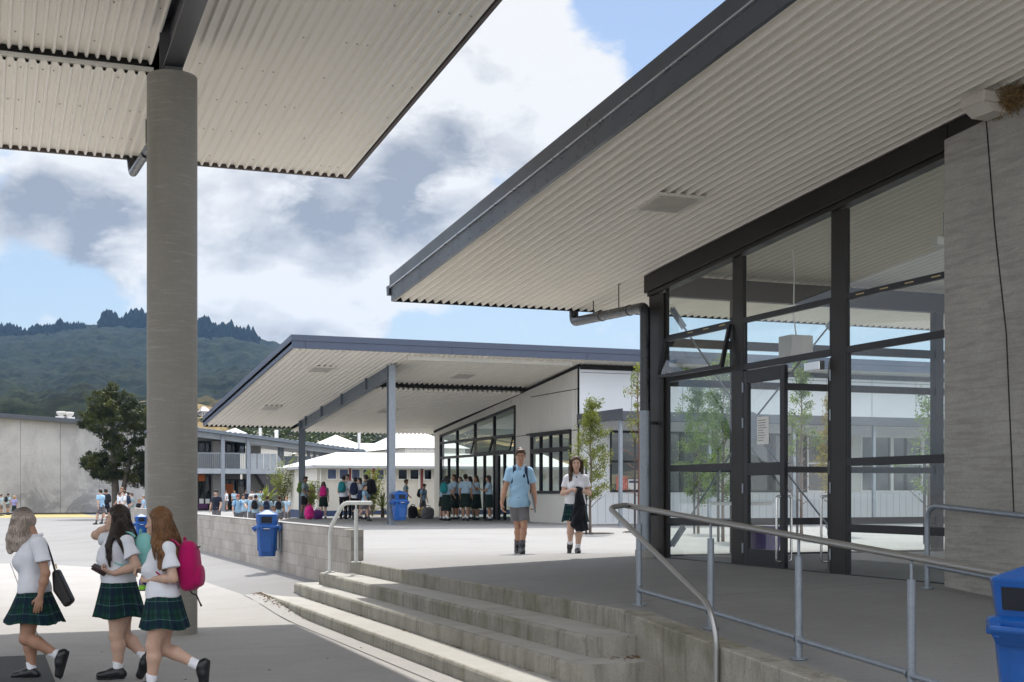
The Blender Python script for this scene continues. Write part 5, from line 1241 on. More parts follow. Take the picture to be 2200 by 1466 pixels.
def plaid():
    m = bpy.data.materials.new('plaid'); m.use_nodes = True; t = NT(m.node_tree)
    u, v, _ = t.xyz(t.n('ShaderNodeTexCoord').outputs['UV'])[:3]
    def band(x, per, w_, off=0.): return t.math('LESS_THAN', t.math('ABSOLUTE', t.math('SUBTRACT', t.math('FRACT', t.math('ADD', t.math('DIVIDE', x, per), off)), .5)), w_/per/2)
    c = t.mix(0., (.009, .046, .034), (0, 0, 0))
    for x in (u, v):
        c = t.mix(t.math('MULTIPLY', band(x, .155, .06), .55), c, (.006, .012, .035)); c = t.mix(t.math('MULTIPLY', band(x, .155, .022, .5), .35), c, (.004, .014, .012))
        c = t.mix(t.math('MULTIPLY', band(x, .155, .0045, .24), .42), c, (.16, .24, .30))
    p = t.n('ShaderNodeBsdfPrincipled', ins={'Base Color': c, 'Roughness': .85, 'Specular IOR Level': .2}); t.t.links.new(p.outputs[0], t.n('ShaderNodeOutputMaterial').inputs[0]); M['plaid'] = m
plaid()
def hairmat(nm, c0, c1, c2=None):
    m = bpy.data.materials.new(nm); m.use_nodes = True; t = NT(m.node_tree); co = t.n('ShaderNodeTexCoord').outputs['Object']
    st = t.noise(t.vmath('MULTIPLY', co, (60, 60, 5)), 2.4, 4, .65, .3); c = t.mix(t.ramp(st, .32, .68), c0, c1)
    if c2: z = t.xyz(co)[2]; c = t.mix(t.ramp(z, c2[1], c2[2]), c, c2[0])
    b = t.n('ShaderNodeBump', ins={'Strength': .5, 'Distance': .006, 'Height': st})
    p = t.n('ShaderNodeBsdfPrincipled', ins={'Base Color': c, 'Roughness': .5, 'Specular IOR Level': .35, 'Normal': b.outputs[0]}); t.t.links.new(p.outputs[0], t.n('ShaderNodeOutputMaterial').inputs[0]); M[nm] = m
hairmat('hair_dark', (.010, .006, .005), (.035, .02, .015)); hairmat('hair_brown', (.035, .018, .010), (.09, .045, .022)); hairmat('hair_auburn', (.075, .032, .012), (.22, .105, .040)); hairmat('hair_ash', (.17, .13, .11), (.54, .45, .38), ((.06, .042, .036), 1.43, 1.55)); hairmat('hair_blonde', (.38, .24, .10), (.62, .44, .22)); hairmat('hair_sand', (.14, .08, .04), (.26, .16, .08))
def rotm(fwd, up):
    f = V(fwd).normalized(); l = V(up).cross(f).normalized(); u = f.cross(l); return np.array([[f.x, l.x, u.x], [f.y, l.y, u.y], [f.z, l.z, u.z]]), f, l, u
def pose(s=1., th=(0, 0), kn=(4, 4), sh=(4, -4), ab=(9, 9), el=(14, 14), lean=2, sw=.175, head=0, twist=(0, 0)):
    """joint positions of a standing or walking figure; +x ahead, +y its left"""
    J = {}; pel = V((0, 0, .93*s)); J['pelvis'] = pel; a = R(lean); up = V((math.sin(a), 0, math.cos(a)))
    J['chest'] = pel+up*.36*s; J['neck'] = pel+up*.515*s; J['up'] = up; J['head'] = J['neck']+(up*.165+V((.02, 0, 0)))*s
    J['hfwd'] = V((math.cos(R(head)), 0, -math.sin(R(head)))); J['hup'] = V((math.sin(R(head)), 0, math.cos(R(head))))
    for i, sd in ((0, 1), (1, -1)):
        hp = pel+V((0, sd*.088*s, -.03*s)); t_ = R(th[i]); k = hp+V((math.sin(t_), 0, -math.cos(t_)))*.42*s; t2 = R(th[i]-kn[i]); an = k+V((math.sin(t2), 0, -math.cos(t2)))*.405*s
        J['hip%d' % i], J['knee%d' % i], J['ankle%d' % i] = hp, k, an; fp = R(max(-70, min(25, th[i]-kn[i]))); J['foot%d' % i] = V((math.cos(fp), sd*.12, math.sin(fp)*1.0)) if kn[i] > 22 else V((1, sd*.12, 0))
        S = pel+up*.465*s+V((0, sd*sw*s, 0)); q, b = R(sh[i]), R(ab[i]); d_ = V((math.sin(q)*math.cos(b), sd*math.sin(b), -math.cos(q)*math.cos(b))); E = S+d_*.285*s
        q2 = R(sh[i]+el[i]); d2 = V((math.sin(q2)*math.cos(b*.3), sd*math.sin(b*.3)-twist[i], -math.cos(q2)*math.cos(b*.3))).normalized(); J['sh%d' % i], J['el%d' % i], J['wr%d' % i] = S, E, E+d2*.245*s
    low = min(J['ankle0'].z, J['ankle1'].z)-.075*s
    for k, v in J.items():
        if k not in ('up', 'hfwd', 'hup', 'foot0', 'foot1'): v.z -= low
    return J
def person(label, loc, rz, J, s=1., hr=.036, sex='f', h=.022, top='blouse_white', bottom='skirt', bcol='skirt_green', hair='long', hcol='hair_dark', skin_='skin_fair', sock='sock_white', sockh=.11, cap=None, group='students in school uniform', girth=1., hem=None, skl=.36, fine=False, hands=None, hairpts=None, cat='person', collar=True, shoe='shoe_black', hemdir=None, tie=False, bootsh=0., face=True):
    o = thing('person', label, cat, loc, rz, group); g = girth
    pts = [v for k, v in J.items() if k not in ('up', 'hfwd', 'hup', 'foot0', 'foot1') and isinstance(v, Vector)]
    lo = np.min([list(p) for p in pts], 0)-.24*s; hi = np.max([list(p) for p in pts], 0)+.22*s; lo[2] = -.03
    up = J['up']; pel, chest, neck, head = J['pelvis'], J['chest'], J['neck'], J['head']; Rt, tf, tl_, tu = rotm(V((1, 0, 0))-up*up.x, up); Rh, hf, hl, hu = rotm(J['hfwd'], J['hup'])
    male = sex == 'm'
    def torso(f, e):
        f.ell(pel+up*.02*s, (.115*s*g+e, (.15 if male else .165)*s*g+e, .13*s), Rt, .05); f.ell(pel+up*.19*s, (.10*s*g+e, (.14 if male else .125)*s*g+e, .15*s), Rt, .06); f.ell(chest+up*.02*s, (.11*s*g+e, (.165 if male else .145)*s*g+e, .17*s), Rt, .06)
        f.cap(J['sh0'], J['sh1'], .044*s+e, .044*s+e, .04)
        for q_ in (J['sh0'], J['sh1']): f.cap(neck-up*.01*s, neck.lerp(q_, .8)-up*.012*s, .040*s+e*.6, .036*s+e*.6, .03)
        if not male:
            for sd in (1, -1): f.ell(chest+tf*.085*s*g+tl_*sd*.068*s-up*.03*s, (.060*s*g+e*.9,)*3, Rt, .05)
    B = Fld(lo, hi, h); torso(B, -.020)
    B.cap(neck-up*.05*s, head-hu*.05*s-hf*.015*s, .056*s if male else .048*s, .050*s if male else .045*s, .03)
    B.ell(head+hu*.02*s-hf*.012*s, (.098*s, .078*s, .100*s), Rh, .01); B.ell(head+hf*.028*s-hu*.042*s, (.062*s, .058*s, .074*s), Rh, .03)
    if fine:
        B.cap(head+hf*.070*s-hu*.094*s+hl*.012*s, head+hf*.070*s-hu*.094*s-hl*.012*s, .019*s, .019*s, .02)
        B.cap(head+hf*.086*s-hu*.008*s, head+hf*.108*s-hu*.036*s, .008*s, .0125*s, .012)
        for sd in (1, -1): B.ell(head+hl*sd*.079*s-hf*.012*s-hu*.022*s, (.018*s, .008*s, .030*s), Rh, .006); B.ell(head+hl*sd*.034*s+hf*.068*s-hu*.03*s, (.022*s, .02*s, .02*s), Rh, .02); B.cap(head+hl*sd*.018*s+hf*.087*s+hu*.012*s, head+hl*sd*.048*s+hf*.072*s+hu*.012*s, .008*s, .008*s, .012)
        B.cap(head+hf*.092*s-hu*.066*s+hl*.016*s, head+hf*.092*s-hu*.066*s-hl*.016*s, .0075*s, .0075*s, .008); B.cap(head+hf*.091*s-hu*.076*s+hl*.013*s, head+hf*.091*s-hu*.076*s-hl*.013*s, .008*s, .008*s, .008)
    am = 1.12 if male else 1.0; am *= (.5+.5*g)
    for i in (0, 1):
        S, E, W = J['sh%d' % i], J['el%d' % i], J['wr%d' % i]
        B.cap(S, E, .046*s*am, .038*s*am, .03); B.cap(E, E.lerp(W, .35), .037*s*am, .038*s*am, .02); B.cap(E.lerp(W, .35), W, .038*s*am, .0245*s*am, .02)
        hd = (hands or {}).get(i); fd = (W-E).normalized()
        d_, n_ = (hd['d'].normalized(), hd['n'].normalized()) if hd else (fd, V((0, -(1 if i == 0 else -1), 0)))
        sd_ = n_.cross(d_).normalized()
        if sd_.dot(hd['s'] if hd and 's' in hd else V((1, 0, 0))) < 0: sd_ = -sd_
        n_ = n_-d_*n_.dot(d_); n_.normalize()
        Rp = np.array([[d_.x, sd_.x, n_.x], [d_.y, sd_.y, n_.y], [d_.z, sd_.z, n_.z]])
        if not fine: B.ell(W+d_*.06*s, (.075*s, .036*s, .022*s), Rp, .02)
        else:
            B.ell(W+d_*.045*s, (.052*s, .037*s, .0155*s), Rp, .018); cu = hd.get('curl', (25, 35)) if hd else (22, 30)
            for q in range(4):
                kp = W+d_*(.086-.004*abs(q-1.3))*s+sd_*(.029-.0193*q)*s; Ls = (.040, .045, .042, .034)[q]*s; a1, a2 = R(cu[0]+3*q), R(cu[0]+cu[1]+5*q); a3 = a2+R(cu[1]*.6)
                spv = sd_*(.10*(1.5-q)/1.5)
                e1 = (d_*math.cos(a1)+n_*math.sin(a1)+spv).normalized(); e2 = d_*math.cos(a2)+n_*math.sin(a2); e3 = d_*math.cos(a3)+n_*math.sin(a3); p1 = kp+e1*Ls; p2 = p1+e2*Ls*.62; p3 = p2+e3*Ls*.46
                rr = (.0088, .0092, .0088, .0078)[q]*s; B.cap(kp-d_*.01, p1, rr*1.06, rr, .004); B.cap(p1, p2, rr, rr*.93, .002); B.cap(p2, p3, rr*.93, rr*.8, .002)
            t0 = W+d_*.022*s+sd_*.024*s; t1 = t0+(d_*.62+sd_*.62+n_*.35).normalized()*.044*s; t2 = t1+(d_*.85+sd_*.12+n_*.45).normalized()*.032*s; B.cap(t0, t1, .014*s, .0105*s, .012); B.cap(t1, t2, .0105*s, .0085*s, .003)
    lg = (.92 if male else 1.06)*(.4+.6*g)
    for i in (0, 1):
        Hp, K, A = J['hip%d' % i], J['knee%d' % i], J['ankle%d' % i]; fd = J['foot%d' % i].normalized(); sh_ = (A-K).normalized(); bk = V((-1, 0, 0)); bk = (bk-sh_*bk.dot(sh_)).normalized()
        B.cap(Hp, Hp.lerp(K, .5), .086*s*lg, .074*s*lg, .012); B.cap(Hp.lerp(K, .5), K, .076*s*lg, .053*s*lg, .03); B.cap(K, K.lerp(A, .3)+bk*.012*s, .051*s*lg, .054*s*lg, .025); B.cap(K.lerp(A, .3)+bk*.012*s, A, .054*s*lg, .035*s, .025)
        if fine: B.ell(K-bk*.012*s, (.046*s*lg,)*3, None, .02)
        B.cap(A, A+(A-K).normalized()*.02*s, .033*s, .026*s, .01)
    fobj('body', B, skin_, o); del B
    seed = int(abs(loc[0]*131+loc[1]*17))
    # footwear
    for i in (0, 1):
        K, A = J['knee%d' % i], J['ankle%d' % i]; fd = J['foot%d' % i].normalized(); sd_ = V((0, 1, 0)); dn = fd.cross(sd_); dn = dn if dn.dot(A-K) > 0 else -dn; dn.normalize()
        hl_ = A-fd*.035*s+dn*.035*s; to = A+fd*.165*s+dn*.048*s; mid = A+fd*.06*s+dn*.03*s; sole = A+dn*.078*s
        ps = [A, hl_, to]; l2 = np.min([list(p) for p in ps], 0)-.10*s; h2 = np.max([list(p) for p in ps], 0)+(.12+bootsh)*s
        f = Fld(l2, h2, h*.75 if fine else h*.8); f.cap(hl_, mid, .044*s, .044*s, .02); f.cap(mid, to, .043*s, .036*s, .02); f.cap(A, mid, .046*s, .034*s, .03); 
        if bootsh: f.cap(A, A.lerp(K, bootsh/.4), .050*s, .054*s, .02, clip=[(A.lerp(K, bootsh/.4), (K-A).normalized())])
        f.cut(sole, dn); f.sub(A+(K-A).normalized()*(.035+bootsh)*s, A+(K-A).normalized()*.2*s, .038*s, .05*s); so2 = fobj('shoe', f, shoe, o)
        if fine and so2:
            f = Fld(l2-.02, h2, h*.75); f.cap(hl_-fd*.004*s, to+fd*.006*s, .048*s, .043*s, .01); f.cut(sole+dn*.012*s, dn); f.cut(sole-dn*.008*s, -dn); fobj('sole', f, 'shoe_sole', so2)
        if sock:
            e = A.lerp(K, sockh/.405); f = Fld(np.min([list(A), list(e)], 0)-.09*s, np.max([list(A), list(e)], 0)+.08*s, h*.75 if fine else h*.8); f.cap(A+(A-K).normalized()*.02*s, e, .042*s, (.045 if sockh < .14 else .052)*s, .02, clip=[(e, (K-A).normalized())]); f.folds(.002, seed, 3) if fine else None; fobj('sock', f, sock, o)
    # lower clothing
    if bottom == 'skirt':
        n, rows = (132, 12) if fine else (44, 4); m = MB(); w0 = pel+up*(.075 if hem is None else hem+.012)*s; hd_ = hemdir or (0, 0, 0, 0); wv = []; npl = 22 if fine else 11; rg = random.Random(seed)
        ph = [rg.uniform(-.35, .35) for _ in range(npl)]; jit = [rg.uniform(.7, 1.35) for _ in range(npl)]
        for r_ in range(rows+1):
            t_ = r_/rows
            for q in range(n):
                a = 2*math.pi*q/n; fpl = (a/(2*math.pi)*npl) % 1; ip_ = int(a/(2*math.pi)*npl) % npl; saw = (1-fpl)**.6 if fine else .5+.5*math.cos(fpl*6.283)
                rx, ry = (.135*s*g+t_*(.045+hd_[0])*s, .155*s*g+.018+t_*(.040+hd_[1])*s); k_ = 1+(saw-.5)*(.02+.085*t_**1.2)*jit[ip_]
                wob = 1+.035*t_*math.sin(3*a+seed)+.03*t_*math.sin(5*a+1.3*seed)
                wv.append(w0+V((math.cos(a)*rx*k_*wob+hd_[2]*t_*s, math.sin(a)*ry*k_*wob, 0))+V((0, 0, -t_*skl*s+hd_[3]*t_*math.cos(a)*s+.012*t_*math.sin(4*a+seed))))
        fs = [(i*n+k, i*n+(k+1) % n, (i+1)*n+(k+1) % n, (i+1)*n+k) for i in range(rows) for k in range(n)]; m.add(wv, fs, 0, not fine); sk = m.build('skirt', bcol, o, local=True)
        uv = sk.data.uv_layers.new(name='UVMap'); 
        for p in sk.data.polygons:
            qs = [sk.data.loops[li].vertex_index for li in p.loop_indices]; wrap = max(v % n for v in qs)-min(v % n for v in qs) > n/2
            for li in p.loop_indices: v = sk.data.loops[li].vertex_index; q = v % n; q = q+n if wrap and q < n/2 else q; uv.data[li].uv = (q/n*1.55, v//n/rows*skl)
        md = sk.modifiers.new('cloth', 'SOLIDIFY'); md.thickness = .004
    else:
        f = Fld(lo, [hi[0], hi[1], pel.z+.2*s], h); f.ell(pel+up*.01*s, (.135*s*g, (.165 if male else .175)*s*g, .15*s), Rt, .04)
        for i in (0, 1):
            Hp, K, A = J['hip%d' % i], J['knee%d' % i], J['ankle%d' % i]
            if bottom == 'shorts': e = Hp.lerp(K, .80); e = e+V((0, (1 if i == 0 else -1)*.014*s, 0)); f.cap(Hp, e, .108*s*lg, .094*s*lg, .010, clip=[(e-(e-Hp).normalized()*.01*s, (e-Hp).normalized())])
            else: f.cap(Hp, K, .10*s*lg, .076*s*lg, .015); f.cap(K, A, .076*s*lg, .064*s*lg, .03, clip=[(A+(A-K).normalized()*.01, (A-K).normalized())])
        f.cut(pel+up*.10*s, up); f.folds(.006 if fine else .004, seed); fobj('shorts' if bottom == 'shorts' else 'trousers', f, bcol, o)
    # upper clothing
    hz0 = (.075 if not male else -.06) if hem is None else hem; f = Fld(lo, hi, h); torso(f, .018); f.ell(pel+up*(hz0+.06)*s, (.130*s*g, (.158 if male else .168)*s*g, .13*s), Rt, .05)
    for i in (0, 1):
        S, E = J['sh%d' % i], J['el%d' % i]; e = S.lerp(E, .66); dd = (E-S).normalized(); f.cap(S+dd*.005*s, e, .056*s*am, .070*s*am, .022, clip=[(e-dd*.012*s, dd)])
    f.cut(pel+up*hz0*s, -up); f.folds(.0075 if fine else .003, seed+3, 1.1); f.sub(neck+up*.028*s+tf*.012*s, head+tf*.02, .058*s, .085*s); f.sub(neck+tf*.10*s+up*.02*s, neck+tf*.07*s-up*.05*s, .035*s, .012*s) if fine else None
    top_o = fobj('shirt' if male else 'blouse', f, top, o)
    if fine:
        f = Fld(np.array(neck)-.16*s, np.array(neck)+.16*s, h)   # turned down collar
        for sd in (1, -1):
            q = [neck-tf*.058*s+up*.03*s, neck+tl_*sd*.062*s+up*.022*s, neck+tf*.062*s+tl_*sd*.035*s-up*.012*s, neck+tf*.085*s+tl_*sd*.045*s-up*.055*s]
            for a_, b_ in zip(q, q[1:]): f.cap(a_, b_, .0125*s, .0125*s, .012)
        fobj('collar', f, top, o)
        f = MB(); bp_ = [chest+tf*(.135*g)*s-up*q*s for q in (-.06, 0, .06, .12, .18)] if not male else [chest+tf*.142*s+up*q*s for q in (.02, .055, .09)]
        if tie:
            f = MB(); q0 = neck+tf*.088*s-up*.05*s
            for (dx, dy, dz_) in ((0, .03, -.045), (0, -.03, -.04), (.01, .012, -.075), (.01, -.014, -.07)): f.tube([q0, q0+tf*(dx+.012)*s+tl_*dy*s+up*dz_*s], [.011*s, .006*s], 6)
            f.tube([q0-tl_*.008, q0+tl_*.008], .012*s, 8); f.build('tie', 'tie_navy', o, local=True)
        if face:
            for sd in (1, -1):
                c = head+hl*sd*.032*s+hf*.0795*s-hu*.006*s; f = MB(); rr = .0115*s
                f.tube([c-hf*.002, c+hf*.006*s], [rr, rr*.6], 12); f.tube([c+hf*.0055*s, c+hf*.0085*s], [.0058*s, .005*s], 10, 1); f.tube([c+hf*.006*s+hu*.008*s-hl*.012*s, c+hf*.010*s+hu*.0105*s, c+hf*.005*s+hu*.008*s+hl*.012*s], .0022*s, 6, 1); f.build('eye', ['eye_white', 'eye_dark'], o, local=True)
                f = MB(); f.tube([head+hl*sd*.016*s+hf*.094*s+hu*.016*s, head+hl*sd*.034*s+hf*.090*s+hu*.022*s, head+hl*sd*.052*s+hf*.074*s+hu*.016*s], [.0035*s, .0042*s, .002*s], 6); f.build('eyebrow', 'brow', o, local=True)
            f = MB()
            for dz_ in (-.066, -.0765): f.tube([head+hf*.088*s+hu*dz_*s+hl*.022*s, head+hf*.0995*s+hu*(dz_+.001)*s, head+hf*.088*s+hu*dz_*s-hl*.022*s], [.003*s, .0062*s, .003*s], 8)
            f.build('lips', 'lip', o, local=True)
    # hair
    hh = h*.8 if fine else h
    hl0 = np.array(head)-np.array([.36, .30, .62])*s; hh0 = np.array(head)+np.array([.26, .32, .18])*s
    f = Fld(hl0, hh0, hh); sk_c = head+hu*.026*s-hf*.016*s
    cp = ([(head+hf*.062*s+hu*.030*s, (hf*.85-hu*.52).normalized())] if hair == 'short' else [(head+hf*.048*s+hu*.034*s, (hf*.80-hu*.60).normalized())]) if hair != 'over' else None
    f.ell(sk_c, (.110*s, .090*s, .112*s) if hair != 'short' else (.104*s, .0835*s, .107*s), Rh, .01, clip=cp+([(head-hu*.03*s, (hf*.55-hu*.83).normalized()), (head-hu*.06*s, -hu)] if hair == 'short' else []) if cp else None)
    if hair == 'short': f.ell(head+hf*.060*s+hu*.088*s, (.042*s, .062*s, .030*s), Rh, .02); f.folds(.0045, seed, 2.0)
    if hair == 'long':
        base = hairpts or [[(-.07, sd*w_, -.02), (-.085+.02*abs(w_)/.08, sd*w_*1.25, -.18), (-.075, sd*w_*1.35, -.34)] for w_ in (.0, .05, .085) for sd in (1, -1)]
        for pl in base:
            q = [head+hf*p[0]*s+hl*p[1]*s+V((0, 0, p[2]*s)) for p in pl]
            for k_ in range(len(q)-1): f.cap(q[k_], q[k_+1], hr*(1-.12*k_)*s, hr*(.86-.14*k_)*s, .022)
        f.folds(.004, seed, 2.5)
    if hair == 'bun': f.ell(head-hf*.11*s+hu*.03*s, (.05*s,)*3, None, .02); f.folds(.004, seed, 2.2)
    if hair in ('over',):
        for pl in hairpts:
            q = [head+V(p)*s for p in pl]
            for k_ in range(len(q)-1): f.cap(q[k_], q[k_+1], .034*s, .026*s, .025)
        f.folds(.005, seed, 2.5)
    ho_ = fobj('hair', f, hcol, o)
    if fine and hair in ('long', 'over') and hairpts:
        m = MB(); rg = random.Random(seed+9)
        for k_ in range(800):
            pl = hairpts[rg.randrange(len(hairpts))]; q = [(head+hf*p[0]*s+hl*p[1]*s+V((0, 0, p[2]*s))) if hair == 'long' else head+V(p)*s for p in pl]
            oa = V((rg.gauss(0, 1), rg.gauss(0, 1), rg.gauss(0, .3))).normalized()*rg.uniform(.55, 1.4)*hr*s; ext = rg.uniform(.7, 1.2)
            q2 = [q[0]+oa]; 
            for j in range(1, len(q)): q2.append(q[j-1].lerp(q[j], ext if j == len(q)-1 else 1)+oa*(1-.18*j)+V((rg.gauss(0, .006), rg.gauss(0, .006), 0)))
            q2 = rounded(q2, .08, 3); r0 = rg.uniform(.0014, .0030); m.tube(q2, [r0*(1-.8*(i/(len(q2)-1))) for i in range(len(q2))], 4, caps=False)
        so3 = m.build('hair_strands', hcol, ho_, local=True)
    if cap:
        f = Fld(np.array(head)-.2*s, np.array(head)+.22*s, hh); f.ell(sk_c+hu*.012*s, (.118*s, .098*s, .108*s), Rh, .01, clip=[(head+hu*.03*s, -hu)]); f.cap(head+hf*.10*s+hu*.048*s, head+hf*.15*s+hu*.03*s, .035*s, .03*s, .01, clip=[(head+hu*.05*s, hu), (head+hu*.03*s, -hu)]); fobj('cap', f, cap, o)
    return o
def pack(label, o, J, s, col, h=.016, size=(.11, .155, .23), off=None, strap=True, group='school bags', drop=0., scol=None):
    """backpack behind the shoulders of a person; a thing of its own"""
    up = J['up']; c = off if off is not None else J['chest']-V((1, 0, 0))*(.115+size[0]*.75)*s-up*(.02+drop)*s; b = thing('backpack', label, 'backpack', o.location, o.rotation_euler[2], group)
    Rm = rotm(V((1, 0, 0))-up*up.x, up)[0]; r = np.array(size)*s; m = Fld(np.array(c)-r*1.35-.05, np.array(c)+r*1.35+.05, h)
    X, Y, Z = np.meshgrid(*m.ax, indexing='ij', sparse=True); dx_, dy_, dz_ = X-c[0], Y-c[1], Z-c[2]
    def sup(cx, cy, cz, rx, ry, rz, p=3.2): 
        x = dx_*Rm[0, 0]+dy_*Rm[1, 0]+dz_*Rm[2, 0]-cx; y = dx_*Rm[0, 1]+dy_*Rm[1, 1]+dz_*Rm[2, 1]-cy; z = dx_*Rm[0, 2]+dy_*Rm[1, 2]+dz_*Rm[2, 2]-cz
        y = y/(1-.22*np.clip(z/rz, 0, 1)); return (((np.abs(x/rx))**p+(np.abs(y/ry))**p+(np.abs(z/rz))**p)**(1/p)-1)*min(rx, ry, rz)
    m.a = sup(0, 0, 0, *r).astype(np.float32); m.folds(.004, int(c[2]*1000), .9); fobj('pack_body', m, col, b)
    m.a = sup(-r[0]*.72, 0, -r[2]*.38, r[0]*.62, r[1]*.80, r[2]*.46).astype(np.float32); fobj('pocket', m, col, b)
    if strap:
        for i, sd in ((0, 1), (1, -1)):
            k = MB(); S = J['neck'].lerp(J['sh%d' % i], .62); pth = rounded([V(c)+V((r[0]*.8, sd*.09*s, r[2]*.85)), S+V((-.05*s, 0, .066*s)), S+V((.062*s, 0, .045*s)), S+V((.100*s, 0, -.10*s)), S+V((.085*s, sd*.03*s, -.22*s)), V(c)+V((r[0]*.9, sd*.13*s, -r[2]*.6))], .06, 4)
            for a, e in zip(pth, pth[1:]): k.bar(a, e, .046*s, .012*s, up=(e-a).cross(V((0, 1, 0))) if (e-a).cross(V((0, 1, 0))).length > 1e-6 else (0, 0, 1))
            k.build('strap', scol or col, b, local=True)
        k = MB(); k.tube(rounded([V(c)+V((r[0]*.5, -.03, r[2]*.95)), V(c)+V((r[0]*.5, -.025, r[2]*1.16)), V(c)+V((r[0]*.5, .025, r[2]*1.16)), V(c)+V((r[0]*.5, .03, r[2]*.95))], .02), .007, 6); k.build('loop', scol or col, b, local=True)
        k = MB(); zz_ = [V(c)+V((-r[0]*.99*math.cos(a_), r[1]*.55*math.sin(a_*1.0), r[2]*(.55+.25*math.cos(a_)))) for a_ in [x*.25-1.2 for x in range(10)]]; k.tube(zz_, .004, 5); k.build('zip', 'bag_black', b, local=True)
    return b
LEFT, CAMW, AWAY, RIGHT = R(180)-TH, R(270)-TH, R(90)-TH, -TH
# ---------------------------------------------------------------- three girls walking left, close by
def prof(cx, gy, Z): return lambda px, py, y=0.: V(((cx-HX)/F*Z-(px-HX)/F*(Z-y), y, CZ+(HY-py)/F*(Z-y)))
def girl(cx, gy, label, j, **kw):
    Z = CZ*F/(gy-HY); L = prof(cx, gy, Z); loc = at_Z(cx, gy, Z); loc.z = 0
    J = {k: (L(*v) if isinstance(v, tuple) else v) for k, v in j.items()}; return person(label, loc, LEFT, J, fine=True, h=.0075, **kw), J, L, loc
a = R(14)
o1, J1, L1, loc1 = girl(75, 1459, 'girl with long ash blonde hair over her bowed face, black bag behind her', dict(pelvis=(74, 1274), chest=(74, 1198), neck=(77, 1156), head=(51, 1122), up=V((.03, 0, 1)).normalized(), hfwd=V((math.cos(R(-48)), .05, math.sin(R(-48)))), hup=V((math.cos(R(42)), 0, math.sin(R(42)))),
    sh0=(83, 1168, .185), sh1=(72, 1168, -.18), el0=(98, 1232, .235), el1=(70, 1232, -.24), wr0=(86, 1283, .24), wr1=(58, 1275, -.23), hip0=(72, 1284, .088), hip1=(66, 1284, -.088), knee0=(56, 1372, .09), knee1=(60, 1371, -.07), ankle0=(127, 1409, .07), ankle1=(69, 1441, -.05), foot0=V((.30, .03, -.95)), foot1=V((1, 0, .0))),
    s=.955, hr=.034, girth=1.08, bcol='plaid', hair='over', hcol='hair_ash', skin_='skin_tan', hem=.0, skl=.285, hemdir=(.075, .03, -.005, .0), hands={0: dict(d=V((.18, 0, -1)), n=V((.3, -1, 0)), s=V((1, 0, 0)), curl=(14, 16))}, face=False,
    hairpts=[[(x0, y, z0), (x0+.03, y*1.25, z0-.10), (x0+.03+x2, y*1.1, z0-.19), (x0+.02+x2, y, -.255-z2)] for (x0, y, z0, x2, z2) in ((.055, .04, .05, .03, .02), (.055, -.04, .05, .02, 0), (.04, .075, .03, .01, -.02), (.01, .088, .03, .01, -.01), (.075, .0, .03, .03, .02), (-.02, .085, .02, .0, -.03), (-.05, .065, .03, -.035, -.05), (.03, -.08, .02, .01, -.02), (-.06, .03, .03, -.06, -.09), (-.04, -.06, .02, -.03, -.05), (-.075, .0, .02, -.09, -.10))])
bag = thing('shoulder_bag', 'black leather shoulder bag swinging behind the bowed blonde girl', 'bag', loc1, LEFT, 'school bags'); m = MB()
q = [L1(112, 1228, .16), L1(124, 1222, .16), L1(158, 1292, .20), L1(141, 1307, .20), L1(115, 1270, .17)]
nq = len(q); off = V((0, .085, 0)); m.add([p-off for p in q]+[p+off*.4 for p in q], [tuple(range(nq)), tuple(range(nq, 2*nq))[::-1]]+[(i, (i+1) % nq, nq+(i+1) % nq, nq+i) for i in range(nq)]); m.build('bag_body', 'leather_black', bag, local=True, bevel=.03, seg=3)
m = MB(); pth = rounded([L1(118, 1226, .17), L1(112, 1203, .17), L1(100, 1166, .13), L1(88, 1152, .10), L1(74, 1160, .09)], .05, 4); [m.bar(p0_, p1_, .018, .006, up=(0, 1, 0)) for p0_, p1_ in zip(pth, pth[1:])]; m.build('strap', 'leather_black', bag, local=True)
m = MB(); m.tube([L1(122, 1222, .175), L1(119, 1212, .175)], .007, 8); m.build('buckle', 'brass', bag, local=True)
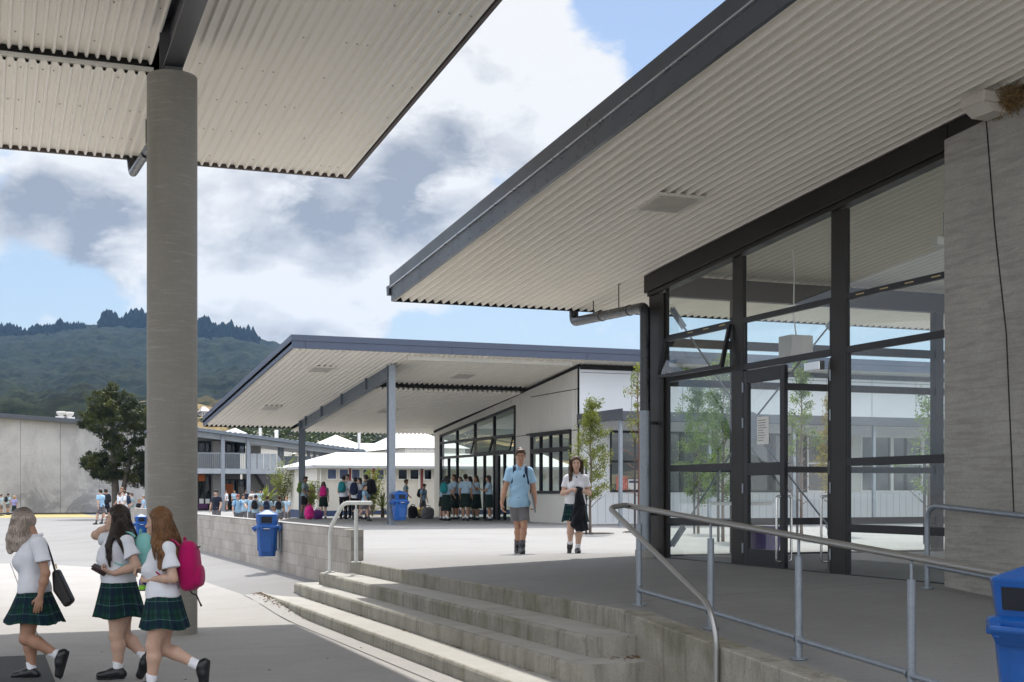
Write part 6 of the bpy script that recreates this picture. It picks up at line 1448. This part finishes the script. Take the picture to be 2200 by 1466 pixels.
o2, J2, L2_, loc2 = girl(258, 1462, 'girl with long dark brown hair, hand behind her neck, holding a wallet', dict(pelvis=(256, 1266), chest=(254, 1192), neck=(257, 1150), head=(252, 1116), up=V((.02, 0, 1)).normalized(), hfwd=V((1, .10, .04)).normalized(), hup=V((-.04, 0, 1)),
    sh0=(272, 1163, .185), sh1=(246, 1163, -.18), el0=(293, 1217, .22), el1=(206, 1150, -.27), wr0=(246, 1232, .20), wr1=(238, 1128, -.14), hip0=(258, 1284, .088), hip1=(256, 1284, -.088), knee0=(250, 1366, .08), knee1=(266, 1366, -.07), ankle0=(254, 1440, .05), ankle1=(312, 1412, -.05), foot0=V((1, .03, 0)), foot1=V((.55, 0, -.83))),
    s=.965, girth=1.14, bcol='plaid', hair='long', hcol='hair_dark', hem=.055, skl=.315, hemdir=(.03, .01, -.012, .0), tie=True, hands={0: dict(d=V((1, -.15, .05)), n=V((.0, -.2, 1)), s=V((0, 1, .2)), curl=(42, 45)), 1: dict(d=V((-.75, .3, .3)), n=V((.2, 1, 0)), s=V((0, 0, 1)), curl=(25, 30))},
    hr=.030, hairpts=[[(-.06, y, .02), (-.12, y*1.1, -.12), (-.19, y*1.1, -.25), (-.215, y*1.1, z)] for (y, z) in ((-.09, -.34), (-.04, -.38), (.01, -.41), (.055, -.42), (.09, -.40))]+
    [[(-.03, .085, .03), (-.055, .105, -.09), (-.09, .185, -.17), (-.155, .225, -.25), (-.185, .205, -.38)], [(-.01, .09, .04), (-.02, .105, -.09), (-.03, .17, -.155), (-.075, .245, -.20), (-.125, .235, -.34)], [(-.05, .08, .02), (-.09, .12, -.10), (-.14, .16, -.18), (-.19, .17, -.30), (-.20, .15, -.42)],
     [(-.005, .084, .04), (.0, .100, -.08), (.03, .135, -.16), (.055, .165, -.24), (.05, .185, -.34), (.03, .185, -.42)], [(-.02, .088, .04), (-.015, .102, -.08), (.02, .145, -.16), (.03, .18, -.24), (.025, .195, -.36)], [(.0, -.085, .03), (.0, -.095, -.10), (.05, -.12, -.22), (.09, -.10, -.32)]])
pack('mint green backpack worn by the girl with the wallet', o2, J2, .965, 'bag_mint', size=(.085, .14, .19), off=L2_(312, 1190, 0))
w_ = thing('wallet', 'dark brown wallet held open by the dark haired girl', 'wallet', loc2, LEFT); p0, p1 = L2_(200, 1218, .21), L2_(228, 1234, .20); mat('wallet_brown', (.045, .022, .02), .45); m = MB(); m.bar(p0, p1, .10, .018, up=(0, .25, 1)); m.bar(p0+V((.003, 0, .016)), p1+V((-.01, 0, .018)), .09, .010, up=(0, .25, 1)); m.build('leather', 'wallet_brown', w_, local=True, bevel=.004)
o3, J3, L3, loc3 = girl(352, 1494, 'girl with long straight auburn hair and a bottle in both hands', dict(pelvis=(352, 1291), chest=(350, 1214), neck=(352, 1164), head=(341, 1122), up=V((.02, 0, 1)).normalized(), hfwd=V((1, -.02, -.02)).normalized(), hup=V((.02, 0, 1)),
    sh0=(360, 1180, .185), sh1=(346, 1180, -.18), el0=(372, 1243, .22), el1=(352, 1240, -.21), wr0=(324, 1244, .10), wr1=(320, 1224, -.04), hip0=(350, 1306, .088), hip1=(350, 1306, -.088), knee0=(329, 1388, .07), knee1=(350, 1394, -.08), ankle0=(325, 1470, .05), ankle1=(430, 1432, -.06), foot0=V((1, .03, 0)), foot1=V((.12, 0, -1))),
    s=.955, girth=1.04, bcol='plaid', hair='long', hcol='hair_auburn', hem=.035, skl=.275, hemdir=(.02, .01, -.02, .0), tie=True, hands={0: dict(d=V((1, -.25, .0)), n=V((-.1, -.9, -.5)), s=V((0, 0, 1)), curl=(45, 50)), 1: dict(d=V((1, .3, .1)), n=V((0, .6, -.8)), s=V((0, 0, 1)), curl=(40, 45))},
    hr=.031, hairpts=[[(-.06, y, .02), (-.12, y*1.1, -.12), (-.165, y*1.1, -.24), (-.175, y*1.1, z)] for (y, z) in ((-.09, -.36), (-.04, -.38), (.01, -.40), (.055, -.40), (.09, -.39))]+
    [[(-.03, .088, .03), (-.05, .11, -.10), (-.075, .195, -.175), (-.105, .25, -.27), (-.115, .245, -.40)], [(-.05, .08, .02), (-.085, .115, -.11), (-.12, .17, -.18), (-.145, .215, -.28), (-.15, .205, -.41)], [(-.01, .092, .04), (-.02, .108, -.10), (-.035, .18, -.165), (-.065, .25, -.22), (-.08, .25, -.38)],
     [(-.005, .086, .04), (-.005, .104, -.10), (.0, .155, -.165), (-.02, .225, -.20), (-.04, .25, -.30)], [(.02, -.082, .04), (.01, -.10, -.10), (.04, -.12, -.22)]])
bp3 = pack('magenta backpack with a black zip worn by the auburn haired girl', o3, J3, .955, 'bag_magenta', size=(.088, .15, .215), off=L3(408, 1217, 0), scol='bag_magenta')
m = MB(); m.tube(rounded([L3(404, 1262, .06), L3(413, 1276, .07), L3(422, 1278, .07), L3(430, 1297, .07)], .02), .006, 6); m.tube([L3(425, 1286, .07), L3(433, 1303, .07)], [.004, .009], 6); m.build('loose_strap', 'bag_black', bp3, local=True)
bt = thing('drink_bottle', 'small bottle with a blue and lime label held by the auburn girl', 'bottle', loc3, LEFT); mat('label_lime', (.20, .50, .02), .3); mat('label_blue', (.01, .03, .35), .3); c = L3(307, 1268, .02)
m = MB(); m.lathe([(.030, -.006), (.032, .0), (.032, .035), (.031, .036)], c, 20); m.build('base', 'bag_black', bt, local=True); m = MB(); m.lathe([(.0325, .0), (.0325, .038)], c+V((0, 0, .004)), 20, 0); m.lathe([(.0325, .041), (.0325, .06)], c, 20, 1); m.build('label', ['label_lime', 'label_blue'], bt, local=True); m = MB(); m.lathe([(.031, .06), (.030, .08), (.014, .11), (.014, .125)], c, 20); m.build('neck', 'label_blue', bt, local=True)
# ---------------------------------------------------------------- boy and girl walking towards us on the deck
def fr_(cx, gy, zg, Z): return lambda px, py, x=0.: V((x, (px-HX)/F*(Z-x)-(cx-HX)/F*Z, CZ-zg+(HY-py)/F*(Z-x)))
def walker(cx, gy, label, j, zg=.655, **kw):
    Z = (CZ-zg)*F/(gy-HY); L = fr_(cx, gy, zg, Z); loc = at_Z(cx, gy, Z); loc.z = zg
    J = {k: (L(*v) if isinstance(v, tuple) else v) for k, v in j.items()}; return person(label, loc, CAMW, J, fine=True, h=.0085, **kw), J, L, loc
o4, J4, L4, loc4 = walker(1116, 1191, 'tall boy in a pale blue polo shirt and grey shorts walking towards us', dict(pelvis=(1115, 1080), chest=(1116, 1030), neck=(1118, 1003), head=(1118, 979), up=V((0, .0, 1)), hfwd=V((1, .05, -.22)).normalized(), hup=V((.22, 0, 1)),
    sh0=(1138, 1013, 0), sh1=(1097, 1012, 0), el0=(1146, 1050, -.06), el1=(1085, 1050, .02), wr0=(1150, 1081, .04), wr1=(1078, 1082, .10), hip0=(1123, 1086, 0), hip1=(1109, 1086, 0), knee0=(1126, 1131, .12), knee1=(1112, 1132, .03), ankle0=(1121, 1180, .16), ankle1=(1112, 1176, -.26), foot0=V((1, .12, .05)), foot1=V((.85, -.1, -.5))),
    s=1.04, sex='m', top='polo_blue', bottom='shorts', bcol='shorts_grey', hair='short', hcol='hair_brown', skin_='skin_tan', sock='sock_grey', sockh=.155, bootsh=.085, hands={0: dict(d=V((.15, 0, -1)), n=V((.1, -1, 0)), s=V((1, 0, 0)), curl=(50, 45)), 1: dict(d=V((.12, 0, -1)), n=V((-.2, 1, 0)), s=V((1, 0, 0)), curl=(28, 30))}, hem=-.075)
m = MB(); cr_ = chest4 = J4['chest']+V((.150, .075, .055)); m.prism([(-.018, -.022), (0, -.034), (.018, -.022), (.018, .012), (-.018, .012)], 'x', 0, .006); m.prism([(-.018, .017), (.018, .017), (.012, .032), (-.012, .032)], 'x', 0, .006); m.v = [(x+cr_.x, y+cr_.y, z+cr_.z) for x, y, z in m.v]; m.build('crest', 'bag_navy', o4, local=True)
pack('dark backpack carried by the tall boy in the blue polo', o4, J4, 1.04, 'bag_navy', size=(.09, .14, .2))
fo = thing('laptop', 'grey folded laptop tucked under the arm of the boy', 'laptop', loc4, CAMW); q0, q1 = L4(1141, 1063, .02), L4(1148, 1098, .10); m = MB(); m.bar(q0, q1, .24, .014, up=(.0, 1, .1)); m.build('lid', 'galv', fo, local=True, bevel=.004); m = MB(); m.bar(q0+V((0, .018, 0)), q1+V((0, .018, 0)), .23, .014, up=(.0, 1, .1)); m.build('keyboard_half', 'bag_grey', fo, local=True, bevel=.004)
o5, J5, L5, loc5 = walker(1236, 1192, 'girl in a white blouse and green skirt carrying a black jacket', dict(pelvis=(1236, 1088), chest=(1237, 1042), neck=(1238, 1019), head=(1238, 997), up=V((0, 0, 1)), hfwd=V((1, -.05, .02)).normalized(), hup=V((-.02, 0, 1)),
    sh0=(1256, 1029, 0), sh1=(1219, 1029, 0), el0=(1266, 1060, .03), el1=(1209, 1061, .03), wr0=(1250, 1054, .20), wr1=(1230, 1052, .20), hip0=(1243, 1092, 0), hip1=(1231, 1092, 0), knee0=(1245, 1136, .08), knee1=(1226, 1136, .12), ankle0=(1241, 1181, .14), ankle1=(1225, 1167, -.26), foot0=V((1, .05, .03)), foot1=V((.35, -.1, -.92))),
    s=.985, top='blouse_white', bcol='plaid', hair='long', hcol='hair_brown', hem=.04, skl=.30, tie=True, sock='sock_white', sockh=.10, hands={0: dict(d=V((.3, -.9, .15)), n=V((-.4, 0, -1)), s=V((1, 0, .3)), curl=(50, 50)), 1: dict(d=V((.3, .9, .2)), n=V((-.4, 0, -1)), s=V((1, 0, .3)), curl=(50, 50))},
    hr=.026, hairpts=[[(-.05, y, .02), (-.09, y*1.1, -.12), (-.105, y*1.1, z)] for (y, z) in ((.0, -.28), (.05, -.28), (.075, -.24), (-.05, -.30), (-.075, -.30))]+[[(.0, -.082, .05), (.0, -.098, -.08), (.06, -.105, -.17), (.115, -.10, -.33)], [(.02, -.078, .06), (.025, -.09, -.07), (.08, -.085, -.17), (.12, -.075, -.30)], [(.01, .08, .05), (.0, .09, -.08), (-.02, .10, -.18)]])
jk = thing('jacket', 'black jacket hanging from the hands of the walking girl', 'jacket', loc5, CAMW); f = Fld(np.array(L5(1222, 1150, .02)), np.array(L5(1268, 1036, .36)), .010)
f.cap(L5(1243, 1050, .22), L5(1243, 1060, .22), .035, .05, .03); f.cap(L5(1243, 1058, .22), L5(1247, 1136, .20), .055, .085, .05); f.cap(L5(1241, 1070, .21), L5(1236, 1128, .19), .05, .065, .04); f.cap(L5(1250, 1065, .2), L5(1258, 1138, .19), .04, .05, .04); f.cut(L5(1240, 1142, .2), V((0, .12, -1))); f.folds(.012, 5, 1.3); fobj('cloth', f, 'jacket_black', jk)
# ---------------------------------------------------------------- everybody further off
STUD = [
 # px, head top, zg, Z (0 = from standing height), heading deg in picture (0 right, 90 away, 180 left, 270 to us), kind, look, label
]
def far(px, pyh, Z, zg, hd, kind, label, ph=None, bag=None, **kw):
    loc = at_Z(px, HY, Z); zg = zp(loc.x, loc.y) if zg is None else zg; loc.z = zg; H = CZ+(HY-pyh)/F*Z-zg; s = max(.72, min(1.16, H/1.71)); rg = random.Random(int(px*7+pyh))
    ps = dict(s=s, sw=.185 if kind in 'bt' else .168); ps.update(ph or {}); sex = 'm' if kind in ('b', 't', 'a') else 'f'
    if 'th' not in ps: w_ = rg.uniform(-4, 6); ps['th'] = (w_, -w_); ps['sh'] = (rg.uniform(-6, 14), rg.uniform(-6, 14)); ps['el'] = (rg.uniform(8, 55), rg.uniform(8, 55))
    J = pose(**ps); k = dict(s=s, sex=sex, top='shirt_blue' if sex == 'm' else 'blouse_white', bottom='shorts' if kind in 'ba' else 'trousers' if kind == 't' else 'skirt', bcol='shorts_grey' if kind in 'ba' else 'trousers_black' if kind == 't' else 'skirt_dark', hair='short' if sex == 'm' else 'long', hcol=rg.choice(['hair_dark', 'hair_dark', 'hair_brown']), skin_=rg.choice(['skin_fair', 'skin_tan', 'skin_tan']), sock='sock_grey' if kind in 'ba' else 'sock_white', sockh=.16 if kind in 'ba' else .10, skl=.44, h=.024)
    k.update(kw); o = person(label, loc, R(hd)-TH, J, **k)
    if bag: pack(bag[1], o, J, s, bag[0], h=.022, size=bag[2] if len(bag) > 2 else (.10, .15, .22), strap=True)
    return o
W1 = dict(th=(20, -16), kn=(8, 30), sh=(-16, 20), el=(12, 22))
# by the concrete hall
far(127, 1063, 114, 0, 300, 'g', 'leftmost of four girls before the hall, violet bag on her back', bag=('bag_violet', 'violet backpack on the leftmost girl before the concrete hall'))
far(136.5, 1063.5, 115, 0, 280, 'g', 'second girl from the left in the group of four before the hall'); far(145, 1062, 114.5, 0, 250, 'g', 'tallest girl in the middle of the four before the hall'); far(155, 1064, 114, 0, 220, 'g', 'rightmost of four girls before the hall, green bag on her back', bag=('bag_green', 'green backpack on the rightmost girl before the concrete hall'))
far(2, 1063, 100, 0, 350, 'b', 'boy in pale blue cut off by the left of the photo'); far(17, 1061, 104, 0, 60, 'b', 'boy in blue with a black bag behind the blonde in stripes', bag=('bag_black', 'black backpack on the boy before the left of the hall')); far(31, 1066, 88, 0, 260, 'g', 'blonde in a violet striped top behind the bowed girl', top='stripe_violet', hcol='hair_blonde', bcol='skirt_dark')
far(217, 1051, 72, 0, 150, 'b', 'broad boy in a loose pale blue shirt walking before the hall', ph=W1, top='polo_blue', girth=1.2, hcol='hair_dark'); far(228, 1050, 74, 0, 140, 'b', 'boy in navy walking half behind the broad boy in pale blue', ph=W1, top='navy', bcol='trousers_black', bag=('bag_black', 'black bag on the boy in navy before the hall'))
far(256, 1058, 72, 0, 10, 'b', 'boy in a white and blue shirt leftmost of the group under the tree', top='shirt_white', hcol='hair_brown'); far(263, 1048, 74, 0, 250, 'b', 'tallest brown haired boy in the group under the tree', top='shirt_white', hcol='hair_sand'); far(268, 1055, 71, 0, 200, 'b', 'boy in white in the middle of the group under the tree', top='shirt_white', hcol='hair_brown', bag=('bag_navy', 'navy backpack in the middle of the group under the tree'))
far(276, 1058, 75, 0, 180, 'b', 'dark haired boy in navy right of the middle under the tree', top='navy'); far(284, 1060, 73, 0, 200, 'b', 'boy in grey at the right of the group under the tree', top='shirt_grey'); far(299, 1073, 66, .0, 330, 'a', 'bald person in black seated by the far end of the block wall', top='jacket_black', hair='short', hcol='hair_sand'); far(309, 1066, 64, .3, 200, 'b', 'boy in pale blue half behind the round column', top='polo_blue', hcol='hair_sand')
# behind the block wall
far(465, 1054, 60, None, 255, 'a', 'man in a dark navy polo and cap standing behind the block wall', top='navy', cap='cap_black', group='people behind the block wall', girth=1.15, ph=dict(ab=(16, 16), th=(0, 0), sh=(10, -5), el=(30, 20)))
far(511, 1064, 59, None, 290, 'b', 'boy in a pale shirt pointing right behind the block wall', top='polo_blue', cap='cap_red', hcol='hair_sand', ph=dict(th=(2, -2), sh=(55, 5), el=(5, 40), ab=(25, 9)), bag=('bag_blue', 'blue backpack on the pointing boy behind the block wall')); far(523, 1063, 62, None, 280, 'b', 'boy with a hand raised to his head behind the pointing boy', ph=dict(th=(2, -2), sh=(110, 5), el=(110, 20), ab=(35, 9)), top='shirt_blue')
far(538, 1064, 60, None, 20, 'b', 'boy in a white cap facing his friends behind the wall bin', top='polo_blue', cap='cap_white', hcol='hair_sand'); far(549, 1064, 58.5, None, 85, 'b', 'boy with a black and green backpack seen from behind left of the bin', hcol='hair_dark', bag=('bag_black', 'black backpack with a lime patch left above the wall bin')); far(574, 1066, 58.5, None, 90, 'b', 'boy seen from behind directly above the wall bin', hcol='hair_brown', bag=('bag_navy', 'navy backpack directly above the wall bin')); far(600, 1066, 58, None, 88, 'b', 'boy seen from behind right of the wall bin', hcol='hair_brown', bag=('bag_black', 'black backpack right of the wall bin')); far(617, 1067, 64, None, 240, 'b', 'sunlit boy in pale blue between the shrub and the far steel post', hcol='hair_sand')
for (px, py, Z, hd, kd, tp_, lb) in ((487, 1058, 76, 200, 'b', 'shirt_white', 'shaded boy in white leftmost in the crowd under the balcony'), (503, 1060, 77, 300, 'g', 'shirt_blue', 'shaded girl with a violet blouse in the crowd under the balcony'), (528, 1059, 77, 120, 'b', 'navy', 'shaded boy in navy behind the pointing boy under the balcony'), (543, 1057, 78, 250, 'b', 'shirt_white', 'shaded boy in white beside the second balcony post'), (551, 1056, 78, 90, 'b', 'shirt_blue', 'shaded boy in blue right of the second balcony post'), (560, 1055, 77, 270, 'b', 'shirt_blue', 'tallest shaded boy right in the crowd by the stair'), (567, 1057, 77, 200, 'b', 'navy', 'rightmost shaded boy in the crowd by the stair')): far(px, py, Z, .6, hd, kd, lb, top=tp_, group='students in the shade of the balcony')
# under the classroom canopy
U = 'students under the classroom canopy'
far(654, 1025, 54, .65, 350, 'b', 'tall boy in grey green leaning at the far steel post', top='shirt_grey', bcol='trousers_black', hcol='hair_dark', skin_='skin_brown', group=U, ph=dict(th=(4, -6), sh=(12, 6), el=(75, 50)), bag=('bag_green', 'dark green bag on the boy at the far steel post'))
far(695, 1036, 54, .65, 92, 'g', 'girl with a pink backpack seen from behind under the canopy', top='shirt_grey', bcol='skirt_dark', hcol='hair_brown', group=U, bag=('bag_pink', 'bright pink backpack on the girl under the canopy', (.10, .16, .24)))
far(738, 1023, 53, .65, 75, 't', 'boy in a white shirt with a teal backpack left in the canopy group', top='shirt_white', hcol='hair_dark', group=U, bag=('bag_teal', 'dark teal backpack left in the canopy group')); far(747, 1020, 56, .65, 250, 't', 'tallest boy facing us at the back of the canopy group', top='shirt_white', hcol='hair_dark', group=U)
far(763, 1027, 52, .65, 80, 't', 'boy in a white shirt with a large navy backpack in the canopy group', top='shirt_white', hcol='hair_dark', group=U, bag=('bag_navy', 'large navy backpack in the middle of the canopy group', (.12, .17, .26))); far(774, 1028, 54, .65, 200, 'g', 'dark haired girl in white in the middle of the canopy group', hcol='hair_dark', group=U)
far(788, 1022, 52.5, .65, 150, 'b', 'boy with a huge black backpack right in the canopy group', top='shirt_blue', hcol='hair_dark', group=U, bag=('bag_black', 'huge black backpack right in the canopy group', (.15, .19, .30))); far(783, 1042, 49, .65, 350, 'b', 'small boy in pale blue with a navy bag stepping right in the canopy group', top='polo_blue', hcol='hair_brown', group=U, ph=dict(th=(14, -14), kn=(6, 24), sh=(-8, 12), el=(40, 20)), bag=('bag_navy', 'round navy bag on the small boy in the canopy group', (.13, .16, .2)))
far(871, 1031, 58, .65, 10, 'b', 'boy in grey half hidden by the bin on the steel post', top='shirt_grey', hcol='hair_brown', group=U); far(908, 1040, 55, .65, 335, 'b', 'sunlit boy with a black and lime bag looking down right of the steel post', top='polo_blue', hcol='hair_brown', skin_='skin_fair', group=U, ph=dict(th=(12, -8), kn=(6, 10), head=25, lean=6), bag=('bag_black', 'black bag with a lime lining on the sunlit boy'))
far(951, 1033, 51, .65, 30, 'g', 'girl with a dark shoulder bag at the left edge of the window group', top='shirt_blue', hcol='hair_dark', group=U, skl=.4); far(959, 1024, 50, .65, 60, 'g', 'girl with a teal backpack and long dark skirt by the window wall', top='shirt_blue', hcol='hair_dark', group=U, skl=.62, bag=('bag_teal', 'teal backpack on the girl by the window wall')); far(977, 1021, 52, .65, 200, 'g', 'girl with long auburn hair in the window group', top='shirt_blue', hcol='hair_brown', group=U, skl=.55)
far(989, 1026, 54, .65, 250, 'g', 'girl half hidden in the middle of the window group', top='shirt_blue', hcol='hair_brown', group=U); far(1000, 1020, 50, .65, 80, 'g', 'tall girl seen from behind with a blue sling bag by the window wall', top='shirt_blue', hair='bun', hcol='hair_dark', group=U, skl=.5); far(1011, 1025, 53, .65, 150, 'g', 'dark haired girl behind the tall girl with the sling bag', top='shirt_blue', hcol='hair_dark', group=U)
far(1024, 1023, 51, .65, 215, 'g', 'curly haired girl with a hand at her mouth by the window wall', top='shirt_blue', hcol='hair_brown', group=U, skl=.55, girth=1.05, ph=dict(th=(2, -2), sh=(30, 5), el=(115, 20), ab=(12, 9))); far(1051, 1023, 50, .65, 180, 'g', 'girl facing left with arms folded at the right of the window group', top='shirt_blue', hcol='hair_dark', group=U, skl=.5, ph=dict(th=(2, -2), sh=(20, 20), el=(90, 90), twist=(.5, -.5)))
def dropped(px, py, Z, col, label, size, rz_=0.):
    p = at_Z(px, py, Z); p.z = .65+size[2]*.92; b = thing('school_bag', label, 'bag', p, rz_, 'bags left on the ground'); r = np.array(size); m = Fld(-r*1.3-.03, r*1.3+.03, .022); X, Y, Z_ = np.meshgrid(*m.ax, indexing='ij', sparse=True); m.a = ((((np.abs(X/r[0]))**2.6+(np.abs(Y/r[1]))**2.6+(np.abs(Z_/r[2]))**2.6)**(1/2.6)-1)*r.min()).astype(np.float32); m.folds(.012, int(px), 1.); fobj('bag_body', m, col, b); k = MB(); k.tube(rounded([(-r[0]*.5, 0, r[2]*.8), (-r[0]*.3, 0, r[2]*1.25), (r[0]*.3, 0, r[2]*1.25), (r[0]*.5, 0, r[2]*.8)], .05), .015, 6); k.build('handle', col, b, local=True)
dropped(664, 1105, 52.5, 'bag_pink', 'pink bag leaning on the ground beside the far steel post', (.16, .2, .28), .3); dropped(683, 1105, 53, 'bag_violet', 'violet bag on the ground left of the girl with the pink backpack', (.2, .16, .2), .2); dropped(857, 1105, 57, 'bag_blue', 'bright blue bag on the ground just right of the steel post', (.3, .2, .16)); dropped(887, 1105, 55, 'bag_black', 'black bag on the ground left of the classroom corner', (.2, .2, .26)); dropped(919, 1105, 54, 'bag_grey', 'round grey bag on the ground by the classroom corner', (.26, .2, .24)); dropped(903, 1100, 58, 'bag_yellow', 'yellow bag on the sunny ground by the classroom corner', (.26, .2, .2))
